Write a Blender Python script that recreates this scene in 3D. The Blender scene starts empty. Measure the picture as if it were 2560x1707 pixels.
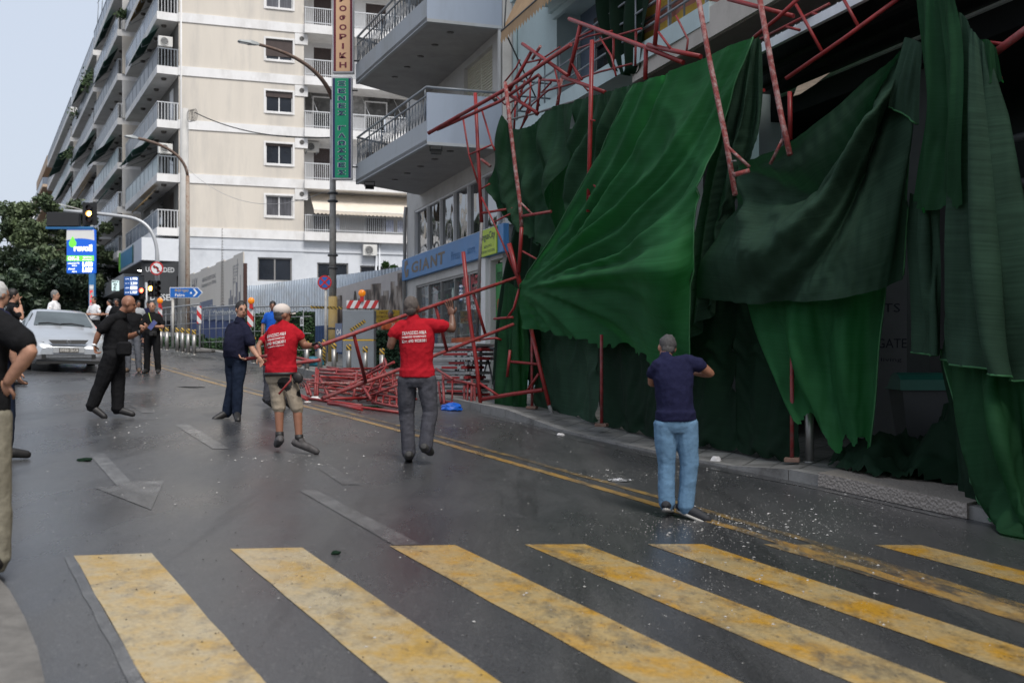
import bpy, bmesh, math, random
import numpy as np
from mathutils import Vector, Matrix, noise as mnoise

random.seed(7)
rng = np.random.default_rng(7)
R = math.radians
scene = bpy.context.scene
COL = scene.collection

# ---------------------------------------------------------------- camera, sky, sun, exposure
FPX, CX, YH, CAMZ = 2700.0, 1280.0, 900.0, 1.6      # focal length in photo pixels, principal column, horizon row
GA, GB = -0.06, 0.0315                               # the street climbs away and to the left
cam_d = bpy.data.cameras.new('camera')
cam = bpy.data.objects.new('camera', cam_d)
COL.objects.link(cam)
cam.location = (0, 0, CAMZ)
cam.rotation_euler = (R(90), 0, 0)
cam_d.sensor_width = 36.0
cam_d.lens = 36.0 * FPX / 2560.0
cam_d.shift_y = (YH - 853.5) / 2560.0
cam_d.clip_start = 0.1
cam_d.clip_end = 3000
cam_d.dof.use_dof = True
cam_d.dof.focus_distance = 14.0
cam_d.dof.aperture_fstop = 2.4
scene.camera = cam

world = bpy.data.worlds.new('World')
scene.world = world
world.use_nodes = True
wn, wl = world.node_tree.nodes, world.node_tree.links
for n in list(wn): wn.remove(n)
w_out = wn.new('ShaderNodeOutputWorld')
w_bg = wn.new('ShaderNodeBackground')
w_sky = wn.new('ShaderNodeTexSky')
w_sky.sky_type = 'NISHITA'
w_sky.sun_disc = False
SUN_EL, SUN_AZ = 56.0, 150.0                          # azimuth: degrees from straight ahead, minus = to the left
w_sky.sun_elevation = R(SUN_EL)
w_sky.sun_rotation = R(SUN_AZ)
w_sky.air_density = 1.3
w_sky.dust_density = 5.0
w_sky.ozone_density = 1.0
w_mix = wn.new('ShaderNodeMix')                       # a veil of cloud over the whole sky
w_mix.data_type = 'RGBA'
w_mix.inputs[0].default_value = 0.72
w_mix.inputs[7].default_value = (7.2, 7.9, 9.2, 1)
wl.new(w_sky.outputs[0], w_mix.inputs[6])
wl.new(w_mix.outputs[2], w_bg.inputs[0])
w_bg.inputs[1].default_value = 0.068
wl.new(w_bg.outputs[0], w_out.inputs[0])

sun_d = bpy.data.lights.new('sun', 'SUN')
sun_d.energy = 2.4
sun_d.angle = R(24)
sun_d.color = (1.0, 0.97, 0.93)
sun = bpy.data.objects.new('sun', sun_d)
COL.objects.link(sun)
_sd = Vector((math.sin(R(SUN_AZ)) * math.cos(R(SUN_EL)), math.cos(R(SUN_AZ)) * math.cos(R(SUN_EL)), math.sin(R(SUN_EL))))
sun.rotation_euler = (-_sd).to_track_quat('-Z', 'Y').to_euler()
sun.location = (0, 0, 40)

scene.view_settings.view_transform = 'Standard'
scene.view_settings.look = 'None'
scene.view_settings.exposure = 0.7
scene.view_settings.gamma = 1.0
scene.view_settings.use_curve_mapping = False
scene.render.engine = 'CYCLES'
scene.cycles.max_bounces = 7
scene.cycles.transparent_max_bounces = 12
scene.cycles.use_denoising = True

# ---------------------------------------------------------------- measuring helpers
def gz(x, y): return GA * x + GB * y
def P(px, py, Y):
    return Vector(((px - CX) / FPX * Y, Y, CAMZ + (YH - py) / FPX * Y))
def G(px, py, h=0.0):
    yv = 815.0 + 0.06 * (px - CX)
    Y = FPX * (CAMZ - h) / (py - yv)
    X = (px - CX) / FPX * Y
    return Vector((X, Y, gz(X, Y) + h))
def gp(x, y, h=0.0): return Vector((x, y, gz(x, y) + h))

def lin(c):
    c = c / 255.0
    return c / 12.92 if c <= 0.04045 else ((c + 0.055) / 1.055) ** 2.4
def rgb(r, g, b): return (lin(r), lin(g), lin(b), 1.0)

# ---------------------------------------------------------------- materials
MATS = {}
def mat(name, col, rough=0.6, metal=0.0, var=0.12, vscale=3.0, dirt=None, dirt_amt=0.0, dirt_scale=1.2,
        bump=0.0, bscale=40.0, spec=0.5, emit=None, emit_s=0.0, coat=0.0, trans=0.0, alpha=1.0, ior=1.45,
        stretch=(1, 1, 1), sheen=0.0, rvar=0.0):
    if name in MATS: return MATS[name]
    m = bpy.data.materials.new(name); m.use_nodes = True
    nt = m.node_tree; N, L = nt.nodes, nt.links
    b = N['Principled BSDF']
    b.inputs['Roughness'].default_value = rough
    b.inputs['Metallic'].default_value = metal
    b.inputs['Specular IOR Level'].default_value = spec
    b.inputs['IOR'].default_value = ior
    if coat: b.inputs['Coat Weight'].default_value = coat; b.inputs['Coat Roughness'].default_value = 0.08
    if trans: b.inputs['Transmission Weight'].default_value = trans
    if sheen: b.inputs['Sheen Weight'].default_value = sheen
    if alpha < 1: b.inputs['Alpha'].default_value = alpha
    tc = N.new('ShaderNodeTexCoord')
    mp = N.new('ShaderNodeMapping'); mp.inputs['Scale'].default_value = stretch
    L.new(tc.outputs['Object'], mp.inputs[0])
    src = None
    col = tuple(col) if len(col) == 4 else tuple(col) + (1.0,)
    if var > 0:
        nz = N.new('ShaderNodeTexNoise'); nz.inputs['Scale'].default_value = vscale
        nz.inputs['Detail'].default_value = 6; nz.inputs['Roughness'].default_value = 0.65
        L.new(mp.outputs[0], nz.inputs['Vector'])
        rp = N.new('ShaderNodeValToRGB')
        e = rp.color_ramp.elements
        e[0].position = 0.3; e[1].position = 0.72
        e[0].color = tuple(max(0, c * (1 - var)) for c in col[:3]) + (1,)
        e[1].color = tuple(min(1, c * (1 + var)) for c in col[:3]) + (1,)
        L.new(nz.outputs['Fac'], rp.inputs[0]); src = rp.outputs[0]
        if rvar:
            mr = N.new('ShaderNodeMapRange'); mr.inputs[3].default_value = rough - rvar; mr.inputs[4].default_value = rough + rvar
            L.new(nz.outputs['Fac'], mr.inputs[0]); L.new(mr.outputs[0], b.inputs['Roughness'])
    else:
        rg = N.new('ShaderNodeRGB'); rg.outputs[0].default_value = col; src = rg.outputs[0]
    if dirt is not None:
        n2 = N.new('ShaderNodeTexNoise'); n2.inputs['Scale'].default_value = dirt_scale
        n2.inputs['Detail'].default_value = 9; n2.inputs['Roughness'].default_value = 0.72
        L.new(mp.outputs[0], n2.inputs['Vector'])
        r2 = N.new('ShaderNodeValToRGB'); r2.color_ramp.elements[0].position = 0.46; r2.color_ramp.elements[1].position = 0.66
        r2.color_ramp.elements[1].color = (dirt_amt,) * 3 + (1,)
        L.new(n2.outputs['Fac'], r2.inputs[0])
        mx = N.new('ShaderNodeMix'); mx.data_type = 'RGBA'
        L.new(r2.outputs[0], mx.inputs[0]); L.new(src, mx.inputs[6])
        mx.inputs[7].default_value = tuple(dirt[:3]) + (1,)
        src = mx.outputs[2]
    L.new(src, b.inputs['Base Color'])
    if bump:
        n3 = N.new('ShaderNodeTexNoise'); n3.inputs['Scale'].default_value = bscale; n3.inputs['Detail'].default_value = 4
        L.new(mp.outputs[0], n3.inputs['Vector'])
        bp = N.new('ShaderNodeBump'); bp.inputs['Strength'].default_value = bump; bp.inputs['Distance'].default_value = 0.02
        L.new(n3.outputs['Fac'], bp.inputs['Height']); L.new(bp.outputs[0], b.inputs['Normal'])
    if emit is not None:
        b.inputs['Emission Color'].default_value = tuple(emit[:3]) + (1,)
        b.inputs['Emission Strength'].default_value = emit_s
    MATS[name] = m
    return m

# ---------------------------------------------------------------- mesh builder
class Fr:
    """local frame: u along a face, v outward, w up"""
    def __init__(s, o, u, v=None, w=(0, 0, 1)):
        s.o = Vector(o); s.w = Vector(w).normalized(); s.u = Vector(u).normalized()
        s.v = Vector(v).normalized() if v is not None else s.u.cross(s.w).normalized()
    def pt(s, a, b=0, c=0): return s.o + s.u * a + s.v * b + s.w * c
    def hit(s, px, py, b=0.0):
        """where the photo's line of sight through (px, py) meets the face pushed out by b -> (a, c)"""
        c0 = Vector((0, 0, CAMZ)); d = Vector(((px - CX) / FPX, 1.0, (YH - py) / FPX))
        q = s.o + s.v * b
        t = (q - c0).dot(s.v) / d.dot(s.v)
        h = c0 + d * t - s.o
        return h.dot(s.u), h.dot(s.w)
WORLD = Fr((0, 0, 0), (1, 0, 0), (0, 1, 0))

class MB:
    def __init__(s): s.v = []; s.f = []; s.m = []; s.cur = 0; s.sm = []
        
    def add(s, vs, fs, smooth=False):
        n = len(s.v); s.v.extend([tuple(p) for p in vs])
        for f in fs:
            s.f.append(tuple(i + n for i in f)); s.m.append(s.cur); s.sm.append(smooth)
        return s
    def mi(s, i): s.cur = i; return s
    def box(s, fr, a0, a1, b0, b1, c0, c1):
        p = [fr.pt(a, b, c) for a in (a0, a1) for b in (b0, b1) for c in (c0, c1)]
        f = [(0, 1, 3, 2), (4, 6, 7, 5), (0, 4, 5, 1), (2, 3, 7, 6), (0, 2, 6, 4), (1, 5, 7, 3)]
        if fr.u.cross(fr.v).dot(fr.w) < 0: f = [x[::-1] for x in f]
        return s.add(p, f)
    def bbox(s, fr, a0, a1, b0, b1, c0, c1, e=0.01):
        """box with chamfered edges"""
        vs, fs = cham_box(a0, a1, b0, b1, c0, c1, e)
        if fr.u.cross(fr.v).dot(fr.w) < 0: fs = [x[::-1] for x in fs]
        return s.add([fr.pt(*p) for p in vs], fs)
    def quad(s, a, b, c, d): return s.add([a, b, c, d], [(0, 1, 2, 3)])
    def prism(s, pts, h0, h1):
        """plan polygon (x,y) lifted from h0 to h1 (numbers or per-point lists)"""
        n = len(pts)
        l0 = h0 if hasattr(h0, '__len__') else [h0] * n
        l1 = h1 if hasattr(h1, '__len__') else [h1] * n
        ar = sum(pts[i][0] * pts[(i + 1) % n][1] - pts[(i + 1) % n][0] * pts[i][1] for i in range(n))
        vs = [(p[0], p[1], l0[i]) for i, p in enumerate(pts)] + [(p[0], p[1], l1[i]) for i, p in enumerate(pts)]
        fs = [tuple(range(n))[::-1], tuple(range(n, 2 * n))] + [(i, (i + 1) % n, (i + 1) % n + n, i + n) for i in range(n)]
        if ar < 0: fs = [f[::-1] for f in fs]
        return s.add(vs, fs)
    def tube(s, pts, r, n=8, cap=True, smooth=True, ov=None):
        pts = [Vector(p) for p in pts]
        rs = r if hasattr(r, '__len__') else [r] * len(pts)
        vs = []; fs = []
        t0 = (pts[1] - pts[0]).normalized()
        up = Vector((0, 0, 1)) if abs(t0.z) < 0.9 else Vector((1, 0, 0))
        x = t0.cross(up).normalized()
        for i, p in enumerate(pts):
            if i == 0: t = t0
            elif i == len(pts) - 1: t = (pts[i] - pts[i - 1]).normalized()
            else: t = ((pts[i + 1] - p).normalized() + (p - pts[i - 1]).normalized()).normalized()
            x = (x - t * x.dot(t)).normalized(); y = t.cross(x)
            for k in range(n):
                a = 2 * math.pi * k / n
                vs.append(p + (x * math.cos(a) + y * math.sin(a)) * rs[i])
        for i in range(len(pts) - 1):
            for k in range(n):
                k2 = (k + 1) % n
                fs.append((i * n + k, i * n + k2, (i + 1) * n + k2, (i + 1) * n + k))
        s.add(vs, fs, smooth)
        if cap:
            b = len(s.v) - len(vs)
            s.f.append(tuple(b + k for k in range(n))[::-1]); s.m.append(s.cur); s.sm.append(False)
            e = b + (len(pts) - 1) * n
            s.f.append(tuple(e + k for k in range(n))); s.m.append(s.cur); s.sm.append(False)
        return s
    def disc(s, c, nrm, r, n=20, th=0.01):
        c = Vector(c); nrm = Vector(nrm).normalized()
        return s.tube([c, c + nrm * th], r, n, smooth=False)
    def lathe(s, c, prof, n=16, axis=(0, 0, 1), smooth=True):
        c = Vector(c); w = Vector(axis).normalized()
        u = w.orthogonal().normalized(); v = w.cross(u)
        vs = []; fs = []
        for r, z in prof:
            for k in range(n):
                a = 2 * math.pi * k / n
                vs.append(c + w * z + (u * math.cos(a) + v * math.sin(a)) * r)
        for i in range(len(prof) - 1):
            for k in range(n):
                k2 = (k + 1) % n
                fs.append((i * n + k, i * n + k2, (i + 1) * n + k2, (i + 1) * n + k))
        return s.add(vs, fs, smooth)
    def wall(s, fr, a0, a1, c0, c1, holes, depth=0.15, b=0.0):
        A = sorted(set([a0, a1] + [x for h in holes for x in h[:2] if a0 < x < a1]))
        C = sorted(set([c0, c1] + [x for h in holes for x in h[2:4] if c0 < x < c1]))
        for i in range(len(A) - 1):
            for j in range(len(C) - 1):
                am, cm = (A[i] + A[i + 1]) / 2, (C[j] + C[j + 1]) / 2
                if any(h[0] < am < h[1] and h[2] < cm < h[3] for h in holes): continue
                s.qf(fr, A[i], A[i + 1], C[j], C[j + 1], b)
        for h in holes:
            x0, x1, z0, z1 = h[:4]
            s.quad(fr.pt(x0, b, z0), fr.pt(x0, b - depth, z0), fr.pt(x0, b - depth, z1), fr.pt(x0, b, z1))
            s.quad(fr.pt(x1, b, z0), fr.pt(x1, b, z1), fr.pt(x1, b - depth, z1), fr.pt(x1, b - depth, z0))
            s.quad(fr.pt(x0, b, z1), fr.pt(x0, b - depth, z1), fr.pt(x1, b - depth, z1), fr.pt(x1, b, z1))
            s.quad(fr.pt(x0, b, z0), fr.pt(x1, b, z0), fr.pt(x1, b - depth, z0), fr.pt(x0, b - depth, z0))
        return s
    def qf(s, fr, a0, a1, c0, c1, b=0.0):
        return s.quad(fr.pt(a0, b, c0), fr.pt(a1, b, c0), fr.pt(a1, b, c1), fr.pt(a0, b, c1))
    def build(s, name, mats, parent=None, smooth_angle=None):
        me = bpy.data.meshes.new(name)
        me.from_pydata(s.v, [], s.f)
        if not isinstance(mats, (list, tuple)): mats = [mats]
        for m in mats: me.materials.append(m)
        me.polygons.foreach_set('material_index', s.m)
        me.polygons.foreach_set('use_smooth', s.sm)
        me.update()
        o = bpy.data.objects.new(name, me); COL.objects.link(o)
        if parent is not None:
            o.parent = parent
            if name in ('lettering', 'red_lettering', 'white_lettering', 'small_lettering', 'shirt_print', 'print', 'digits', 'price_digits'): o['kind'] = 'stuff'
        return o

def cham_box(a0, a1, b0, b1, c0, c1, e):
    bm = bmesh.new()
    bmesh.ops.create_cube(bm, size=1.0)
    for v in bm.verts:
        v.co = Vector((a0 if v.co.x < 0 else a1, b0 if v.co.y < 0 else b1, c0 if v.co.z < 0 else c1))
    bmesh.ops.bevel(bm, geom=list(bm.edges), offset=e, segments=1, affect='EDGES')
    bm.verts.ensure_lookup_table()
    vs = [tuple(v.co) for v in bm.verts]; fs = [tuple(v.index for v in f.verts) for f in bm.faces]
    bm.free()
    return vs, fs

def tag(o, label=None, cat=None, group=None, kind=None):
    if label: o['label'] = label
    if cat: o['category'] = cat
    if group: o['group'] = group
    if kind: o['kind'] = kind
    return o
def thing(name, label, cat, group=None):
    o = bpy.data.objects.new(name, None); COL.objects.link(o)
    o.empty_display_size = 0.2
    return tag(o, label, cat, group)
def place(o, loc):
    """put an Empty at the thing's base while its parts keep their built places"""
    loc = Vector(loc); o.location = loc
    for ch in o.children: ch.matrix_parent_inverse = Matrix.Translation(-loc)
    return o
def struct(o): o['kind'] = 'structure'; return o
ORD = ['first', 'second', 'third', 'fourth', 'fifth', 'sixth', 'seventh', 'eighth', 'ninth', 'tenth', 'eleventh', 'twelfth', 'thirteenth', 'fourteenth']

# ---------------------------------------------------------------- lettering
TXT = {}
def text_geo(t, bold=0.0):
    k = (t, bold)
    if k in TXT: return TXT[k]
    cu = bpy.data.curves.new('txt', 'FONT'); cu.body = t; cu.size = 1.0
    cu.align_x = 'CENTER'; cu.align_y = 'CENTER'; cu.offset = bold; cu.resolution_u = 2
    o = bpy.data.objects.new('txt', cu); COL.objects.link(o)
    dg = bpy.context.evaluated_depsgraph_get(); dg.update()
    me = bpy.data.meshes.new_from_object(o.evaluated_get(dg))
    vs = np.array([v.co[:] for v in me.vertices]) if len(me.vertices) else np.zeros((0, 3))
    fs = [tuple(p.vertices) for p in me.polygons]
    bpy.data.objects.remove(o); bpy.data.curves.remove(cu); bpy.data.meshes.remove(me)
    if len(vs):
        mn, mx = vs.min(0), vs.max(0); vs = vs - (mn + mx) / 2; sz = mx - mn
    else: sz = np.array([1, 1, 0])
    TXT[k] = (vs, fs, sz)
    return TXT[k]
def letters(mb, fr, t, a, c, w=None, h=None, b=0.006, bold=0.012, slant=0.0, rot=0.0, fix=True):
    """lettering laid on a face: centred at (a, c), stretched to width w and height h"""
    vs, fs, sz = text_geo(t, bold)
    if not len(vs): return
    sx = w / sz[0] if w else None; sy = h / sz[1] if h else None
    if sx is None: sx = sy
    if sy is None: sy = sx
    cr, sr = math.cos(rot), math.sin(rot)
    pts = []
    for v in vs:
        x, y = v[0] * sx, v[1] * sy
        x += y * slant
        x, y = x * cr - y * sr, x * sr + y * cr
        pts.append(fr.pt(a + x, b, c + y))
    mb.add(pts, fs)

# ================================================================ GROUND, ROAD, PAVEMENT
def asphalt_nodes(m, paint=None, wear=(0.42, 0.62), paint_b=None, seed=0.0):
    """wet, patched asphalt; with paint: worn paint over the same asphalt"""
    nt = m.node_tree; N, L = nt.nodes, nt.links
    b = N['Principled BSDF']
    tc = N.new('ShaderNodeTexCoord')
    def nz(sc, det=6, rou=0.6, st=None, off=0.0):
        n = N.new('ShaderNodeTexNoise'); n.inputs['Scale'].default_value = sc
        n.inputs['Detail'].default_value = det; n.inputs['Roughness'].default_value = rou
        mp = N.new('ShaderNodeMapping')
        if st: mp.inputs['Scale'].default_value = st
        mp.inputs['Rotation'].default_value = (0, 0, R(28)); mp.inputs['Location'].default_value = (off, off * 0.7, 0)
        L.new(tc.outputs['Object'], mp.inputs[0]); L.new(mp.outputs[0], n.inputs['Vector'])
        return n.outputs['Fac']
    def ramp(fac, stops):
        r = N.new('ShaderNodeValToRGB'); e = r.color_ramp.elements
        while len(e) < len(stops): e.new(0.5)
        for k, (p, c) in enumerate(stops):
            e[k].position = p; e[k].color = (c, c, c, 1) if not hasattr(c, '__len__') else tuple(c[:3]) + (1,)
        L.new(fac, r.inputs[0]); return r.outputs[0]
    def mix(fac, a, c, mode='MIX'):
        x = N.new('ShaderNodeMix'); x.data_type = 'RGBA'; x.blend_type = mode
        if isinstance(fac, float): x.inputs[0].default_value = fac
        else: L.new(fac, x.inputs[0])
        for i, q in ((6, a), (7, c)):
            if isinstance(q, tuple): x.inputs[i].default_value = tuple(q[:3]) + (1,)
            else: L.new(q, x.inputs[i])
        return x.outputs[2]
    grain = nz(130, 3, 0.8)
    fine = nz(38, 5, 0.7)
    blot = nz(0.55, 7, 0.62, (1.0, 0.45, 1))
    streak = nz(1.7, 6, 0.6, (1.0, 0.16, 1), 3.1)
    base = ramp(blot, [(0.30, (0.026, 0.0265, 0.028)), (0.52, (0.040, 0.0405, 0.043)), (0.72, (0.064, 0.064, 0.065))])
    st = ramp(streak, [(0.44, 0.0), (0.60, 0.42), (0.74, 0.75)])
    base = mix(st, base, (0.068, 0.067, 0.065))
    patch = nz(0.22, 5, 0.55, (1.0, 0.6, 1), 5.7)
    base = mix(ramp(patch, [(0.46, 0.0), (0.62, 0.55)]), base, (0.062, 0.062, 0.063))
    tyre = nz(3.2, 5, 0.6, (1.0, 0.05, 1), 12.0)
    base = mix(ramp(tyre, [(0.56, 0.0), (0.68, 0.55)]), base, (0.016, 0.016, 0.017))
    crack = nz(4.2, 8, 0.75, (1, 0.35, 1), 8.3)
    cr = ramp(crack, [(0.30, 0.6), (0.37, 0.0)])
    base = mix(cr, base, (0.022, 0.022, 0.024))
    g = ramp(grain, [(0.34, 0.50), (0.5, 0.95), (0.60, 1.5), (0.68, 2.6)])
    base = mix(1.0, base, g, 'MULTIPLY')
    sp = ramp(fine, [(0.60, 0.0), (0.68, 0.6)])
    base = mix(sp, base, (0.17, 0.168, 0.16))
    dry = ramp(blot, [(0.34, 0.17), (0.50, 0.27), (0.66, 0.46)])
    rough = mix(0.35, dry, ramp(streak, [(0.35, 0.20), (0.65, 0.48)]))
    out = base
    if paint is not None:
        wr = nz(7.0, 9, 0.74, (1, 0.5, 1), seed)
        big = nz(1.1, 4, 0.6, None, seed + 5)
        ww = N.new('ShaderNodeMath'); ww.operation = 'MULTIPLY_ADD'
        L.new(big, ww.inputs[0]); ww.inputs[1].default_value = 0.55; L.new(wr, ww.inputs[2])
        wsub = N.new('ShaderNodeMath'); wsub.operation = 'SUBTRACT'; L.new(ww.outputs[0], wsub.inputs[0]); wsub.inputs[1].default_value = 0.275
        keep = ramp(wsub.outputs[0], [(wear[0], 1.0), (wear[1], 0.12)])
        pc = paint
        if paint_b is not None:
            pc = mix(ramp(nz(2.3, 7, 0.7, None, seed + 9), [(0.38, 0.0), (0.52, 0.75), (0.62, 1.0)]), paint, paint_b)
        pm = mix(1.0, pc, ramp(fine, [(0.3, 0.72), (0.7, 1.12)]), 'MULTIPLY')
        chip = mix(1.0, keep, ramp(nz(24, 8, 0.8, (1, 0.6, 1), seed + 3), [(0.36, 0.25), (0.43, 1.0)]), 'MULTIPLY')
        out = mix(chip, base, pm)
    L.new(out, b.inputs['Base Color'])
    L.new(rough, b.inputs['Roughness'])
    b.inputs['Specular IOR Level'].default_value = 0.5
    bp = N.new('ShaderNodeBump'); bp.inputs['Strength'].default_value = 0.22; bp.inputs['Distance'].default_value = 0.004
    L.new(grain, bp.inputs['Height']); L.new(bp.outputs[0], b.inputs['Normal'])
def new_mat(name):
    m = bpy.data.materials.new(name); m.use_nodes = True; MATS[name] = m; return m
M_ASPH = new_mat('asphalt'); asphalt_nodes(M_ASPH)
M_YEL = new_mat('sheen_crossing_paint'); asphalt_nodes(M_YEL, (0.38, 0.24, 0.055), (0.52, 0.80), (0.36, 0.30, 0.19), 2.0)  # paler copy for the leftmost stripes, wet-road sheen put into the yellow
M_YELG = new_mat('golden_crossing_paint'); asphalt_nodes(M_YELG, (0.42, 0.225, 0.025), (0.50, 0.76), (0.35, 0.27, 0.14), 3.3)
M_YEL2 = new_mat('crossing_paint_worn'); asphalt_nodes(M_YEL2, (0.40, 0.21, 0.035), (0.36, 0.56), (0.33, 0.25, 0.13), 7.0)
M_YLINE = new_mat('centre_line_paint'); asphalt_nodes(M_YLINE, (0.36, 0.20, 0.045), (0.47, 0.66), (0.30, 0.20, 0.08), 4.0)
M_YLINE2 = new_mat('old_centre_line_paint'); asphalt_nodes(M_YLINE2, (0.28, 0.18, 0.06), (0.36, 0.55), None, 14.0)
M_WHT = new_mat('lane_paint'); asphalt_nodes(M_WHT, (0.17, 0.17, 0.17), (0.36, 0.62), (0.11, 0.11, 0.11), 6.0)
M_WHT2 = new_mat('old_lane_paint'); asphalt_nodes(M_WHT2, (0.13, 0.13, 0.13), (0.34, 0.54), None, 11.0)

def sheet(name, pts, m, h, parent=None):
    mb = MB(); vs = [gp(p[0], p[1], h) for p in pts]
    ar = sum(vs[i].x * vs[(i + 1) % len(vs)].y - vs[(i + 1) % len(vs)].x * vs[i].y for i in range(len(vs)))
    if ar < 0: vs = vs[::-1]
    mb.add(vs, [tuple(range(len(vs)))])
    return mb.build(name, m, parent)

M_TERRAIN = mat('terrain', (0.10, 0.098, 0.09), 0.9, var=0.3, vscale=0.3)
struct(sheet('ground', [(-900, -300), (900, -300), (900, 1400), (-900, 1400)], M_TERRAIN, -0.02))
road = struct(sheet('road', [(-60, -12), (30, -12), (12, 12), (-3, 62), (-60, 150), (-95, 150), (-60, 40)], M_ASPH, 0.0))

# ---- zebra crossing: each stripe is a sheet of paint
D2S = 2560 / 2352.0
sd = Vector((0.4779, -0.8785))                      # along a stripe, towards the viewer
def stripe(name, l, r, length, m, h=0.004):
    a, b = G(l[0] * D2S, l[1] * D2S), G(r[0] * D2S, r[1] * D2S)
    n = 14; left = []; right = []
    for k in range(n + 1):
        t = length * k / n
        j = (random.random() - 0.5) * 0.012; j2 = (random.random() - 0.5) * 0.012
        left.append((a.x + sd.x * t + j, a.y + sd.y * t)); right.append((b.x + sd.x * t + j2, b.y + sd.y * t))
    struct_o = sheet(name, left + right[::-1], m, h, road)
    return struct_o
for l, r, m in (((170, 1277), (350, 1271), M_YEL), ((528, 1261), (695, 1258), M_YEL), ((893, 1254), (1046, 1252), M_YELG),
                ((1205, 1251), (1342, 1250), M_YELG), ((1488, 1250), (1616, 1250), M_YELG), ((1752, 1250), (1868, 1251), M_YEL2),
                ((2010, 1252), (2116, 1252), M_YELG)):
    stripe('crossing_stripe', l, r, 4.4, m)
# a ghost of an older, greyed stripe edge beside the first ones
stripe('old_crossing_stripe', (146, 1280), (170, 1278), 4.4, M_WHT2)

def gpoly(name, pts, m, h=0.0042):
    q = [G(x * D2S, y * D2S) for x, y in pts]
    return sheet(name, [(p.x, p.y) for p in q], m, h, road)
gpoly('lane_dash', [(687, 1127), (726, 1126), (968, 1251), (906, 1253)], M_WHT)
gpoly('lane_dash', [(399, 975), (432, 974), (527, 1031), (489, 1031)], M_WHT)
gpoly('lane_dash', [(726, 1073), (764, 1073), (828, 1113), (786, 1113)], M_WHT2)
gpoly('lane_dash', [(190, 866), (214, 865), (236, 877), (206, 879)], M_WHT2)
gpoly('lane_dash', [(296, 930), (318, 930), (352, 948), (327, 949)], M_WHT2)
gpoly('direction_arrow', [(203, 1042), (239, 1041), (300, 1106), (377, 1105), (347, 1171), (216, 1120), (268, 1116)], M_WHT)

def gline(name, pts, w, m, off=0.0, h=0.0044, gaps=()):
    q = [G(x * D2S, y * D2S) for x, y in pts]
    c = [Vector((p.x, p.y)) for p in q]
    # resample smoothly
    res = []
    for i in range(len(c) - 1):
        for k in range(6): res.append(c[i].lerp(c[i + 1], k / 6))
    res.append(c[-1])
    for _ in range(6):
        res = [res[0]] + [(res[i - 1] + res[i] * 2 + res[i + 1]) / 4 for i in range(1, len(res) - 1)] + [res[-1]]
    L_, R_ = [], []
    for i, p in enumerate(res):
        t = (res[min(i + 1, len(res) - 1)] - res[max(i - 1, 0)]).normalized(); nn = Vector((t.y, -t.x))
        j = (random.random() - 0.5) * 0.02
        L_.append(p + nn * (off - w / 2 + j)); R_.append(p + nn * (off + w / 2 + j))
    mb = MB()
    for i in range(len(res) - 1):
        vs = [gp(L_[i].x, L_[i].y, h), gp(L_[i + 1].x, L_[i + 1].y, h), gp(R_[i + 1].x, R_[i + 1].y, h), gp(R_[i].x, R_[i].y, h)]
        nrm = (vs[1] - vs[0]).cross(vs[2] - vs[0])
        mb.add(vs, [(0, 1, 2, 3) if nrm.z > 0 else (3, 2, 1, 0)])
    # weld by building once
    return mb.build(name, m, road)
cl = [(300, 824), (380, 848), (530, 891), (740, 943), (900, 984), (1060, 1030), (1300, 1098), (1500, 1157), (1620, 1193), (1760, 1236), (2000, 1312), (2352, 1425)]
gline('centre_line', cl, 0.13, M_YLINE)
gline('centre_line', cl, 0.11, M_YLINE2, off=-0.30)
KERB_PX = [(330, 838), (403, 860), (530, 887), (653, 914), (830, 952), (1030, 995), (1208, 1032), (1316, 1055), (1395, 1079), (1636, 1134), (1840, 1175), (2050, 1212), (2394, 1289)]
gline('edge_line', [(x / D2S, y / D2S + 5) for x, y in KERB_PX[6:]], 0.10, M_WHT2, off=0.12)

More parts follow.
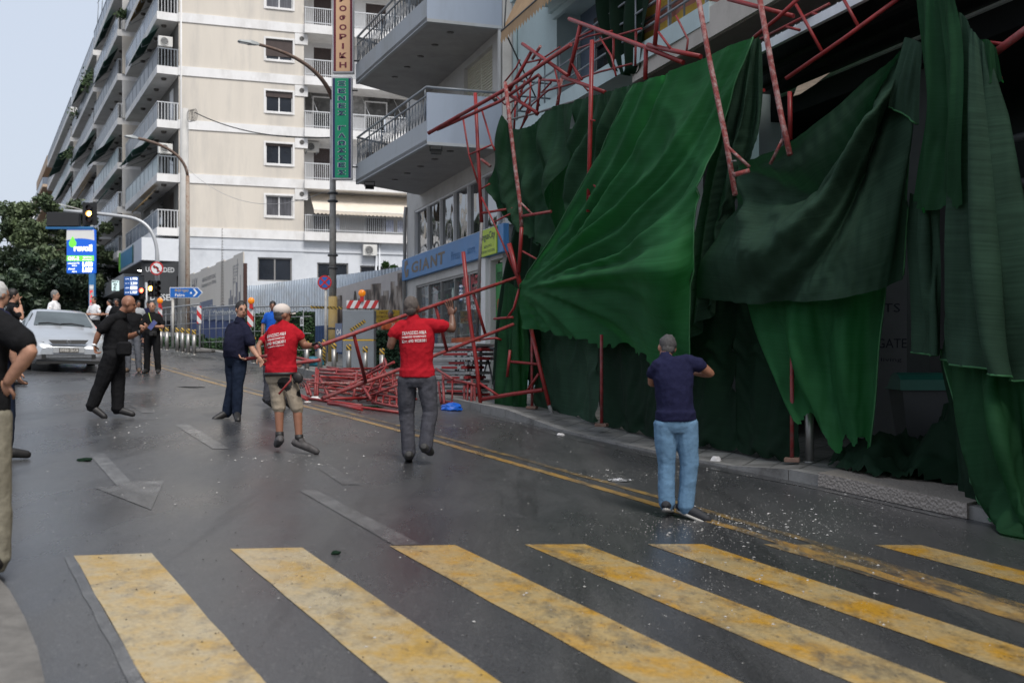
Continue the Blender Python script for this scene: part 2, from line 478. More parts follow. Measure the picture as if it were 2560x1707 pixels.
# ---- right-hand pavement with its kerb stones
M_KERB = mat('kerb_concrete', (0.23, 0.225, 0.215), 0.75, var=0.25, vscale=6, dirt=(0.07, 0.065, 0.06), dirt_amt=0.8, dirt_scale=3, bump=0.3, bscale=60)
M_PAVE = new_mat('paving')
def paving_nodes(m, col, dark):
    nt = m.node_tree; N, L = nt.nodes, nt.links; b = N['Principled BSDF']
    tc = N.new('ShaderNodeTexCoord'); mp = N.new('ShaderNodeMapping'); mp.inputs['Rotation'].default_value = (0, 0, R(29))
    L.new(tc.outputs['Object'], mp.inputs[0])
    br = N.new('ShaderNodeTexBrick'); br.offset = 0.0; br.inputs['Scale'].default_value = 1.0
    br.inputs['Brick Width'].default_value = 0.4; br.inputs['Row Height'].default_value = 0.4; br.inputs['Mortar Size'].default_value = 0.012
    br.inputs['Color1'].default_value = tuple(col) + (1,); br.inputs['Color2'].default_value = tuple(c * 0.82 for c in col) + (1,)
    br.inputs['Mortar'].default_value = tuple(dark) + (1,)
    L.new(mp.outputs[0], br.inputs['Vector'])
    nz = N.new('ShaderNodeTexNoise'); nz.inputs['Scale'].default_value = 2.2; nz.inputs['Detail'].default_value = 9; nz.inputs['Roughness'].default_value = 0.7
    L.new(tc.outputs['Object'], nz.inputs['Vector'])
    rp = N.new('ShaderNodeValToRGB'); rp.color_ramp.elements[0].position = 0.3; rp.color_ramp.elements[0].color = (0.42, 0.42, 0.42, 1)
    rp.color_ramp.elements[1].position = 0.68; rp.color_ramp.elements[1].color = (1.15, 1.15, 1.13, 1)
    L.new(nz.outputs['Fac'], rp.inputs[0])
    mx = N.new('ShaderNodeMix'); mx.data_type = 'RGBA'; mx.blend_type = 'MULTIPLY'; mx.inputs[0].default_value = 1
    L.new(br.outputs[0], mx.inputs[6]); L.new(rp.outputs[0], mx.inputs[7]); L.new(mx.outputs[2], b.inputs['Base Color'])
    b.inputs['Roughness'].default_value = 0.62
    bp = N.new('ShaderNodeBump'); bp.inputs['Strength'].default_value = 0.5; bp.inputs['Distance'].default_value = 0.01
    L.new(br.outputs['Fac'], bp.inputs['Height']); bp.invert = True; L.new(bp.outputs[0], b.inputs['Normal'])
paving_nodes(M_PAVE, (0.22, 0.215, 0.205), (0.06, 0.06, 0.055))

kp = [G(x, y) for x, y in KERB_PX]
kerb = [Vector((p.x, p.y)) for p in kp]
kerb.append(kerb[-1] + Vector((2.2, -4.6))); kerb.append(kerb[-1] + Vector((2.5, -9.0)))
kerb.insert(0, kerb[0] + (kerb[0] - kerb[1]) * 5)
def resample(pts, step):
    out = [pts[0].copy()]; carry = 0.0
    for i in range(len(pts) - 1):
        d = (pts[i + 1] - pts[i]).length; t = step - carry
        while t <= d:
            out.append(pts[i].lerp(pts[i + 1], t / d)); t += step
        carry = d - (t - step)
    return out
kr = resample(kerb, 1.0)
for _ in range(3):
    kr = [kr[0]] + [(kr[i - 1] + kr[i] * 2 + kr[i + 1]) / 4 for i in range(1, len(kr) - 1)] + [kr[-1]]
def kerb_h(p):
    Y = p.y
    if Y > 18.6: return 0.15
    if Y > 17.0: return 0.035 + 0.115 * (Y - 17.0) / 1.6
    if Y > 13.4: return 0.035
    if Y > 12.6: return 0.035 + 0.095 * (13.4 - Y) / 0.8
    return 0.13
pav = MB()
kn = []
for i, p in enumerate(kr):
    t = (kr[min(i + 1, len(kr) - 1)] - kr[max(i - 1, 0)]).normalized(); kn.append(Vector((-t.y, t.x)))   # to the inside
    if kn[-1].x < 0: kn[-1] = -kn[-1]
rows = (0.17, 1.3, 3.0, 9.0, 26.0)
vs = []; fs = []
for i, p in enumerate(kr):
    for r_ in rows:
        q = p + kn[i] * r_
        hh = kerb_h(p) if r_ < 0.2 else (0.15 if r_ > 1.2 else 0.15)
        vs.append(gp(q.x, q.y, hh - 0.004))
nr = len(rows)
for i in range(len(kr) - 1):
    for k in range(nr - 1):
        f = (i * nr + k, i * nr + k + 1, (i + 1) * nr + k + 1, (i + 1) * nr + k)
        a, b_, c = vs[f[0]], vs[f[1]], vs[f[2]]
        if (b_ - a).cross(c - a).z < 0: f = f[::-1]
        fs.append(f)
pav.add(vs, fs)
pavement = struct(pav.build('pavement', M_PAVE))
for i in range(len(kr) - 1):
    if kr[i].y < 2 or kr[i].y > 62: continue
    a, b_ = kr[i], kr[i + 1]
    e = 0.006
    a2 = a.lerp(b_, e); b2 = b_.lerp(a, e)
    ins = 0.165
    mb = MB()
    na, nb = kn[i], kn[i + 1]
    h0, h1 = kerb_h(a), kerb_h(b_)
    jz = (random.random() - 0.5) * 0.008
    poly = [a2, b2, b2 + nb * ins, a2 + na * ins]
    lo = [gz(q.x, q.y) - 0.05 for q in poly]
    hi = [gz(poly[0].x, poly[0].y) + h0 + jz, gz(poly[1].x, poly[1].y) + h1 + jz, gz(poly[2].x, poly[2].y) + h1 + jz, gz(poly[3].x, poly[3].y) + h0 + jz]
    mb.prism([(q.x, q.y) for q in poly], lo, hi)
    mb.build('kerb_stone', M_KERB, pavement)

# the corner of the near pavement, bottom left
lp = [G(-200, 1430), G(-12, 1450), G(24, 1490), G(62, 1560), G(94, 1640), G(120, 1760), G(-300, 1900)]
mb = MB(); mb.prism([(p.x, p.y) for p in lp], [gz(p.x, p.y) - 0.05 for p in lp], [gz(p.x, p.y) + 0.035 for p in lp])
struct(mb.build('near_pavement', mat('near_paving', (0.13, 0.123, 0.113), 0.8, var=0.3, vscale=5, dirt=(0.08, 0.075, 0.07), dirt_amt=0.6, dirt_scale=4, bump=0.3, bscale=80)))

# chequered metal plate over the kerb, right
M_CHEQ = new_mat('chequer_plate')
nt = M_CHEQ.node_tree; b = nt.nodes['Principled BSDF']
b.inputs['Base Color'].default_value = (0.30, 0.265, 0.235, 1); b.inputs['Roughness'].default_value = 0.55; b.inputs['Metallic'].default_value = 0.25
tc = nt.nodes.new('ShaderNodeTexCoord'); mp = nt.nodes.new('ShaderNodeMapping'); mp.inputs['Rotation'].default_value = (R(45), R(20), R(45))
ck = nt.nodes.new('ShaderNodeTexVoronoi'); ck.inputs['Scale'].default_value = 32
bp = nt.nodes.new('ShaderNodeBump'); bp.inputs['Strength'].default_value = 0.9; bp.inputs['Distance'].default_value = 0.012
nt.links.new(tc.outputs['Object'], mp.inputs[0]); nt.links.new(mp.outputs[0], ck.inputs['Vector']); nt.links.new(ck.outputs['Distance'], bp.inputs['Height']); nt.links.new(bp.outputs[0], b.inputs['Normal'])
pa, pb, pc, pd = G(2048, 1215), G(2420, 1297), G(2500, 1240, 0.15), G(2140, 1166, 0.15)
mb = MB(); poly = [pa, pb, pc, pd]
off = [Vector((-0.02, -0.02, 0))] * 2 + [Vector((0, 0, 0))] * 2
mb.prism([(p.x + o.x, p.y + o.y) for p, o in zip(poly, off)], [gz(p.x, p.y) + 0.005 for p in poly], [gz(p.x, p.y) + 0.155 for p in poly])
tag(mb.build('metal_ramp', M_CHEQ), 'chequered metal plate over the kerb under the fallen netting', 'ramp')

# ================================================================ BUILDINGS
M_BEIGE = mat('beige_render', (0.60, 0.55, 0.48), 0.9, var=0.07, vscale=0.7, dirt=(0.46, 0.43, 0.39), dirt_amt=0.75, dirt_scale=0.9, bump=0.15, bscale=60, stretch=(1, 1, 0.14))
M_WHITEB = mat('white_render', (0.72, 0.71, 0.70), 0.88, var=0.06, vscale=1.0, dirt=(0.46, 0.44, 0.41), dirt_amt=0.5, dirt_scale=0.9, stretch=(1, 1, 0.5))
M_BLUEGREY = mat('blue_grey_render', (0.58, 0.60, 0.63), 0.88, var=0.06, vscale=0.8, dirt=(0.36, 0.38, 0.41), dirt_amt=0.5, dirt_scale=0.6)
M_SOFFIT = mat('soffit_paint', (0.55, 0.545, 0.53), 0.9, var=0.08, vscale=1.2, dirt=(0.32, 0.31, 0.30), dirt_amt=0.5)
M_GLASS = mat('window_glass', (0.018, 0.022, 0.03), 0.06, var=0.4, vscale=0.6, spec=0.9)
M_GLASS2 = mat('curtained_glass', (0.09, 0.09, 0.10), 0.1, var=0.5, vscale=2.0, spec=0.8, stretch=(5, 5, 0.4))
M_ALU = mat('white_aluminium', (0.66, 0.66, 0.66), 0.4, var=0.05)
M_GALU = mat('grey_aluminium', (0.30, 0.29, 0.28), 0.4, metal=0.4, var=0.1)
M_SHUT = mat('brown_shutter', (0.055, 0.038, 0.034), 0.55, var=0.2, vscale=4)
M_RAILW = mat('white_railing', (0.56, 0.57, 0.58), 0.45, var=0.08)
M_RAILG = mat('grey_railing', (0.22, 0.24, 0.26), 0.45, metal=0.2, var=0.1)
M_RAILD = mat('dark_railing', (0.05, 0.052, 0.055), 0.5, var=0.1)
M_PANEL = mat('smoked_panel', (0.17, 0.20, 0.25), 0.25, var=0.12, vscale=0.5, spec=0.6)
M_PANELD = mat('dark_panel', (0.05, 0.055, 0.065), 0.3, var=0.2, vscale=0.5)
M_PANELG = mat('pale_green_panel', (0.30, 0.37, 0.38), 0.3, var=0.12, vscale=0.5)
M_GREENAWN = mat('green_awning', (0.016, 0.085, 0.065), 0.85, var=0.25, vscale=3)
M_TANAWN = mat('tan_awning', (0.62, 0.55, 0.46), 0.85, var=0.06, vscale=3, dirt=(0.4, 0.36, 0.30), dirt_amt=0.4)
M_AC = mat('air_conditioner', (0.60, 0.59, 0.56), 0.5, var=0.05)
M_BLACK = mat('matt_black', (0.012, 0.012, 0.012), 0.7, var=0.2)
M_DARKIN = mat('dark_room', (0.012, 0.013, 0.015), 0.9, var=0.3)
M_LAMPOFF = mat('soffit_lamp', (0.10, 0.09, 0.08), 0.4, var=0.1)

def window(parent, fr, a0, a1, c0, c1, b, kind='glass', fw=0.06, panes=2, shutter=0.0, fm=None, gm=None, set_in=0.10):
    fm = fm or M_ALU; gm = gm or M_GLASS
    mb = MB(); z = b - set_in
    mb.box(fr, a0, a1, z - 0.05, z + 0.02, c0, c0 + fw); mb.box(fr, a0, a1, z - 0.05, z + 0.02, c1 - fw, c1)
    mb.box(fr, a0, a0 + fw, z - 0.05, z + 0.022, c0 + fw, c1 - fw); mb.box(fr, a1 - fw, a1, z - 0.05, z + 0.022, c0 + fw, c1 - fw)
    for k in range(1, panes):
        x = a0 + (a1 - a0) * k / panes
        mb.box(fr, x - fw * 0.55, x + fw * 0.55, z - 0.05, z + 0.018, c0 + fw, c1 - fw)
    w = mb.build('window', fm, parent)
    for k in range(panes):
        x0 = a0 + (a1 - a0) * k / panes + fw * 0.5; x1 = a0 + (a1 - a0) * (k + 1) / panes - fw * 0.5
        m2 = MB(); m2.box(fr, x0, x1, z - 0.035, z - 0.02, c0 + fw * 0.5, c1 - fw * 0.5)
        m2.build('pane', gm, w)
    if shutter > 0:
        m3 = MB(); top = c1 - fw * 0.4; bot = c1 - (c1 - c0) * shutter
        n = max(3, int((top - bot) / 0.055)); h = (top - bot) / n
        for k in range(n):
            m3.box(fr, a0 + fw * 0.4, a1 - fw * 0.4, z + 0.026, z + 0.05, bot + k * h + 0.004, bot + (k + 1) * h)
        m3.build('roller_shutter', M_SHUT, w)
    return w

def bars(mb, fr, a0, a1, b, c0, c1, step=0.12, r=0.012, posts=True, axis='a'):
    n = max(1, int(round((a1 - a0) / step)))
    for k in range(n + 1):
        x = a0 + (a1 - a0) * k / n
        rr = r * 1.7 if k % 10 == 0 else r
        if axis == 'a': mb.box(fr, x - rr, x + rr, b - r, b + r, c0, c1)
        else: mb.box(fr, b - r, b + r, x - rr, x + rr, c0, c1)

def ac_unit(parent, fr, a, b, c, w=0.8, h=0.58, d=0.3, nm='air_conditioner'):
    mb = MB(); mb.bbox(fr, a, a + w, b, b + d, c, c + h, 0.02)
    o = mb.build(nm, M_AC, parent)
    m2 = MB(); cen = fr.pt(a + w * 0.42, b + d + 0.002, c + h * 0.5)
    m2.tube([cen, cen + fr.v * 0.012], h * 0.40, 20, smooth=False); m2.build('fan_grille', M_RAILD, o)
    m3 = MB(); m3.lathe(cen + fr.v * 0.014, [(h * 0.40, 0), (h * 0.40, 0.012), (h * 0.36, 0.012), (h * 0.36, 0)], 20, fr.v)
    for k in range(6):
        dy = -h * 0.3 + k * h * 0.12
        m3.box(Fr(cen, fr.u, fr.v), -h * 0.36, h * 0.36, 0.012, 0.02, dy - 0.006, dy + 0.006)
    m3.build('fan_guard', M_AC, o)
    m4 = MB(); m4.box(fr, a + 0.08, a + 0.12, 0 + b - 0.3, b + d, c - 0.05, c); m4.box(fr, a + w - 0.12, a + w - 0.08, b - 0.3, b + d, c - 0.05, c); m4.build('bracket', M_RAILG, o)
    return o

# ---------------------------------------------------------------- beige apartment block
BLD = thing('apartment_building', 'tall beige apartment block with white bands and rows of balconies', 'building')
C0 = Vector((-17.9, 58, 0)); fu = Vector((0.949, 0.316, 0)).normalized(); su = Vector((0.45, -0.893, 0)).normalized()
BF = Fr(C0, fu); SL = 90.0
BS = Fr(C0 - su * SL, su)
zb = [8.26 + 2.875 * k for k in range(8)]
TOPZ = zb[6] + 1.1
WX0, WX1 = BF.hit(664, 120)[0], BF.hit(732, 120)[0]
wr = []
for k in range(6):
    wr.append((WX0, WX1, zb[k] + 0.49 + 0.78, zb[k] + 0.49 + 1.93))
FW = 6.66
mz = [(BF.hit(644, 660)[0], BF.hit(730, 660)[0], 5.95, 7.25)]
mb = MB(); mb.mi(0).wall(BF, 0, FW, zb[0] + 0.2, TOPZ + 2, wr, 0.16)
mb.mi(1).wall(BF, 0, FW, 2.0, zb[0] + 0.2, mz, 0.16)
RB_ = -1.5                                               # the recessed right part
mb.mi(0).quad(BF.pt(FW, 0, 2), BF.pt(FW, RB_, 2), BF.pt(FW, RB_, TOPZ + 2), BF.pt(FW, 0, TOPZ + 2))
doors = []
for k in range(7):
    z0 = zb[k] + 0.5
    doors += [(FW + 0.75, FW + 1.75, z0, z0 + 2.1), (FW + 3.75, FW + 4.95, z0, z0 + 2.05)]
mb.mi(2).wall(BF, FW, 19, zb[0] + 0.2, TOPZ + 2, doors, 0.2, RB_)
mz2 = [(BF.hit(793, 690)[0], BF.hit(871, 690)[0], 5.7, 7.05), (BF.hit(900, 690)[0], BF.hit(978, 690)[0], 5.6, 6.95)]
mb.mi(1).wall(BF, FW, 19, 2.0, zb[0] + 0.2, mz2, 0.18, -0.02)
mb.mi(2).quad(BF.pt(FW, RB_, zb[0] + 0.2), BF.pt(19, RB_, zb[0] + 0.2), BF.pt(19, -0.02, zb[0] + 0.2), BF.pt(FW, -0.02, zb[0] + 0.2))
# street-side wall and roof
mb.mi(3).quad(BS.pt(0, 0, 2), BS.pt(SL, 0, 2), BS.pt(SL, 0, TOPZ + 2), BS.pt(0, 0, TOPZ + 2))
far = BS.pt(0, 0, 0); fr2 = BF.pt(19, 0, 0); far2 = far + (fr2 - C0)
mb.mi(2).quad(BF.pt(0, 0, TOPZ + 2), BF.pt(19, 0, TOPZ + 2), Vector((far2.x, far2.y, TOPZ + 2)), Vector((far.x, far.y, TOPZ + 2)))
mb.build('wall', [M_BEIGE, M_BLUEGREY, M_WHITEB, mat('shaded_street_render', (0.17, 0.165, 0.155), 0.9, var=0.2, vscale=0.5)], BLD)  # street-side render is darkened: shade behind the balconies put into its colour
for k in range(7):
    m = MB(); m.box(BF, -0.02, FW + 0.02, 0, 0.05, zb[k], zb[k] + 0.49); m.build('band', M_WHITEB, BLD)
m = MB(); m.box(BF, -0.01, 19, 0.0, 0.04, 7.62, 7.72); m.build('band', M_BLUEGREY, BLD)
m = MB(); m.box(BF, -0.01, FW, 0.0, 0.03, 5.45, 5.53); m.build('band', M_BLUEGREY, BLD)
for k in range(6):
    w = window(BLD, BF, wr[k][0], wr[k][1], wr[k][2], wr[k][3], 0, shutter={3: 0.82, 2: 0.28, 1: 0.12}.get(k, 0.0), gm=M_GLASS2 if k in (0, 4) else M_GLASS)
    m = MB(); e = 0.10
    a0, a1, c0, c1 = wr[k]
    m.box(BF, a0 - e, a0, 0, 0.03, c0 - e, c1 + e); m.box(BF, a1, a1 + e, 0, 0.03, c0 - e, c1 + e)
    m.box(BF, a0, a1, 0, 0.028, c1, c1 + e); m.box(BF, a0, a1, 0, 0.06, c0 - e, c0)
    m.build('surround', M_WHITEB, w)
    m = MB(); hx = BF.hit(752, 110)[0]
    m.box(BF, hx - 0.33, hx + 0.38, 0, 0.05, c1 - 0.18, c1 + 0.42); bx = m.build('vent_niche', M_WHITEB, BLD)
    m = MB(); q = BF.pt(hx + 0.05, 0.05, c1 + 0.14); m.tube([q, q + BF.v * 0.02], 0.13, 14, smooth=False); m.build('vent', mat('sooty_vent', (0.10, 0.095, 0.09), 0.9, var=0.5, vscale=6), bx)
window(BLD, BF, *mz[0], 0, fm=M_GALU, panes=2, fw=0.07)
for q in mz2: window(BLD, BF, *q, -0.02, fm=M_GALU, panes=2, fw=0.07)
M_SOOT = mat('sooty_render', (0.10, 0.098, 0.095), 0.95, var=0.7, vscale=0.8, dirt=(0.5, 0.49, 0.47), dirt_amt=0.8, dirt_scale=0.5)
for k in range(7):
    z0 = zb[k] + 0.5
    dk = M_DARKIN if k == 2 else M_SHUT
    for (x0, x1, h) in ((FW + 0.75, FW + 1.75, 2.1), (FW + 3.75, FW + 4.95, 2.05)):
        m = MB()
        if k == 2: m.box(BF, x0, x1, RB_ - 0.5, RB_ - 0.45, z0, z0 + h)
        else:
            n = 26
            for j in range(n): m.box(BF, x0, x1, RB_ - 0.10, RB_ - 0.07 , z0 + h * j / n + 0.006, z0 + h * (j + 1) / n)
        d_ = m.build('balcony_door', dk, BLD)
        m = MB(); m.box(BF, x0 - 0.07, x0, RB_, RB_ + 0.03, z0, z0 + h + 0.07); m.box(BF, x1, x1 + 0.07, RB_, RB_ + 0.03, z0, z0 + h + 0.07); m.box(BF, x0, x1, RB_, RB_ + 0.03, z0 + h, z0 + h + 0.07)
        m.build('door_frame', M_WHITEB, d_)
    m = MB(); m.box(BF, FW + 0.0, 19, RB_, 0.32, zb[k] - 0.02, zb[k] + 0.46)
    bal = m.build('balcony', M_WHITEB, BLD)
    m = MB(); m.box(BF, FW, 19, 0.24, 0.30, zb[k] + 1.36, zb[k] + 1.41); m.box(BF, FW, 19, 0.25, 0.29, zb[k] + 0.56, zb[k] + 0.60)
    bars(m, BF, FW + 0.06, 12.4 + FW, 0.27, zb[k] + 0.46, zb[k] + 1.38, 0.11)
    m.build('railing', M_RAILW, bal)
    if k == 2:
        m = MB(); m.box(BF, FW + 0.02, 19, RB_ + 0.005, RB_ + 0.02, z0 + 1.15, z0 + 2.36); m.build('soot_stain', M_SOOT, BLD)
        for x in (FW + 0.55, FW + 2.55, FW + 3.5, FW + 5.4):
            m = MB(); m.tube([BF.pt(x, RB_ + 0.1, z0 + 2.3), BF.pt(x + 0.25, -0.1, z0 + 0.9)], 0.018, 6); m.build('awning_arm', M_RAILW, BLD)
    if k == 3: pass
    if k == 1: ac_unit(BLD, BF, FW + 0.15, RB_ + 0.45, z0 + 1.72)
ac_unit(BLD, BF, BF.hit(905, 630)[0], 0.06, BF.hit(905, 640)[1], 0.8, 0.62)
# two cream awnings let down over the lowest flat's balcony
for x0, x1 in ((FW + 0.45, FW + 3.75), (FW + 3.75, FW + 8.4)):
    m = MB(); z1 = zb[1] - 0.04; z0 = zb[0] + 1.62
    A = [BF.pt(x0, RB_ + 0.4, z1), BF.pt(x1, RB_ + 0.4, z1), BF.pt(x1, 0.75, z0), BF.pt(x0, 0.75, z0)]
    m.quad(A[3], A[2], A[1], A[0]); m.quad(*[p - Vector((0, 0, 0.012)) for p in A])
    n = int((x1 - x0) / 0.22)
    for k in range(n):
        xa, xb = x0 + (x1 - x0) * k / n, x0 + (x1 - x0) * (k + 1) / n; xm = (xa + xb) / 2
        q = [BF.pt(xa, 0.755, z0), BF.pt(xb, 0.755, z0), BF.pt(xb, 0.757, z0 - 0.16), BF.pt(xm, 0.757, z0 - 0.24), BF.pt(xa, 0.757, z0 - 0.16)]
        m.add(q, [(0, 4, 3, 2, 1)]); 
    aw = m.build('awning', M_TANAWN, BLD)
    m = MB()
    for x in (x0 + 0.35, x1 - 0.35): m.tube([BF.pt(x, RB_ + 0.3, z1 - 0.5), BF.pt(x + 0.1, 0.72, z0 - 0.02)], 0.02, 6)
    m.tube([BF.pt(x0, 0.74, z0 - 0.01), BF.pt(x1, 0.74, z0 - 0.01)], 0.022, 6); m.build('awning_arm', M_RAILW, aw)
for x, c in ((FW + 1.55, (0.5, 0.52, 0.6)), (FW + 4.6, (0.35, 0.38, 0.5)), (FW + 5.25, (0.4, 0.42, 0.52))):   # washing
    m = MB(); m.box(BF, x, x + 0.42, 0.20, 0.225, zb[0] + 0.62, zb[0] + 1.3); m.build('washing', mat('washing%.0f' % (c[0] * 100), c, 0.9, var=0.4, vscale=9), BLD)
m = MB(); m.tube([BF.pt(FW + 0.2, RB_ + 0.06, 8), BF.pt(FW + 0.2, RB_ + 0.06, TOPZ + 2)], 0.05, 8); m.build('drainpipe', M_WHITEB, BLD)
m = MB(); m.tube([BF.pt(0.12, 0.06, 3), BF.pt(0.12, 0.06, TOPZ + 2)], 0.05, 8); m.build('drainpipe', M_WHITEB, BLD)
for x in (4.05, 4.25):
    m = MB(); m.tube([BF.pt(FW + x, 0.05, 2), BF.pt(FW + x, 0.05, zb[0])], 0.05, 8); m.build('drainpipe', M_BLUEGREY, BLD)

# street side: balconies in three runs, each floor
runs = [(0.0, 13.0, 1.12), (14.2, 29.0, 1.45), (30.5, 50.0, 1.35), (52, 86, 1.3)]
pan = [M_PANEL, M_PANELD, M_PANELG, M_PANEL, M_PANELD]
for k in range(0, 7):
    for ri, (t0, t1, pr) in enumerate(runs):
        a0, a1 = SL - t1, SL - t0
        if k == 0 and ri > 1: continue
        m = MB(); m.box(BS, a0, a1 - 0.02, 0.0, pr, zb[k], zb[k] + 0.42)
        bal = m.build('balcony', M_WHITEB, BLD)
        pm = pan[(k * 2 + ri * 3) % 5]
        m = MB(); n = max(3, int((a1 - a0) / 1.6))
        for j in range(n):
            x0 = a0 + (a1 - a0) * j / n; x1 = a0 + (a1 - a0) * (j + 1) / n
            m.box(BS, x0 + 0.015, x1 - 0.015, pr - 0.05, pr - 0.03, zb[k] + 0.44, zb[k] + 1.32)
        m.build('front_panel', pm, bal)
        m = MB(); m.box(BS, a0, a1, pr - 0.07, pr - 0.01, zb[k] + 1.33, zb[k] + 1.38)
        m.box(BS, a1 - 0.07, a1 - 0.02, 0.0, pr - 0.01, zb[k] + 1.335, zb[k] + 1.385)
        bars(m, BS, 0.06, pr - 0.08, a1 - 0.045, zb[k] + 0.42, zb[k] + 1.35, 0.16, 0.016, axis='b')
        bars(m, BS, a0 + 0.05, a1 - 0.1, pr - 0.04, zb[k] + 0.42, zb[k] + 1.35, 1.6, 0.022)
        m.build('railing', M_RAILG if (k + ri) % 2 else M_RAILW, bal)
        for j in range(4):
            x = a1 - 1.0 - j * 2.6
            if x < a0: break
            m = MB(); q = BS.pt(x, pr * 0.55, zb[k] - 0.001); m.lathe(q, [(0.02, -0.13), (0.12, -0.11), (0.15, -0.03), (0.15, 0)], 12); m.build('ceiling_lamp', M_LAMPOFF, bal)
        z0 = zb[k] + 0.42
        for j in range(2 if ri else 3):                          # balcony doors on the street side
            x = a1 - 1.6 - j * 3.6
            if x < a0 + 0.8: break
            m = MB(); m.box(BS, x - 1.1, x, 0.002, 0.03, z0, z0 + 2.1); d_ = m.build('balcony_door', [M_SHUT, M_GLASS, M_ALU][(k + j) % 3], BLD)
        if k < 6 and ri > 0:                                     # party wall between the runs
            m = MB(); m.box(BS, a1 - 0.02, a1 + 0.10, 0.0, pr * 0.8, z0 , zb[k + 1]); m.build('party_wall', M_SOFFIT if k % 2 else M_BEIGE, BLD)
        if (k + ri * 2) % 3 != 2 and k < 6:                      # green awnings, half rolled
            L_ = (a1 - a0) * 0.45; xs = a1 - 1.2 - (k % 3) * 1.4
            zt = zb[k + 1] - 0.10; out = 0.35 + 0.5 * ((k * 7 + ri * 5) % 4) / 3; drop = 0.75 + 0.5 * ((k * 3 + ri) % 3) / 2
            m = MB(); q = [BS.pt(xs, pr * 0.75, zt), BS.pt(xs - L_, pr * 0.75, zt), BS.pt(xs - L_, pr + out, zt - drop), BS.pt(xs, pr + out, zt - drop)]
            m.quad(*q); m.quad(*[p + Vector((0, 0, 0.012)) for p in q[::-1]])
            m.tube([q[3], q[2]], 0.035, 6)
            aw = m.build('awning', M_GREENAWN if (k + ri) % 4 else mat('ochre_awning', (0.22, 0.14, 0.05), 0.85, var=0.3), BLD)
            for s_ in (0.12, 0.5, 0.88):
                m = MB(); e = q[3].lerp(q[2], s_); m.tube([BS.pt(xs - L_ * s_, pr * 0.3, zt - 0.2), e + Vector((0, 0, -0.25)) , e], 0.02, 6); m.build('awning_arm', M_RAILG, aw)
    if k in (3, 1, 4): ac_unit(BLD, Fr(BS.pt(SL - 0.62, 0, 0), -BS.v, BS.u), -1.0, 0.0, zb[k] + 1.55, 0.75, 0.55, 0.28)
# roof terraces step the skyline at the left
for t0, t1, z in ((12, 30, TOPZ + 2), (34, 60, TOPZ + 1.6)):
    m = MB(); m.box(BS, SL - t1, SL - t0, -2.0, 0.4, z, z + 0.25); m.build('roof_canopy', M_SOFFIT, BLD)
m = MB()
for t in (13, 16, 19, 22, 25, 28): m.tube([BS.pt(SL - t, 1.3, zb[6] + 1.3), BS.pt(SL - t, 1.2, TOPZ + 2.2)], 0.03, 6)
m.tube([BS.pt(SL - 13, 1.25, TOPZ + 2.2), BS.pt(SL - 28, 1.25, TOPZ + 2.2)], 0.03, 6); m.build('pergola', M_RAILG, BLD)
M_LEAF_S = mat('balcony_leaves', (0.05, 0.085, 0.03), 0.7, var=0.5, vscale=2)
for t, z, s_ in ((31.5, zb[5] + 1.3, 0.7), (34, zb[5] + 1.4, 0.8), (50, zb[4] + 1.2, 0.9), (44, zb[5] + 1.0, 0.7), (12.8, zb[5] + 1.0, 0.35)):
    m = MB(); c = BS.pt(SL - t, 1.25, z)
    for _ in range(160):
        d = Vector((random.gauss(0, 1), random.gauss(0, 1), random.gauss(0, 0.8))) * s_ * 0.5
        u_ = Vector((random.uniform(-1, 1), random.uniform(-1, 1), random.uniform(-1, 1))).normalized() * 0.16; v_ = u_.orthogonal().normalized() * 0.06
        p = c + d; m.add([p - u_, p + v_, p + u_, p - v_], [(0, 1, 2, 3)])
    m.build('balcony_plant', M_LEAF_S, BLD)['kind'] = 'stuff'

# filling station on the ground floor of the block
M_FASC = mat('station_fascia', (0.62, 0.64, 0.67), 0.5, var=0.05)
M_STBLUE = mat('station_blue', (0.03, 0.16, 0.40), 0.4, var=0.1)
M_LIT = mat('station_lamp', (1, 1, 1), 0.4, var=0, emit=(1, 0.97, 0.9), emit_s=6.0)
m = MB(); m.box(BS, SL - 9.5, SL + 0.0, 0.0, 1.9, 6.9, 8.1); cano = m.build('station_canopy', M_FASC, BLD)
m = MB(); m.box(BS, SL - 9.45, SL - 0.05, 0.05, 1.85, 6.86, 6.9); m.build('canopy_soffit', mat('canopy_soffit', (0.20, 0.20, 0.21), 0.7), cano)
for t in (2.2, 6.6):
    m = MB(); q = BS.pt(SL - t, 1.0, 6.83); m.tube([q, q + Vector((0, 0, 0.03))], 0.22, 16, smooth=False); m.build('canopy_lamp', M_LIT, cano)
m = MB(); m.box(BS, SL - 9.0, SL - 3.4, 1.905, 1.93, 7.05, 7.95); bsn = m.build('brand_panel', mat('station_panel', (0.06, 0.24, 0.42), 0.4, var=0.15), cano)
m = MB(); m.box(BS, SL - 9.3, SL - 8.6, 1.935, 1.95, 6.95, 8.05); m.build('green_drop', mat('lime_paint', (0.22, 0.62, 0.05), 0.4, var=0.05), cano)
m = MB(); m.box(BS, SL - 3.3, SL - 3.05, 1.935, 1.95, 7.0, 8.0); m.build('green_edge', M_GREENAWN, cano)
m = MB(); m.box(BS, SL - 26, SL + 0.0, -0.3, 0.03, 2.5, 6.85); m.build('dark_shopfront', M_DARKIN, BLD)
m = MB(); m.box(BS, SL - 22, SL - 10, 0.0, 1.6, 6.0, 6.9); m.build('lower_canopy', M_FASC, BLD)
m = MB(); m.box(BF, -1.9, -0.02, -0.5, 0.0, 6.1, 6.86); x = m.build('fuel_board', mat('fuel_board', (0.035, 0.037, 0.04), 0.5), BLD)
fb = Fr(BF.pt(-0.95, 0.0, 0), BF.u)
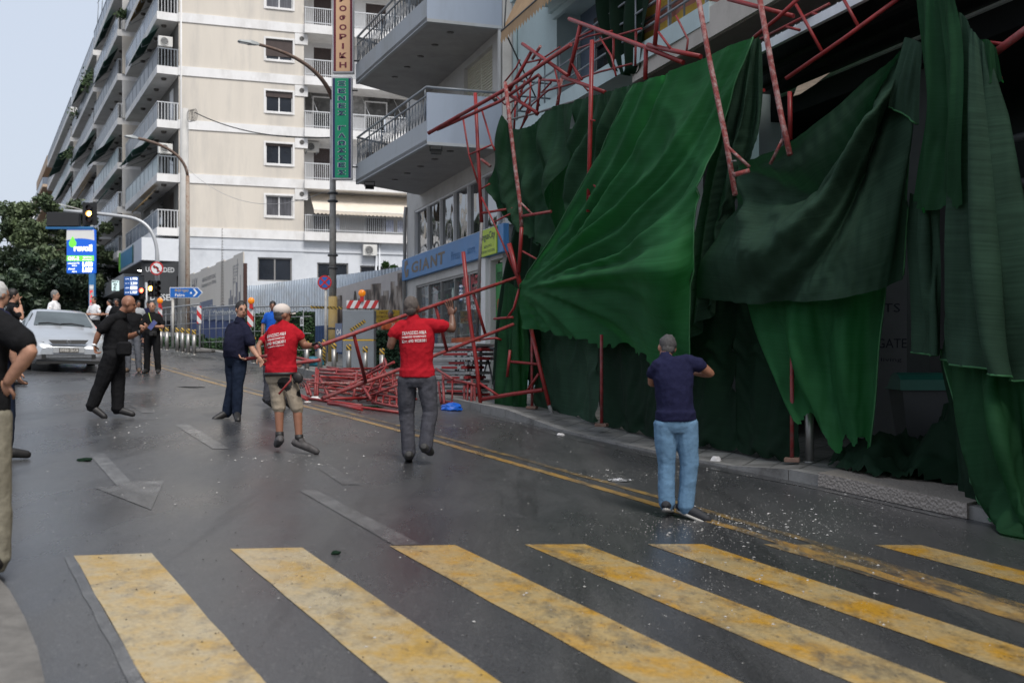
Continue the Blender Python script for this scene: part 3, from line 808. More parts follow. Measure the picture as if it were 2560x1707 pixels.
m = MB(); m.box(BF, -1.75, -0.1, 0.01, 0.05, 3.7, 6.75); brd = m.build('fuel_board', mat('fuel_board', (0, 0, 0)), BLD)
m = MB(); letters(m, BF, 'UNLEADED', -0.95, 6.42, w=1.45, h=0.26, b=0.06); letters(m, BF, 'DIESEL', -0.85, 4.95, w=1.2, h=0.34, b=0.06); m.build('lettering', mat('grey_letters', (0.55, 0.56, 0.57), 0.5), brd)
m = MB(); m.box(BF, 0.1, 0.75, 0.02, 0.06, 3.6, 5.6); m.build('poster', mat('station_poster', (0.25, 0.40, 0.42), 0.5, var=0.7, vscale=2), BLD)
place(BLD, C0 + Vector((0, 0, gz(C0.x, C0.y))))

# ---------------------------------------------------------------- farther blocks up the street
def far_block(name, label, t0, t1, ztop, wallm, balm, proj, floors, sgn=1, gap=None, awn=None):
    B = thing(name, label, 'building')
    a0, a1 = SL - t1, SL - t0
    zg = gz(BS.pt(a1).x, BS.pt(a1).y)
    m = MB(); m.box(BS, a0, a1, -12, 0, zg - 1, ztop); m.build('wall', wallm, B)
    st = (ztop - zg - 4.5) / floors
    for k in range(floors):
        z = zg + 4.5 + st * k
        pj = proj * (1.0 if k < floors - 1 else 0.7)
        m = MB(); m.box(BS, a0 + 0.4, a1 - 0.2, 0, pj, z, z + 0.35); bal = m.build('balcony', balm, B)
        m = MB(); m.box(BS, a0 + 0.4, a1 - 0.2, pj - 0.05, pj, z + 0.35, z + 1.2); m.box(BS, a1 - 0.25, a1 - 0.2, 0, pj, z + 0.35, z + 1.2); m.build('front_panel', [M_PANELD, M_PANEL, wallm][k % 3], bal)
        m = MB(); m.box(BS, a0 + 1, a1 - 1.2, 0.0, 0.02, z + 0.4, z + 2.4); m.build('balcony_door', M_SHUT, B)
        if awn:
            m = MB(); q = [BS.pt(a1 - 0.6, pj, z + st - 0.1), BS.pt(a0 + 1.5, pj, z + st - 0.1), BS.pt(a0 + 1.5, pj + 0.9, z + st - 1.2), BS.pt(a1 - 0.6, pj + 0.9, z + st - 1.2)]
            m.quad(*q); m.quad(*[p + Vector((0, 0, 0.02)) for p in q[::-1]]); m.build('awning', awn, B)
    place(B, BS.pt(a1, 0, zg)); return B
M_TANB = mat('tan_render', (0.50, 0.38, 0.28), 0.9, var=0.1)
far_block('apartment_building', 'distant tan block with stepped balconies above the street tree', 88, 112, 29.0, M_TANB, M_TANB, 1.7, 6)
far_block('apartment_building', 'pale far-off block at the left edge behind the tree', 150, 210, 30.0, M_WHITEB, M_WHITEB, 2.0, 7)

# ---------------------------------------------------------------- grey-balconied building with the bicycle shop
M_LGREY = mat('light_grey_render', (0.55, 0.53, 0.50), 0.88, var=0.06, vscale=0.9, dirt=(0.38, 0.36, 0.34), dirt_amt=0.5)
M_BALG = mat('grey_balcony_paint', (0.40, 0.42, 0.44), 0.7, var=0.05, vscale=0.8, dirt=(0.28, 0.28, 0.26), dirt_amt=0.6, dirt_scale=0.8, stretch=(1, 1, 0.4))
M_BALB = mat('blue_balcony_panel', (0.33, 0.38, 0.46), 0.55, var=0.05, vscale=0.6, dirt=(0.24, 0.27, 0.32), dirt_amt=0.4, stretch=(1.5, 1.5, 0.3))
GBO = Vector((-3.65, 37.5, 0)); GF = Fr(GBO, (0.3317, -0.9434, 0))
GL = 10.28
GRB = thing('shop_building', 'white corner building with deep grey balconies above a blue shop sign', 'building')
a_s0, c_sb0 = GF.hit(1017, 702); _, c_st0 = GF.hit(1017, 650)
a_s1, c_sb1 = GF.hit(1273, 630); _, c_st1 = GF.hit(1273, 559)
SB, ST = (c_sb0 + c_sb1) / 2, (c_st0 + c_st1) / 2                # sign bottom and top heights
wx0, wx1 = GF.hit(1036, 600)[0], GF.hit(1262, 600)[0]
wtop = GF.hit(1100, 494)[1]
sx0, sx1 = GF.hit(1040, 800)[0], GF.hit(1212, 800)[0]
gz0 = gz(-3.0, 36) + 0.15; gz1 = gz(-0.24, 27.8) + 0.15
dx0, dx1 = GF.hit(1226, 800)[0], GF.hit(1268, 800)[0]
lvx0, lvx1 = GF.hit(1160, 190)[0], GF.hit(1231, 190)[0]
lv = (lvx0, lvx1, 8.15, 9.95)
mb = MB()
mb.wall(GF, 0, GL, gz1 - 1, 22, [(wx0, wx1, ST + 0.02, wtop), (sx0, sx1, gz0 + 0.35, SB - 0.25), (dx0, dx1, gz1, SB - 0.1), lv, (lvx0, lvx1, 11.2, 13.1)], 0.22)
e_ = GF.pt(GL); e2 = e_ - GF.v * 9; o2 = GBO - GF.v * 9
mb.quad(Vector((e_.x, e_.y, -1)), Vector((e2.x, e2.y, -1)), Vector((e2.x, e2.y, 22)), Vector((e_.x, e_.y, 22)))
mb.quad(Vector((o2.x, o2.y, -1)), Vector((GBO.x, GBO.y, -1)), Vector((GBO.x, GBO.y, 22)), Vector((o2.x, o2.y, 22)))
mb.quad(Vector((GBO.x, GBO.y, 22)), Vector((e_.x, e_.y, 22)), Vector((e2.x, e2.y, 22)), Vector((o2.x, o2.y, 22)))
mb.build('wall', M_LGREY, GRB)
# upper strip of panes
mull = [1036, 1066, 1098, 1132, 1167, 1202, 1241, 1262]
M_REFL = new_mat('reflecting_pane'); nt = M_REFL.node_tree; b = nt.nodes['Principled BSDF']
b.inputs['Base Color'].default_value = (0.03, 0.032, 0.035, 1); b.inputs['Roughness'].default_value = 0.03; b.inputs['Specular IOR Level'].default_value = 1.0; b.inputs['IOR'].default_value = 2.2
tc = nt.nodes.new('ShaderNodeTexCoord'); nz = nt.nodes.new('ShaderNodeTexNoise'); nz.inputs['Scale'].default_value = 1.1; nz.inputs['Detail'].default_value = 1
bp = nt.nodes.new('ShaderNodeBump'); bp.inputs['Strength'].default_value = 0.12; bp.inputs['Distance'].default_value = 0.15
nt.links.new(tc.outputs['Object'], nz.inputs['Vector']); nt.links.new(nz.outputs['Fac'], bp.inputs['Height']); nt.links.new(bp.outputs[0], b.inputs['Normal'])
m = MB()
for x in mull:
    a = GF.hit(x, 600)[0]; m.box(GF, a - 0.03, a + 0.03, -0.16, -0.02, ST + 0.02, wtop)
m.box(GF, wx0, wx1, -0.16, -0.025, wtop - 0.06, wtop - 0.001); m.box(GF, wx0, wx1, -0.16, -0.025, ST + 0.021, ST + 0.08)
strip = m.build('window', M_ALU, GRB)
for i in range(len(mull) - 1):
    a, b2 = GF.hit(mull[i], 600)[0], GF.hit(mull[i + 1], 600)[0]
    m = MB(); m.box(GF, a + 0.02, b2 - 0.02, -0.13, -0.11, ST + 0.05, wtop - 0.03); m.build('pane', M_REFL, strip)
# shop window, shelving behind it
m = MB(); nsh = 5
for k in range(nsh + 1):
    a = sx0 + (sx1 - sx0) * k / nsh; m.box(GF, a - 0.03, a + 0.03, -0.16, -0.03, gz0 + 0.35, SB - 0.25)
m.box(GF, sx0, sx1, -0.16, -0.035, SB - 0.32, SB - 0.251); m.box(GF, sx0, sx1, -0.16, -0.035, gz0 + 0.351, gz0 + 0.45)
shopw = m.build('shop_window', M_GALU, GRB)
M_SHOPGL = mat('shop_glass', (0.75, 0.8, 0.8), 0.02, var=0, trans=0.92, spec=0.6, ior=1.45)
for k in range(nsh):
    a, b2 = sx0 + (sx1 - sx0) * k / nsh + 0.02, sx0 + (sx1 - sx0) * (k + 1) / nsh - 0.02
    m = MB(); m.qf(GF, a, b2, gz0 + 0.42, SB - 0.3, -0.10); m.build('pane', M_SHOPGL, shopw)
m = MB(); m.qf(GF, sx0 - 1, sx1 + 0.2, gz0 - 1, SB, -2.6); m.quad(GF.pt(sx0 - 1, -2.6, SB - 0.1), GF.pt(sx1 + 0.2, -2.6, SB - 0.1), GF.pt(sx1 + 0.2, -0.2, SB - 0.1), GF.pt(sx0 - 1, -0.2, SB - 0.1))
m.build('shop_interior', mat('shop_interior', (0.05, 0.055, 0.06), 0.9, var=0.6, vscale=1.5), GRB)
m = MB()
for k in range(7): m.box(GF, sx0 + 0.1, sx1 - 0.1, -0.55, -0.35, gz0 + 0.5 + k * 0.36, gz0 + 0.53 + k * 0.36)
for k in range(9):
    a = sx0 + 0.1 + (sx1 - sx0 - 0.2) * k / 8; m.box(GF, a - 0.015, a + 0.015, -0.56, -0.34, gz0 + 0.45, SB - 0.35)
shelf = m.build('shop_shelving', mat('shelf_metal', (0.33, 0.36, 0.36), 0.4, metal=0.3), GRB)
cols = [(0.25, 0.03, 0.02), (0.02, 0.10, 0.18), (0.22, 0.13, 0.02), (0.20, 0.20, 0.20), (0.03, 0.03, 0.03), (0.04, 0.15, 0.06)]
for k in range(7):
    a = sx0 + 0.15
    while a < sx1 - 0.5:
        w_ = random.uniform(0.15, 0.5); h_ = random.uniform(0.1, 0.28)
        if random.random() < 0.75:
            m = MB(); m.box(GF, a, a + w_, -0.53, -0.37, gz0 + 0.531 + k * 0.36, gz0 + 0.53 + k * 0.36 + h_)
            ci = random.randrange(6); m.build('shop_goods', mat('goods%d' % ci, cols[ci], 0.5, var=0.3, vscale=5), shelf)
        a += w_ + random.uniform(0.02, 0.25)
# sign board
M_GBLUE = mat('sign_blue', (0.05, 0.20, 0.46), 0.45, var=0.06, dirt=(0.10, 0.22, 0.40), dirt_amt=0.4)
M_GGOLD = mat('faded_sign_letters', (0.20, 0.165, 0.13), 0.7, var=0.15, vscale=6)
sg = thing('shop_sign', 'long blue fascia sign with faded GIANT lettering above the shop window', 'sign')
m = MB(); m.bbox(GF, a_s0 - 0.05, a_s1, 0.005, 0.16, SB, ST, 0.01); m.build('board', M_GBLUE, sg)
m = MB(); mid = (SB + ST) / 2; hh = ST - SB
g0, g1 = GF.hit(1040, 650)[0], GF.hit(1125, 650)[0]
for ch, t0, t1 in (('G', 0, .23), ('I', .27, .32), ('A', .35, .57), ('N', .60, .79), ('T', .81, 1.0)):
    ml = MB(); letters(ml, GF, ch, g0 + (g1 - g0) * (t0 + t1) / 2, mid - 0.02, w=(g1 - g0) * (t1 - t0), h=hh * 0.52, b=0.166, bold=0.03, slant=0.12); ml.build('letter', M_GGOLD, sg)
q = GF.pt(a_s0 + 0.55, 0.163, mid)
m.add([GF.pt(a_s0 + x, 0.166, mid + z) for x, z in ((0.35, 0.28), (0.75, 0.30), (0.85, 0.12), (0.62, 0.13), (0.48, 0.0), (0.62, -0.12), (0.66, -0.02), (0.95, -0.02), (0.85, -0.26), (0.5, -0.30), (0.3, -0.05))], [tuple(range(11))[::-1]])
m.build('emblem', M_GGOLD, sg)
m = MB(); letters(m, GF, 'Pireas', GF.hit(1152, 640)[0], mid - 0.06, h=hh * 0.36, b=0.166, bold=0.0); letters(m, GF, 'store', GF.hit(1192, 630)[0], mid - 0.06, h=hh * 0.26, b=0.166, bold=0.0)
m.build('small_lettering', mat('faded_small_letters', (0.06, 0.16, 0.34), 0.7), sg)
l0, l1 = GF.hit(1218, 600)[0], GF.hit(1259, 600)[0]
sg2 = thing('shop_sign', 'lime green square sign with dark lettering on the blue fascia', 'sign')
m = MB(); m.bbox(GF, l0, l1, 0.165, 0.20, SB + 0.0, ST - 0.02, 0.004); m.build('board', mat('lime_sign', (0.42, 0.55, 0.04), 0.5, var=0.05), sg2)
m = MB(); lc = (l0 + l1) / 2
letters(m, GF, 'linguaCity', lc, mid + 0.13, w=(l1 - l0) * 0.86, h=hh * 0.34, b=0.206, bold=0.004)
letters(m, GF, 'ΚΕΝΤΡΟ', lc, mid - 0.12, w=(l1 - l0) * 0.45, h=hh * 0.09, b=0.206, bold=0.0); letters(m, GF, 'ΞΕΝΩΝ ΓΛΩΣΣΩΝ', lc, mid - 0.25, w=(l1 - l0) * 0.8, h=hh * 0.09, b=0.206, bold=0.0)
m.build('lettering', mat('dark_letters', (0.03, 0.05, 0.08), 0.6), sg2)
m = MB(); q0, q1 = GF.hit(1213, 800)[0], GF.hit(1224, 800)[0]; m.box(GF, q0, q1, 0.0, 0.12, gz1 - 0.6, SB - 0.01); m.build('white_pillar', M_WHITEB, GRB)
# door recess with a green school poster
ps = thing('school_poster', 'tall green school poster with Greek lettering beside the shop window', 'poster')
m = MB(); m.box(GF, dx0 + 0.1, GL - 0.02, -0.18, -0.12, gz1 + 0.1, SB - 0.2); m.build('board', mat('poster_green', (0.03, 0.22, 0.05), 0.5, var=0.08), ps)
pc = (dx0 + GL) / 2 + 0.05; pw = GL - dx0 - 0.3
m = MB(); letters(m, GF, 'linguaCity', pc, SB - 0.52, w=pw, h=0.4, b=-0.11, bold=0.0)
for i, (t, z) in enumerate((('ΙΔΙΑΙΤΕΡΑ', 1.45), ('ΜΑΘΗΜΑΤΑ', 1.15), ('ON LINE', 0.80), ('ΜΑΘΗΜΑ', 0.45))): letters(m, GF, t, pc + 0.1, gz1 + z, w=pw * (0.95 if i != 2 else 0.6), h=0.19, b=-0.11, bold=0.01, rot=0.12)
m.build('lettering', M_BLACK, ps)
m = MB(); letters(m, GF, 'ΑΓΓΛΙΚΑ', pc, gz1 + 2.05, w=pw, h=0.28, b=-0.11, bold=0.02, rot=0.12); letters(m, GF, 'GR', pc, gz1 + 1.72, w=pw * 0.4, h=0.16, b=-0.11); m.build('red_lettering', mat('red_print', (0.42, 0.07, 0.03), 0.6), ps)
# window stickers
stk = thing('window_sticker', 'red and white bicycle lettering stuck on the shop window', 'sticker')
kx = GF.hit(1175, 700)[0]
m = MB(); letters(m, GF, 'ποδήλατα', kx, GF.hit(1175, 700)[1], w=1.9, h=0.42, b=-0.06, bold=0.03); letters(m, GF, 'αξεσουάρ', kx, GF.hit(1175, 724)[1], w=1.6, h=0.22, b=-0.06, bold=0.02); m.build('red_lettering', mat('sticker_red', (0.45, 0.04, 0.05), 0.5), stk)
m = MB(); letters(m, GF, 'ανταλλακτικά', kx, GF.hit(1175, 745)[1], w=1.5, h=0.2, b=-0.055, bold=0.02); letters(m, GF, 'service', kx - 0.1, GF.hit(1175, 766)[1], w=1.0, h=0.2, b=-0.055, bold=0.02); m.build('white_lettering', mat('sticker_white', (0.7, 0.7, 0.7), 0.5), stk)
bn = thing('shop_banner', 'white banner with bicycle outlines low on the shop window', 'banner')
bx0, bx1 = GF.hit(1132, 860)[0], GF.hit(1222, 860)[0]; bz0, bz1 = GF.hit(1180, 905)[1], GF.hit(1180, 842)[1]
m = MB(); m.box(GF, bx0, bx1, 0.02, 0.035, bz0, bz1); m.build('sheet', mat('banner_white', (0.68, 0.67, 0.66), 0.6, var=0.05), bn)
m = MB(); m.box(GF, bx0, bx1, 0.037, 0.042, bz1 - 0.14, bz1); m.build('red_strip', mat('banner_red', (0.5, 0.10, 0.03), 0.6, var=0.4, vscale=3), bn)
m = MB()
for k in range(4):
    q = GF.pt(bx0 + 0.35 + k * (bx1 - bx0 - 0.6) / 3.4, 0.04, (bz0 + bz1) / 2 - 0.02); m.lathe(q, [(0.17, 0), (0.17, 0.005), (0.145, 0.005), (0.145, 0)], 20, GF.v, False)
letters(m, GF, 'bic', bx1 - 0.35, (bz0 + bz1) / 2 - 0.2, h=0.2, b=0.042, bold=0.02); m.build('print', M_BLACK, bn)
# balconies: deep slabs running out over the pavement
def deep_balcony(z):
    N_ = Vector((-2.14, 27.2)); F_ = Vector((-4.83, 33.4)); W1 = Vector((-0.24 - 0.02, 27.82)); W0 = Vector((-3.05, 35.8))
    m = MB(); m.prism([N_, W1, W0, F_], z, z + 0.10); b_ = m.build('balcony', mat('balcony_soffit', (0.36, 0.35, 0.34), 0.85, var=0.08, vscale=1.5, dirt=(0.25, 0.24, 0.23), dirt_amt=0.5), GRB)
    d = (F_ - N_); L_ = d.length; fs_ = Fr((F_.x, F_.y, 0), (-d.x, -d.y, 0))       # long front, seen from the street
    m = MB(); m.box(fs_, 0, L_ - 0.03, -0.10, 0.0, z - 0.03, z + 0.58); m.build('fascia', M_BALG, b_)
    e = W1 - N_; es = Fr((N_.x, N_.y, 0), (e.x, e.y, 0))
    m = MB(); m.box(es, 0, e.length, -0.08, 0.002, z - 0.03, z + 1.28); m.build('side_panel', M_BALB, b_)
    m = MB(); m.box(es, 0, e.length, -0.09, 0.012, z - 0.04, z + 0.04); m.build('side_edge', M_BALG, b_)
    m = MB(); r = 0.035
    m.tube([es.pt(e.length, -0.04, z + 1.42), es.pt(0, -0.04, z + 1.42), fs_.pt(0, -0.05, z + 1.42)], r, 8)
    m.tube([es.pt(0, -0.04, z + 1.20), fs_.pt(0, -0.05, z + 1.20)], 0.025, 6)
    f2 = W0 - F_; f2s = Fr((W0.x, W0.y, 0), (-f2.x, -f2.y, 0))
    m.tube([fs_.pt(0, -0.05, z + 1.42), f2s.pt(0, 0, z + 1.42)], r, 8)
    n = 26
    for k in range(n + 1):
        x = 0.05 + (L_ - 0.1) * k / n
        m.tube([fs_.pt(x, -0.05, z + 0.58), fs_.pt(x, -0.05, z + 1.20)], 0.012 if k % 5 else 0.025, 5)
        if k < n:
            x2 = 0.05 + (L_ - 0.1) * (k + 1) / n
            m.tube([fs_.pt(x, -0.05, z + 0.6), fs_.pt(x2, -0.05, z + 1.18)], 0.007, 4); m.tube([fs_.pt(x2, -0.05, z + 0.6), fs_.pt(x, -0.05, z + 1.18)], 0.007, 4)
        if k % 5 == 0: m.tube([fs_.pt(x, -0.05, z + 1.2), fs_.pt(x, -0.05, z + 1.42)], 0.02, 5)
    n2 = 18
    for k in range(n2): m.tube([f2s.pt(f2.length * k / n2, 0, z + 0.1), f2s.pt(f2.length * k / n2, 0, z + 1.4)], 0.012, 5)
    m.build('railing', M_RAILG, b_)
    for k in range(5):
        q = N_.lerp(F_, 0.12 + 0.18 * k) + Vector((0.85, 0.28)); m = MB(); m.lathe((q.x, q.y, z - 0.005), [(0.02, -0.02), (0.09, -0.018), (0.10, 0.0)], 14); m.build('downlight', M_LAMPOFF, b_)
    return b_, fs_, es
b1 = deep_balcony(7.06); b2 = deep_balcony(10.16); b3 = deep_balcony(13.26)
m = MB()
for z in (lv, (lvx0, lvx1, 11.2, 13.1)):
    a0, a1, c0, c1 = z
    m = MB(); m.box(GF, a0, a1, -0.16, -0.12, c0, c0 + 0.08); m.box(GF, a0, a1, -0.16, -0.12, c1 - 0.08, c1); m.box(GF, a0, a0 + 0.08, -0.16, -0.11, c0, c1); m.box(GF, a1 - 0.08, a1, -0.16, -0.11, c0, c1); m.box(GF, (a0 + a1) / 2 - 0.06, (a0 + a1) / 2 + 0.06, -0.16, -0.11, c0, c1)
    w_ = m.build('louvred_shutter', mat('cream_shutter', (0.58, 0.55, 0.44), 0.5, var=0.05), GRB)
    n = 20
    for k in range(n):
        zc = c0 + 0.1 + (c1 - c0 - 0.2) * (k + 0.5) / n
        m = MB(); m.box(Fr(GF.pt(0, -0.14, zc), GF.u, GF.v), a0 + 0.07, a1 - 0.07, -0.03, 0.02, -0.022, 0.022)
        m.build('slat', mat('cream_shutter', (0, 0, 0)), w_)
aca = GF.hit(1105, 195)[0]
ac_unit(GRB, Fr(GF.pt(aca, 0, 0), -GF.v, GF.u), -0.50, 0.0, 8.45, 0.42, 1.05, 0.7)
m = MB(); q = GF.pt(GL - 0.08, 0.06, 0); m.tube([(q.x, q.y, 5), (q.x, q.y, 22)], 0.05, 8); m.build('drainpipe', M_WHITEB, GRB)
m = MB(); m.tube([GF.pt(0.05, 0.05, 6.9), GF.pt(0.02, 0.08, 6.5), GF.pt(-0.02, 0.08, gz0)], 0.06, 8); m.build('drainpipe', M_GALU, GRB)
# floodlights under the lower balcony
for px, py, Y in ((1090, 372, 27.4), (924, 466, 33.0)):
    f_ = thing('floodlight', 'small black floodlight under the balcony, %s one' % ('nearer' if Y < 30 else 'farther'), 'floodlight')
    q = P(px, py, Y); q.z = 7.04
    m = MB(); m.box(Fr(q, (1, 0.3, 0)), -0.13, 0.13, -0.05, 0.05, -0.22, -0.10); m.build('lamp_housing', M_BLACK, f_)
    m = MB(); m.tube([q + Vector((-0.15, 0, -0.15)), q + Vector((-0.15, 0, 0)), q + Vector((0.15, 0, 0)), q + Vector((0.15, 0, -0.15))], 0.012, 6); m.build('bracket', M_BLACK, f_)
    place(f_, q)
place(GRB, gp(GBO.x, GBO.y))
for o_ in (sg, sg2, stk, bn, ps): place(o_, GF.pt(5, 0.1, gz0))

# ---- the two hanging vertical signs at the balcony's far corner
def v_sign(x0, x1, y0, y1, Y, base, edge, letter, text, label, outline):
    S_ = thing('vertical_sign', label, 'sign')
    p0, p1 = P(x0, y1, Y), P(x1, y0, Y); f = Fr((p0.x, p0.y, 0), (1, 0.0, 0)); w = p1.x - p0.x; z0, z1 = p0.z, p1.z
    m = MB(); m.bbox(f, 0, w, -0.2, 0.0, z0, z1, 0.015); m.build('case', mat('sign_case', (0.42, 0.42, 0.43), 0.4, metal=0.4), S_)
    m = MB(); m.box(f, 0.035, w - 0.035, 0.0, 0.004, z0 + 0.05, z1 - 0.05); m.build('edge_panel', edge, S_)
    m = MB(); m.box(f, w * 0.17, w * 0.83, 0.004, 0.008, z0 + 0.05, z1 - 0.05); m.build('face_panel', base, S_)
    ts = list(text); H_ = z1 - z0 - 0.2; st = H_ / len(ts)
    for i, ch in enumerate(ts):
        mo = MB(); ml = MB()
        if ch == ' ': continue
        zc = z1 - 0.1 - st * (i + 0.5)
        ww = w * (0.34 if ch != 'Ι' else 0.10)
        if outline: letters(mo, f, ch, w / 2, zc, w=ww + 0.03, h=st * 0.66, b=0.010, bold=0.05)
        letters(ml, f, ch, w / 2, zc, w=ww, h=st * 0.60, b=0.014, bold=0.035)
        lo_ = ml.build('letter', letter, S_)
        if outline: mo.build('letter_outline', outline, lo_)
    m = MB()
    for z in (z0 + 0.4, z1 - 0.4): m.tube([f.pt(w, -0.1, z), f.pt(w + 0.16, -0.1, z)], 0.025, 6)
    m.build('bracket', M_RAILD, S_)
    place(S_, f.pt(w / 2, 0, z0))
v_sign(831, 884, -92, 183, 33.0, mat('sign_peach', (0.55, 0.34, 0.20), 0.5, var=0.03), mat('sign_maroon', (0.10, 0.008, 0.02), 0.5, var=0.05), mat('maroon_letters', (0.12, 0.01, 0.025), 0.5, var=0.05), 'ΠΛΗΡΟΦΟΡΙΚΗ', 'tall peach sign with maroon Greek letters, the upper one on the balcony', None)
v_sign(829, 880, 192, 449, 33.0, mat('sign_green', (0.0, 0.23, 0.115), 0.5, var=0.03), mat('sign_navy', (0.012, 0.016, 0.085), 0.5, var=0.05), mat('navy_letters', (0.012, 0.014, 0.09), 0.5), 'ΞΕΝΕΣ ΓΛΩΣΣΕΣ', 'tall green sign with navy Greek letters, the lower one on the balcony', mat('pale_outline', (0.55, 0.62, 0.62), 0.5))

# ---------------------------------------------------------------- mint building between
M_MINT = mat('mint_render', (0.50, 0.60, 0.60), 0.88, var=0.05, vscale=0.8, dirt=(0.36, 0.42, 0.42), dirt_amt=0.4)
M_SLATE = mat('slate_paint', (0.16, 0.20, 0.27), 0.7, var=0.08)
MINT = thing('mint_building', 'pale mint building front behind the tangled scaffold tubes', 'building')
MO = GF.pt(GL) - GF.v * 0.35; MF = Fr(MO, (0.3317, -0.9434, 0))
ML = 11.5
mw0 = MF.hit(1392, 200)[0]
hole = (mw0, mw0 + 5.2, 7.25, 9.7)
mb = MB(); mb.wall(MF, 0, ML, -1, 22, [hole, (mw0, mw0 + 5.2, 10.4, 12.7), (1.6, ML - 0.3, 0.2, 6.5)], 0.6); mb.build('wall', M_MINT, MINT)
mb = MB(); mb.qf(MF, 1.5, ML, -1, 6.6, -0.62); mb.build('shopfront', mat('dark_shopfront', (0.022, 0.022, 0.024), 0.35, var=0.4, vscale=0.8), MINT)
mb = MB(); mb.qf(MF, hole[0] - 0.1, hole[1] + 0.1, hole[2], hole[3] + 0.2, -0.6); mb.build('recess_wall', M_SLATE, MINT)
window(MINT, MF, hole[0] + 0.9, hole[0] + 2.9, 7.3, 9.35, -0.48, shutter=0.35, panes=2)
m = MB(); m.box(MF, hole[0] - 0.15, hole[1] + 0.15, 0.0, 0.16, 9.7, 9.95); m.box(MF, hole[0] - 0.08, hole[1] + 0.1, 0.0, 0.09, 9.55, 9.7); m.build('lintel', M_MINT, MINT)
for z, pj in ((9.95, 1.0), (6.85, 0.9)):
    x0 = MF.hit(1275, 65, pj)[0] if z > 9 else mw0 - 0.4
    m = MB(); m.box(MF, x0, ML, 0, pj, z, z + 0.32); bal = m.build('balcony', M_MINT, MINT)
    m = MB(); zz = z + 0.32
    for h in (0.25, 0.6, 0.95): m.tube([MF.pt(x0 + 0.04, 0.02, zz + h), MF.pt(x0 + 0.04, pj - 0.04, zz + h), MF.pt(ML, pj - 0.04, zz + h)], 0.022, 6)
    for k in range(10): m.tube([MF.pt(x0 + 0.04 + (ML - x0) * k / 10, pj - 0.04, zz), MF.pt(x0 + 0.04 + (ML - x0) * k / 10, pj - 0.04, zz + 0.95)], 0.018, 6)
    m.build('railing', M_RAILW if z > 9 else M_RAILG, bal)
# tan awning hanging below the upper balcony
M_AWN2 = mat('faded_tan_awning', (0.40, 0.26, 0.14), 0.85, var=0.12, vscale=4, dirt=(0.25, 0.16, 0.09), dirt_amt=0.5)
ax0, ax1 = MF.hit(1306, 70, 1.0)[0], MF.hit(1306, 70, 1.0)[0] + 6.0
m = MB(); zt = 9.93; zl = 9.0
A = [MF.pt(ax0, 1.05, zt), MF.pt(ax1, 1.05, zt), MF.pt(ax1, 1.5, zl), MF.pt(ax0, 1.5, zl)]
m.quad(A[3], A[2], A[1], A[0]); m.quad(*[p - MF.v * 0.015 for p in A])
n = 34
for k in range(n):
    xa, xb = ax0 + (ax1 - ax0) * k / n, ax0 + (ax1 - ax0) * (k + 1) / n; xm = (xa + xb) / 2
    m.add([MF.pt(xa, 1.503, zl), MF.pt(xb, 1.503, zl), MF.pt(xb, 1.52, zl - 0.22), MF.pt(xm, 1.52, zl - 0.32), MF.pt(xa, 1.52, zl - 0.22)], [(0, 1, 2, 3, 4)])
aw = m.build('awning', M_AWN2, MINT)
m = MB(); m.tube([MF.pt(ax0, 1.5, zl), MF.pt(ax1, 1.5, zl)], 0.025, 6); m.tube([MF.pt(ax0 + 0.25, 1.46, zt), MF.pt(ax0 + 0.1, 1.47, zl), MF.pt(ax0 - 0.35, 0.3, zl - 1.8)], 0.02, 6); m.build('awning_arm', M_RAILD, aw)
m = MB(); q = MF.pt(0.15, 0.06, 0); m.tube([(q.x, q.y, 4), (q.x, q.y, 22)], 0.06, 8); m.build('drainpipe', M_MINT, MINT)
place(MINT, gp(MO.x, MO.y))

# ---------------------------------------------------------------- building behind the netting
M_CREAM = mat('cream_slab', (0.52, 0.47, 0.42), 0.88, var=0.06, vscale=1.5, dirt=(0.36, 0.32, 0.28), dirt_amt=0.5, dirt_scale=2)
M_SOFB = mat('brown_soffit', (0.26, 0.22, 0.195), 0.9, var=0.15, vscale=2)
NB = thing('netted_building', 'building with cream balcony slab and dark ground floor behind the green netting', 'building')
NO = Vector((0.69, 28, 0)); NF = Fr(NO, (0.3134, -0.9497, 0))
NLn = 34.0
fa0 = NF.hit(1581, 131, 1.26)[0]
mb = MB(); mb.qf(NF, fa0 - 0.2, NLn, 6.6, 24, 0.0)
mb.quad(NF.pt(fa0 - 0.2, -6, 0), NF.pt(fa0 - 0.2, 0, 0), NF.pt(fa0 - 0.2, 0, 24), NF.pt(fa0 - 0.2, -6, 24))
mb.build('wall', M_CREAM, NB)
m = MB(); m.box(NF, fa0, NLn, 0.0, 1.26, 6.6, 7.08); bal = m.build('balcony', M_CREAM, NB)
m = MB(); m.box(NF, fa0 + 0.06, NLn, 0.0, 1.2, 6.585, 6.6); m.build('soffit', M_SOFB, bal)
m = MB(); m.box(NF, fa0 - 0.35, fa0 - 0.05, -0.3, 0.35, 0, 8.2); m.build('corner_column', M_WHITEB, NB)
m = MB(); zz = 7.08
for h in (0.5, 0.95): m.tube([NF.pt(fa0 + 0.05, 0.05, zz + h), NF.pt(fa0 + 0.05, 1.2, zz + h), NF.pt(NLn, 1.2, zz + h)], 0.025, 6)
for k in range(16): m.box(NF, fa0 + 0.03 + k * 1.3, fa0 + 0.08 + k * 1.3, 1.17, 1.22, zz - 0.4, zz + 1.0)
m.build('railing', M_RAILG, bal)
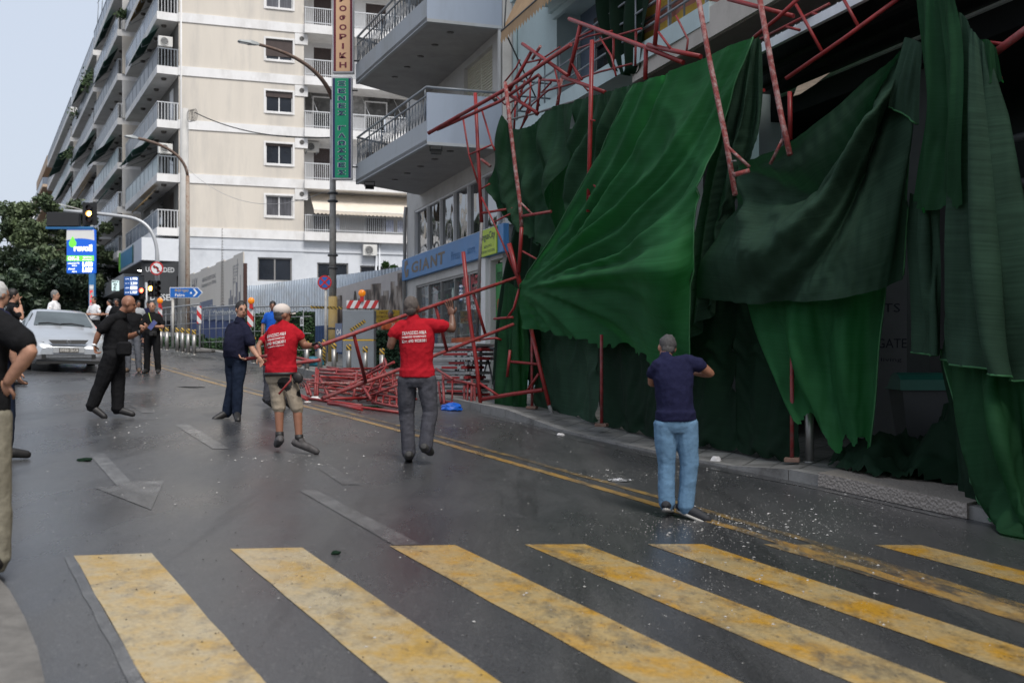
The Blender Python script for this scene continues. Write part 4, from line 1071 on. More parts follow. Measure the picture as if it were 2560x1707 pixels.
# red and yellow striped cloth tied behind the railing
M_STRIPE = new_mat('striped_cloth'); nt = M_STRIPE.node_tree; b = nt.nodes['Principled BSDF']; b.inputs['Roughness'].default_value = 0.9
tc = nt.nodes.new('ShaderNodeTexCoord'); wv = nt.nodes.new('ShaderNodeTexWave'); wv.wave_type = 'BANDS'; wv.bands_direction = 'Z'; wv.inputs['Scale'].default_value = 0.75; wv.inputs['Distortion'].default_value = 0.6
rp = nt.nodes.new('ShaderNodeValToRGB'); rp.color_ramp.interpolation = 'CONSTANT'
rp.color_ramp.elements[0].color = (0.30, 0.12, 0.09, 1); rp.color_ramp.elements[1].position = 0.72; rp.color_ramp.elements[1].color = (0.42, 0.27, 0.04, 1)
nt.links.new(tc.outputs['Object'], wv.inputs['Vector']); nt.links.new(wv.outputs['Fac'], rp.inputs[0]); nt.links.new(rp.outputs[0], b.inputs['Base Color'])
m = MB(); n = 60
vs = []; fs = []
for k in range(n + 1):
    x = fa0 + 0.1 + (NLn * 0.6 - fa0) * k / n
    bb = 1.13 + 0.025 * math.sin(k * 1.7)
    vs += [NF.pt(x, bb, zz + 0.02), NF.pt(x, bb - 0.02, zz + 1.5)]
for k in range(n): fs.append((2 * k, 2 * k + 2, 2 * k + 3, 2 * k + 1))
m.add(vs, fs); m.build('striped_cloth', M_STRIPE, bal)
# perforated metal canopy under the slab
M_PERF = new_mat('perforated_metal'); nt = M_PERF.node_tree; b = nt.nodes['Principled BSDF']; b.inputs['Roughness'].default_value = 0.45; b.inputs['Metallic'].default_value = 0.5
tc = nt.nodes.new('ShaderNodeTexCoord'); mp = nt.nodes.new('ShaderNodeMapping'); mp.inputs['Rotation'].default_value = (0, 0, R(18.3))
vo = nt.nodes.new('ShaderNodeTexVoronoi'); vo.inputs['Scale'].default_value = 11; vo.inputs['Randomness'].default_value = 0.0
rp = nt.nodes.new('ShaderNodeValToRGB'); rp.color_ramp.interpolation = 'CONSTANT'; rp.color_ramp.elements[0].color = (0.75, 0.75, 0.75, 1); rp.color_ramp.elements[1].position = 0.20; rp.color_ramp.elements[1].color = (0.016, 0.016, 0.017, 1)  # pale dots paint in the light coming through the holes
nt.links.new(tc.outputs['Object'], mp.inputs[0]); nt.links.new(mp.outputs[0], vo.inputs['Vector']); nt.links.new(vo.outputs['Distance'], rp.inputs[0]); nt.links.new(rp.outputs[0], b.inputs['Base Color'])
cz = CAMZ + 4.2
def canopy_a(px, py, z):
    d = Vector(((px - CX) / FPX, 1, (YH - py) / FPX)); t = (z - CAMZ) / d.z; p = Vector((0, 0, CAMZ)) + d * t - NF.o
    return p.dot(NF.u), p.dot(NF.v)
co0 = canopy_a(1897, 132, cz); ci0 = canopy_a(1905, 258, cz)
m = MB(); m.box(NF, co0[0] - 2.0, NLn, ci0[1], co0[1], cz, cz + 0.12); cn = m.build('perforated_canopy', M_PERF, NB)
for bb in (co0[1], ci0[1]):
    m = MB(); m.box(NF, co0[0] - 2.02, NLn, bb - 0.03, bb + 0.035, cz - 0.03, cz + 0.09); m.build('canopy_trim', mat('trim_grey', (0.72, 0.74, 0.76), 0.5), cn)
for fx in (0.33, 0.66):
    bb = ci0[1] + (co0[1] - ci0[1]) * fx
    m = MB(); m.box(NF, co0[0] - 2.0, NLn, bb - 0.06, bb + 0.06, cz - 0.05, cz - 0.002); m.build('canopy_rib', M_BLACK, cn)
# recessed ground floor
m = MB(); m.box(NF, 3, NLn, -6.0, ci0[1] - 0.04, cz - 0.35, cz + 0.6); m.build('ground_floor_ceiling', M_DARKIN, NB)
m = MB(); m.qf(NF, 3, NLn, -1, cz, -2.2); m.build('shopfront', mat('dark_shopfront', (0.022, 0.022, 0.024), 0.35, var=0.4, vscale=0.8), NB)
for a in (4.5, 9.5, 14.2, 19.4):
    m = MB(); m.box(NF, a, a + 0.45, -0.65, -0.2, -1, cz - 0.34); m.build('column', mat('dark_column', (0.06, 0.06, 0.062), 0.7), NB)
pst = thing('shop_poster', 'tall pale advertising panel in the dark shopfront behind the netting', 'poster')
PF = Fr(P(2150, 1100, 16.2), (1, -0.12, 0)); PF.o.z = 0
m = MB(); m.box(PF, 0, 0.75, -0.05, 0.0, gz(6, 16) + 0.2, 3.55); m.build('board', mat('poster_pale', (0.16, 0.16, 0.165), 0.6, var=0.1), pst)
m = MB(); letters(m, PF, 'MENTS', 0.22, 2.38, w=0.72, h=0.13, b=0.004, bold=0.0); letters(m, PF, 'CAMPUS GATE', 0.10, 1.85, w=1.15, h=0.14, b=0.004, bold=0.0); letters(m, PF, 'student living', 0.2, 1.60, w=0.8, h=0.07, b=0.004, bold=0.0); m.build('lettering', mat('poster_ink', (0.02, 0.022, 0.03), 0.6), pst)
m = MB(); m.box(PF, 0.75, 1.5, -0.05, -0.01, gz(6, 16) + 0.2, 3.4); m.build('blue_panel', mat('poster_blue', (0.02, 0.025, 0.06), 0.5, var=0.6, vscale=3), pst)
place(pst, PF.pt(0.4, 0, gz(6, 16)))
place(NB, gp(NO.x, NO.y))

# ================================================================ STREET FURNITURE
M_POLEG = mat('pole_grey', (0.42, 0.41, 0.385), 0.6, metal=0.2, var=0.15, vscale=3, dirt=(0.16, 0.12, 0.09), dirt_amt=0.5, dirt_scale=4)
M_RUST = mat('rusty_pole', (0.33, 0.28, 0.23), 0.75, var=0.4, vscale=5, dirt=(0.13, 0.06, 0.03), dirt_amt=0.95, dirt_scale=5)
M_RUSTARM = mat('rusty_arm', (0.15, 0.11, 0.09), 0.75, var=0.4, vscale=8, dirt=(0.11, 0.05, 0.03), dirt_amt=0.9, dirt_scale=6)
M_CONC = mat('pole_concrete', (0.42, 0.41, 0.39), 0.85, var=0.12, vscale=2)
M_YPAINT = mat('faded_yellow_paint', (0.40, 0.28, 0.10), 0.75, var=0.3, vscale=3, dirt=(0.22, 0.18, 0.13), dirt_amt=0.7, dirt_scale=3)
M_RED = mat('sign_red', (0.48, 0.02, 0.02), 0.45, var=0.05)
M_WHITE = mat('sign_white', (0.72, 0.72, 0.72), 0.45, var=0.03)
M_SBLUE = mat('road_sign_blue', (0.01, 0.115, 0.42), 0.45, var=0.05)
M_YEL_S = mat('sign_yellow', (0.58, 0.36, 0.03), 0.5, var=0.06)
M_HAZ = new_mat('hazard_stripes')
def stripes_mat(m, c1, c2, scale, rot, axis=(0, 0, 0)):
    nt = m.node_tree; b = nt.nodes['Principled BSDF']; b.inputs['Roughness'].default_value = 0.5
    tc = nt.nodes.new('ShaderNodeTexCoord'); mp = nt.nodes.new('ShaderNodeMapping'); mp.inputs['Rotation'].default_value = rot
    wv = nt.nodes.new('ShaderNodeTexWave'); wv.bands_direction = 'X'; wv.inputs['Scale'].default_value = scale
    rp = nt.nodes.new('ShaderNodeValToRGB'); rp.color_ramp.interpolation = 'CONSTANT'
    rp.color_ramp.elements[0].color = tuple(c1) + (1,); rp.color_ramp.elements[1].position = 0.5; rp.color_ramp.elements[1].color = tuple(c2) + (1,)
    nt.links.new(tc.outputs['Object'], mp.inputs[0]); nt.links.new(mp.outputs[0], wv.inputs['Vector']); nt.links.new(wv.outputs['Fac'], rp.inputs[0]); nt.links.new(rp.outputs[0], b.inputs['Base Color'])
stripes_mat(M_HAZ, (0.03, 0.028, 0.02), (0.42, 0.26, 0.03), 4.2, (0, R(45), 0))

def arc_pts(p, q, ctrl, n=12):
    p, q, c = Vector(p), Vector(q), Vector(ctrl)
    return [p * (1 - t) ** 2 + c * 2 * t * (1 - t) + q * t * t for t in [k / n for k in range(n + 1)]]

# ---- tall lamp beside the green sign
def lamp_head(parent, p, d, L_=0.62, m=None):
    d = Vector(d).normalized(); f = Fr(p, d, Vector((0, 0, 1)), d.cross(Vector((0, 0, 1))))
    m_ = MB(); 
    prof = [(0, 0.03, 0.04), (0.10, 0.055, 0.075), (0.30, 0.075, 0.12), (0.34, 0.05, 0.12), (L_, 0.035, 0.10), (L_ + 0.03, 0.015, 0.05)]
    vs = []; fs = []
    for x, h, w in prof: vs += [f.pt(x, -h * 0.6, -w), f.pt(x, h, -w * 0.7), f.pt(x, h, w * 0.7), f.pt(x, -h * 0.6, w)]
    for i in range(len(prof) - 1):
        for k in range(4): fs.append((i * 4 + k, i * 4 + (k + 1) % 4, (i + 1) * 4 + (k + 1) % 4, (i + 1) * 4 + k))
    fs += [(0, 1, 2, 3), tuple((len(prof) - 1) * 4 + k for k in (3, 2, 1, 0))]
    m_.add(vs, fs); h_ = m_.build('lamp_head', m or mat('lamp_grey', (0.34, 0.36, 0.36), 0.5, var=0.1), parent)
    m_ = MB(); m_.box(f, 0.36, L_ - 0.02, -0.045, -0.025, -0.08, 0.08); m_.build('lamp_glass', mat('lamp_lens', (0.5, 0.5, 0.5), 0.2, var=0.1), h_)
    return h_
LY = 34.0
L1 = thing('street_lamp', 'tall street lamp with rusty curved arm behind the green sign', 'street lamp')
b0 = P(832, 900, LY); b0.z = gz(b0.x, b0.y) + 0.15
ptop = P(830, 250, LY); ptop.x = b0.x
m = MB(); zY = b0.z + 2.05
m.tube([b0 + Vector((0, 0, 2.05)), ptop], [0.115, 0.085], 14); m.build('pole', M_POLEG, L1)
m = MB(); m.tube([b0, b0 + Vector((0, 0, 2.04))], [0.155, 0.14], 14); m.build('painted_base', M_YPAINT, L1)
for z in (0.55, 1.0, 2.9, 3.3, 5.0, 5.25):
    m = MB(); m.lathe(b0 + Vector((0, 0, z)), [(0.13, 0), (0.165, 0.01), (0.165, 0.06), (0.13, 0.07)], 14); m.build('clamp', M_RAILD, L1)
tip = P(648, 112, LY - 1.5); ax = [ptop] + arc_pts(ptop, tip, P(800, 150, LY - 0.8), 14)[1:]
m = MB(); m.tube(ax, [0.075 - 0.03 * k / 14 for k in range(15)], 10); m.build('arm', M_RUSTARM, L1)
lamp_head(L1, tip, P(597, 103, LY - 1.9) - tip, 0.64); place(L1, b0)
# ---- rusty lamp farther up
L2 = thing('street_lamp', 'thin rust-stained street lamp beside the concrete utility pole', 'street lamp')
Y2 = 44.0; b0 = P(469, 860, Y2); b0.z = gz(b0.x, b0.y) + 0.15; pt = P(469, 440, Y2); pt.x = b0.x
m = MB(); m.tube([b0, b0.lerp(pt, 0.5), pt], [0.11, 0.095, 0.08], 12); m.build('pole', M_RUST, L2)
tip = P(345, 346, Y2 - 1); m = MB(); m.tube([pt] + arc_pts(pt, tip, P(462, 372, Y2), 12)[1:], 0.06, 8); m.build('arm', M_RUSTARM, L2)
lamp_head(L2, tip, P(316, 341, Y2 - 1.3) - tip, 0.5); place(L2, b0)
# ---- small far lamp over the tree
L3 = thing('street_lamp', 'distant grey street lamp poking out beside the traffic signal', 'street lamp')
Y3 = 70.0; b0 = P(229, 800, Y3); b0.z = gz(b0.x, b0.y); pt = P(229, 540, Y3); pt.x = b0.x
m = MB(); m.tube([b0, pt], [0.1, 0.07], 10); m.build('pole', M_POLEG, L3)
tip = P(165, 515, Y3); m = MB(); m.tube([pt] + arc_pts(pt, tip, P(222, 528, Y3), 8)[1:], 0.05, 8); m.build('arm', M_POLEG, L3)
lamp_head(L3, tip, P(140, 509, Y3) - tip, 0.6); place(L3, b0)
# ---- concrete utility pole with a cable
UP = thing('utility_pole', 'thick pale concrete utility pole with looped cables at its top', 'utility pole')
Yu = 50.0; b0 = P(457, 850, Yu); b0.z = gz(b0.x, b0.y); pt = P(463, 272, Yu)
m = MB(); m.tube([b0, pt], [0.27, 0.15], 16); m.build('pole', M_CONC, UP)
for k in range(5):
    c = P(474 + k * 3, 285, Yu - 0.3); m = MB()
    m.tube([c + Vector((0.12 * math.sin(t) + 0.02 * k, -0.05 * k, 0.28 * math.cos(t) - 0.1)) for t in [j * 0.55 for j in range(12)]], 0.012, 5); m.build('cable_loop', M_BLACK, UP)
place(UP, b0)
wire0, wire1 = P(488, 282, Yu - 0.3), P(832, 344, LY)
cbl = MB(); cbl.tube([wire0.lerp(wire1, t) - Vector((0, 0, 0.35 * 4 * t * (1 - t))) for t in [k / 24 for k in range(25)]], 0.022, 6)
tag(cbl.build('overhead_cable', M_BLACK), 'black cable strung from the concrete pole to the tall lamp', 'cable')
cbl = MB(); a_, b_ = P(472, 425, Y2), P(832, 470, LY); cbl.tube([a_.lerp(b_, t) - Vector((0, 0, 0.9 * 4 * t * (1 - t))) for t in [k / 20 for k in range(21)]], 0.008, 5)
tag(cbl.build('overhead_cable', mat('pale_wire', (0.35, 0.35, 0.35), 0.6)), 'thin pale wire sagging across the beige facade', 'cable')

# ---- traffic signals
M_SIG = mat('signal_black', (0.014, 0.014, 0.015), 0.5, var=0.1)
M_AMB = mat('amber_lit', (1, 0.5, 0.1), 0.4, var=0, emit=(1.0, 0.48, 0.10), emit_s=9.0)
M_REDL = mat('red_lit', (1, 0.1, 0.05), 0.4, var=0, emit=(1.0, 0.10, 0.05), emit_s=6.0)
M_LENS = mat('dark_lens', (0.03, 0.012, 0.01), 0.2, var=0.1)
def signal(parent, f, h=1.0, lit=1, back=True, w=0.32, n=3, litm=None):
    m = MB(); m.bbox(f, -w / 2, w / 2, -0.18, 0.0, 0, h, 0.02); hs = m.build('signal_head', M_SIG, parent)
    if back:
        m = MB(); m.box(f, -w * 0.95, w * 0.95, -0.03, -0.01, -0.12, h + 0.12); m.build('backing_board', M_SIG, hs)
    for k in range(n):
        zc = h * (1 - (k + 0.5) / n); q = f.pt(0, 0.001, zc)
        m = MB(); m.tube([q, q + f.v * 0.02], w * 0.36, 16, smooth=False); m.build('lens', (litm or M_AMB) if k == lit else M_LENS, hs)
        m = MB(); m.lathe(q, [(w * 0.40, 0), (w * 0.40, 0.14)], 14, f.v); m.build('visor', M_SIG, hs)
    return hs
TS = thing('traffic_signal', 'traffic signal on a curved overhead mast showing amber', 'traffic light')
Yt = 46.0; b0 = P(393, 850, Yt); b0.z = gz(b0.x, b0.y) + 0.15
m = MB(); p1 = P(393, 640, Yt); p2 = P(330, 545, Yt); p3 = P(160, 527, Yt)
path = [b0, p1] + arc_pts(p1, p2, P(391, 560, Yt), 12)[1:] + arc_pts(p2, p3, P(280, 536, Yt), 8)[1:]
m.tube(path, [0.11, 0.09] + [0.075] * (len(path) - 2), 10); m.build('mast', mat('galvanised', (0.42, 0.43, 0.44), 0.45, metal=0.3, var=0.08), TS)
f = Fr(P(224, 556, Yt - 0.15), (1, 0, 0)); signal(TS, f, 0.72, 1)
f = Fr(P(378, 742, Yt - 0.2), (1, 0, 0)); signal(TS, f, 0.70, 1, False, 0.28)
f = Fr(P(392, 742, Yt - 0.2), (0.6, 0.8, 0)); signal(TS, f, 0.70, 9, False, 0.28)
m = MB(); c = P(392, 671, Yt - 0.25); m.tube([c, c + Vector((0, -0.02, 0))], 0.285, 28, smooth=False); rs = m.build('no_turn_sign', M_RED, TS)
m = MB(); m.tube([c + Vector((0, -0.022, 0)), c + Vector((0, -0.03, 0))], 0.225, 28, smooth=False); m.build('sign_face', M_WHITE, rs)
sf = Fr(c + Vector((0, -0.034, 0)), (1, 0, 0)); m = MB()
for pts in ([(0.02, -0.16), (0.09, -0.16), (0.09, 0.02), (0.0, 0.09), (-0.06, 0.09), (-0.06, 0.15), (-0.17, 0.055), (-0.06, -0.03), (-0.06, 0.03), (-0.01, 0.03), (0.02, 0.0)],):
    m.add([sf.pt(x, 0, z) for x, z in pts], [tuple(range(len(pts)))])
m.build('turn_arrow', M_BLACK, rs)
m = MB(); m.box(Fr(sf.o, (0.707, 0, -0.707), (0, -1, 0), (0.707, 0, 0.707)), -0.22, 0.22, 0.004, 0.008, -0.02, 0.02); m.build('slash', M_RED, rs)
place(TS, b0)
TP = thing('pedestrian_signal', 'small red pedestrian signal on a thin post behind the bald man', 'traffic light')
Yp = 47.0; b0 = P(365, 860, Yp); b0.z = gz(b0.x, b0.y) + 0.15
m = MB(); m.tube([b0, P(366, 706, Yp)], 0.06, 10); m.build('pole', mat('galvanised', (0, 0, 0)), TP)
f = Fr(P(355, 748, Yp - 0.15), (1, 0, 0)); signal(TP, f, 0.5, 0, False, 0.26, 2, M_REDL); place(TP, b0)

# ---- filling-station totem
TT = thing('fuel_price_sign', 'tall blue and white filling station totem with lit fuel prices', 'sign')
Yr = 56.0; fR = Fr(P(166, 900, Yr), (1, 0, 0)); fR.o.z = 0
def tz(py): return CAMZ + (YH - py) / FPX * Yr
def tx(px): return (px - 166) / FPX * Yr
M_PBLUE = mat('totem_blue', (0.01, 0.08, 0.42), 0.35, var=0.05, emit=(0.01, 0.12, 0.62), emit_s=0.35)
M_PLIME = mat('totem_lime', (0.15, 0.62, 0.06), 0.35, var=0.03, emit=(0.18, 0.8, 0.08), emit_s=0.35)
M_PWHT = mat('totem_white', (0.8, 0.8, 0.8), 0.35, var=0.0, emit=(1, 1, 1), emit_s=0.9)
M_PGREY = mat('totem_grey', (0.50, 0.50, 0.49), 0.4, var=0.03, emit=(0.6, 0.6, 0.58), emit_s=0.2)
gR = gz(fR.o.x, Yr)
m = MB(); m.bbox(fR, 0, tx(236), -0.3, 0.0, tz(683), tz(573), 0.03); m.build('case', M_PBLUE, TT)
m = MB(); n = 16
top = [(tx(236) * k / n, tz(601) + 0.10 * math.sin(math.pi * k / n)) for k in range(n + 1)]
m.add([fR.pt(x, 0.006, z) for x, z in top] + [fR.pt(tx(236) - 0.02, 0.006, tz(575)), fR.pt(0.02, 0.006, tz(575))], [tuple(range(n + 3))]); m.build('grey_top', M_PGREY, TT)
m = MB(); m.qf(fR, 0.02, tx(236) - 0.02, tz(653), tz(639), 0.008); m.build('lime_band', M_PLIME, TT)
m = MB()
cx_, cz_ = tx(182), tz(607)
pts = [(0, 0.34)] + [(0.20 * math.cos(a), -0.04 + 0.20 * math.sin(a)) for a in [R(25 - 230 * k / 18) for k in range(19)]]
m.add([fR.pt(cx_ + x, 0.02, cz_ + z) for x, z in pts], [tuple(range(len(pts)))[::-1]]); m.build('drop_emblem', M_PLIME, TT)
m = MB(); letters(m, fR, 'revoil', tx(208), tz(620), w=0.95, h=0.36, b=0.024, bold=0.04); letters(m, fR, 'OK-2', tx(184), tz(646), w=0.58, h=0.2, b=0.014, bold=0.03)
letters(m, fR, 'unleaded 95', tx(184), tz(658), w=0.6, h=0.09, b=0.014); letters(m, fR, 'diesel', tx(179), tz(672), w=0.34, h=0.09, b=0.014)
letters(m, fR, 'xtra', tx(186), tz(664), w=0.25, h=0.08, b=0.014); letters(m, fR, 'xtra', tx(186), tz(679), w=0.25, h=0.08, b=0.014)
letters(m, fR, 'αποδόσεις', tx(219), tz(643), w=0.5, h=0.09, b=0.014); letters(m, fR, 'καυσίμων', tx(219), tz(649), w=0.5, h=0.09, b=0.014)
m.build('lettering', M_PWHT, TT)
m = MB(); letters(m, fR, '1.999', tx(219.5), tz(661), w=0.52, h=0.24, b=0.02, bold=0.05); letters(m, fR, '1.987', tx(219.5), tz(675), w=0.52, h=0.24, b=0.02, bold=0.05); m.build('price_digits', mat('led_white', (1, 1, 1), 0.4, var=0, emit=(1, 1, 1), emit_s=3.0), TT)
m = MB(); m.bbox(fR, tx(221), tx(235), -0.28, -0.02, gR, tz(684), 0.02); m.build('post', mat('totem_post', (0.03, 0.14, 0.32), 0.5, var=0.1), TT)
m = MB(); m.bbox(fR, tx(223), tx(234), -0.019, 0.0, tz(783), tz(712), 0.01); pk = m.build('parking_panel', mat('parking_grey', (0.40, 0.41, 0.42), 0.5), TT)
m = MB()
for i, ch in enumerate('PARKING'): letters(m, fR, ch, tx(228.5), tz(730 + i * 11.5), w=0.15, h=0.19, b=0.006, bold=0.04)
m.build('lettering', mat('parking_red', (0.6, 0.02, 0.03), 0.5, emit=(0.8, 0.03, 0.04), emit_s=0.4), pk)
m = MB(); m.qf(fR, tx(224), tx(233), tz(722), tz(715), 0.004); m.build('white_plate', M_WHITE, pk)
m = MB(); m.bbox(fR, tx(118), tx(198), -0.25, 0.1, tz(566), tz(531), 0.02); led = m.build('led_board', mat('led_off', (0.02, 0.02, 0.021), 0.5, var=0.1), TT)
m = MB(); m.bbox(fR, tx(115), tx(232), -0.2, 0.06, tz(573), tz(567), 0.01); m.build('led_tray', mat('totem_post', (0, 0, 0)), led)
m = MB(); m.bbox(fR, tx(227), tx(231), -0.18, -0.1, tz(572), tz(545), 0.01); m.build('top_post', mat('galvanised', (0, 0, 0)), TT)
place(TT, Vector((fR.o.x + tx(229), Yr, gR)))
# second price board and mini-market sign under the station canopy
PB = thing('price_board', 'blue fuel price board hanging under the station canopy', 'sign')
fP = Fr(P(310, 738, 57), (1, 0, 0)); sc_ = 57 / FPX
m = MB(); m.bbox(fP, 0, 35 * sc_, -0.1, 0, 0, 46 * sc_, 0.02); m.build('board', mat('board_blue', (0.02, 0.07, 0.22), 0.4, emit=(0.02, 0.08, 0.3), emit_s=0.2), PB)
m = MB()
for i, t in enumerate(('1.998', '2.289', '', '1.987')):
    zc = (41 - i * 11.3) * sc_
    if t: letters(m, fP, t, 25 * sc_, zc, w=17 * sc_, h=7 * sc_, b=0.01, bold=0.03)
    else: m.qf(fP, 16 * sc_, 33 * sc_, zc - 4 * sc_, zc + 4 * sc_, 0.01)
    letters(m, fP, ['unleaded', 'super 100', 'xtra', 'diesel'][i], 8 * sc_, zc, w=10 * sc_, h=3 * sc_, b=0.01, bold=0.0)
m.build('digits', mat('board_white', (0.7, 0.75, 0.8), 0.4, emit=(0.8, 0.85, 1), emit_s=0.8), PB); place(PB, fP.o)
MM = thing('mini_market_sign', 'small lit white mini market sign left of the price board', 'sign')
fM = Fr(P(279, 727, 62), (1, 0, 0)); s2 = 62 / FPX
m = MB(); m.bbox(fM, 0, 18 * s2, -0.1, 0, 0, 26 * s2, 0.02); m.build('board', mat('mm_white', (0.5, 0.6, 0.6), 0.4, emit=(0.55, 0.75, 0.75), emit_s=0.55), MM)
m = MB(); letters(m, fM, 'MINI', 9 * s2, 23 * s2, w=15 * s2, h=5 * s2, b=0.01)
for i, ch in enumerate('MARKET'[:4]): letters(m, fM, ch, 9 * s2, (16.5 - i * 5.0) * s2, w=8 * s2, h=4.4 * s2, b=0.01, bold=0.03)
m.build('lettering', M_BLACK, MM); place(MM, fM.o)

# ---- direction sign
DS = thing('direction_sign', 'blue arrow-shaped road sign pointing right to Faliro', 'sign')
Yd = 37.5; sd_ = Yd / FPX; fD = Fr(P(424, 745, Yd), (1, 0, 0)); b0 = P(432, 860, Yd); b0.z = gz(b0.x, b0.y) + 0.15
def arrow_pts(i): return [(i, i), (70 - i * 0.2, i), (83 - i * 1.6, 13.5), (70 - i * 0.2, 27 - i), (i, 27 - i)]
for i, (nm, mm, bb) in enumerate((('white_plate', M_WHITE, 0.0), ('blue_face', M_SBLUE, 0.008))):
    m = MB(); q = arrow_pts(0.2 + i * 1.4); n = len(q)
    m.add([fD.pt(x * sd_, bb, z * sd_) for x, z in q] + [fD.pt(x * sd_, bb - 0.02, z * sd_) for x, z in q], [tuple(range(n)), tuple(range(n, 2 * n))[::-1]] + [(k, k + n, (k + 1) % n + n, (k + 1) % n) for k in range(n)]); m.build(nm, mm, DS)
m = MB(); letters(m, fD, 'Faliro', 26 * sd_, 7.6 * sd_, w=24 * sd_, h=8 * sd_, b=0.012, bold=0.012)
ch = [(56, 4), (61, 4), (69, 13.5), (61, 23), (56, 23), (64, 13.5)]
m.add([fD.pt(x * sd_ + 0.03, 0.012, z * sd_) for x, z in ch], [(0, 1, 2, 5), (5, 2, 3, 4)]); m.box(fD, 51.5 * sd_, 56 * sd_, 0.009, 0.012, 10.5 * sd_, 15 * sd_); m.build('white_lettering', M_WHITE, DS)
m = MB(); letters(m, fD, 'Φάληρο', 30 * sd_, 18.5 * sd_, w=34 * sd_, h=9.5 * sd_, b=0.012, bold=0.012); m.build('ochre_lettering', mat('sign_ochre', (0.50, 0.36, 0.10), 0.5), DS)
m = MB(); m.tube([b0, P(432, 742, Yd + 0.06)], 0.05, 10); m.build('post', M_POLEG, DS); place(DS, b0)

# ---- no-stopping sign
NS = thing('no_stopping_sign', 'round blue no-stopping sign with red cross on a grey post', 'sign')
Yn = 32.5; c = P(812, 706, Yn); b0 = P(814, 918, Yn); b0.z = gz(b0.x, b0.y) + 0.15
m = MB(); m.tube([c, c + Vector((0, -0.02, 0))], 17.6 * Yn / FPX, 30, smooth=False); m.build('red_rim', M_RED, NS)
m = MB(); m.tube([c + Vector((0, -0.021, 0)), c + Vector((0, -0.028, 0))], 13.6 * Yn / FPX, 30, smooth=False); m.build('blue_face', M_SBLUE, NS)
m = MB()
for sg_ in (1, -1): m.box(Fr(c + Vector((0, -0.03 - 0.002 * sg_, 0)), (0.707, 0, 0.707 * sg_), (0, -1, 0), (-0.707 * sg_, 0, 0.707)), -0.17, 0.17, 0, 0.004, -0.022, 0.022)
m.build('red_cross', M_RED, NS)
m = MB(); m.tube([b0, Vector((b0.x, b0.y + 0.05, c.z + 0.1))], 0.045, 10); m.build('post', M_POLEG, NS); place(NS, b0)

# ---- hoardings round the building site
HP = thing('site_hoarding', 'tall beige advertising hoarding on a blue base along the pavement', 'hoarding')
hr = P(608, 780, 38.0); hr.z = 0; hu = Vector((0.486, -1, 0)).normalized(); HF = Fr(hr - hu * 11.8, hu); HL = 11.8
M_HBEI = mat('hoarding_beige', (0.66, 0.61, 0.54), 0.6, var=0.05, vscale=0.6)
M_HBLU = mat('hoarding_blue', (0.035, 0.065, 0.19), 0.6, var=0.15, vscale=1.0, stretch=(1, 1, 0.3))
M_HSLA = mat('hoarding_slate', (0.17, 0.20, 0.27), 0.6, var=0.06)
ztop_l, ztop_r = HF.hit(475, 687)[1], HF.hit(606, 633)[1]; zb_l, zb_r = HF.hit(503, 809)[1], HF.hit(600, 786)[1]
npn = 7
for k in range(npn):
    a0, a1 = HL * k / npn, HL * (k + 1) / npn; t = (k + 0.5) / npn
    g0 = HF.pt((a0 + a1) / 2); gg = gz(g0.x, g0.y) + 0.15
    zt_ = 5.35 + 0.06 * ((npn - k) % 2); zm = zb_l + (zb_r - zb_l) * 0.5 + 0.10 * (npn / 2 - k) * 0.6
    m = MB(); m.box(HF, a0 + 0.004, a1 - 0.004, -0.04, 0.0, zm + 0.55, zt_); pn = m.build('panel', M_HBEI, HP)
    m = MB(); m.box(HF, a0 + 0.004, a1 - 0.004, -0.036, 0.004, zm, zm + 0.549); m.build('slate_strip', M_HSLA, pn)
    m = MB(); nz_ = 8; pts = []
    for j in range(nz_ + 1): pts.append((a0 + (a1 - a0) * j / nz_, zm + 0.30 + (0.08 if j % 2 else 0.0)))
    m.add([HF.pt(x, 0.008, z) for x, z in pts] + [HF.pt(x, 0.008, z - 0.055) for x, z in pts], [(j, j + nz_ + 1, j + nz_ + 2, j + 1) for j in range(nz_)]); m.build('zigzag', mat('zigzag_white', (0.62, 0.62, 0.58), 0.6), pn)
    m = MB(); m.box(HF, a0 + 0.004, a1 - 0.004, -0.10, -0.06, gg, zm + 0.1); m.build('base_sheet', M_HBLU, HP)
m = MB(); m.box(HF, HL, HL + 0.09, -0.12, 0.0, gz(hr.x, hr.y), 5.0); m.build('end_post', mat('rust_post', (0.07, 0.035, 0.03), 0.7), HP)
hm = 3.95
m = MB(); letters(m, HF, 'HAY', HF.hit(487, 717)[0], HF.hit(487, 712)[1], w=1.3, h=0.55, b=0.006, bold=0.0); letters(m, HF, 'ΑΝΑΠΛΑΣΗ ΧΩΡΟΥ ΠΟΛΗΣ', HF.hit(522, 700)[0], HF.hit(522, 695)[1], w=3.0, h=0.16, b=0.006, bold=0.0); letters(m, HF, 'Διαμερίσματα στον ΠΕΙΡΑΙΑ', HF.hit(522, 714)[0], HF.hit(522, 710)[1], w=3.2, h=0.18, b=0.006, bold=0.0)
for i in range(6): letters(m, HF, ['δομικές εργασίες', 'τεχνική εταιρεία', 'κατασκευές', 'σχεδιασμός', 'έργα', 'art'][i], HF.hit(590, 660)[0] - (0.25 if i > 3 else 0), HF.hit(590, 664 + i * 8)[1], w=1.0 - 0.12 * i, h=0.10, b=0.006, bold=0.0)
m.build('lettering', mat('hoarding_ink', (0.10, 0.11, 0.14), 0.6), HP)
m = MB(); x0 = HF.hit(500, 780)[0]; x1 = HF.hit(532, 780)[0]; m.box(HF, x0, x1, 0.005, 0.01, HF.hit(516, 795)[1], HF.hit(516, 752)[1]); ph = m.build('phone_panel', M_HSLA, HP)
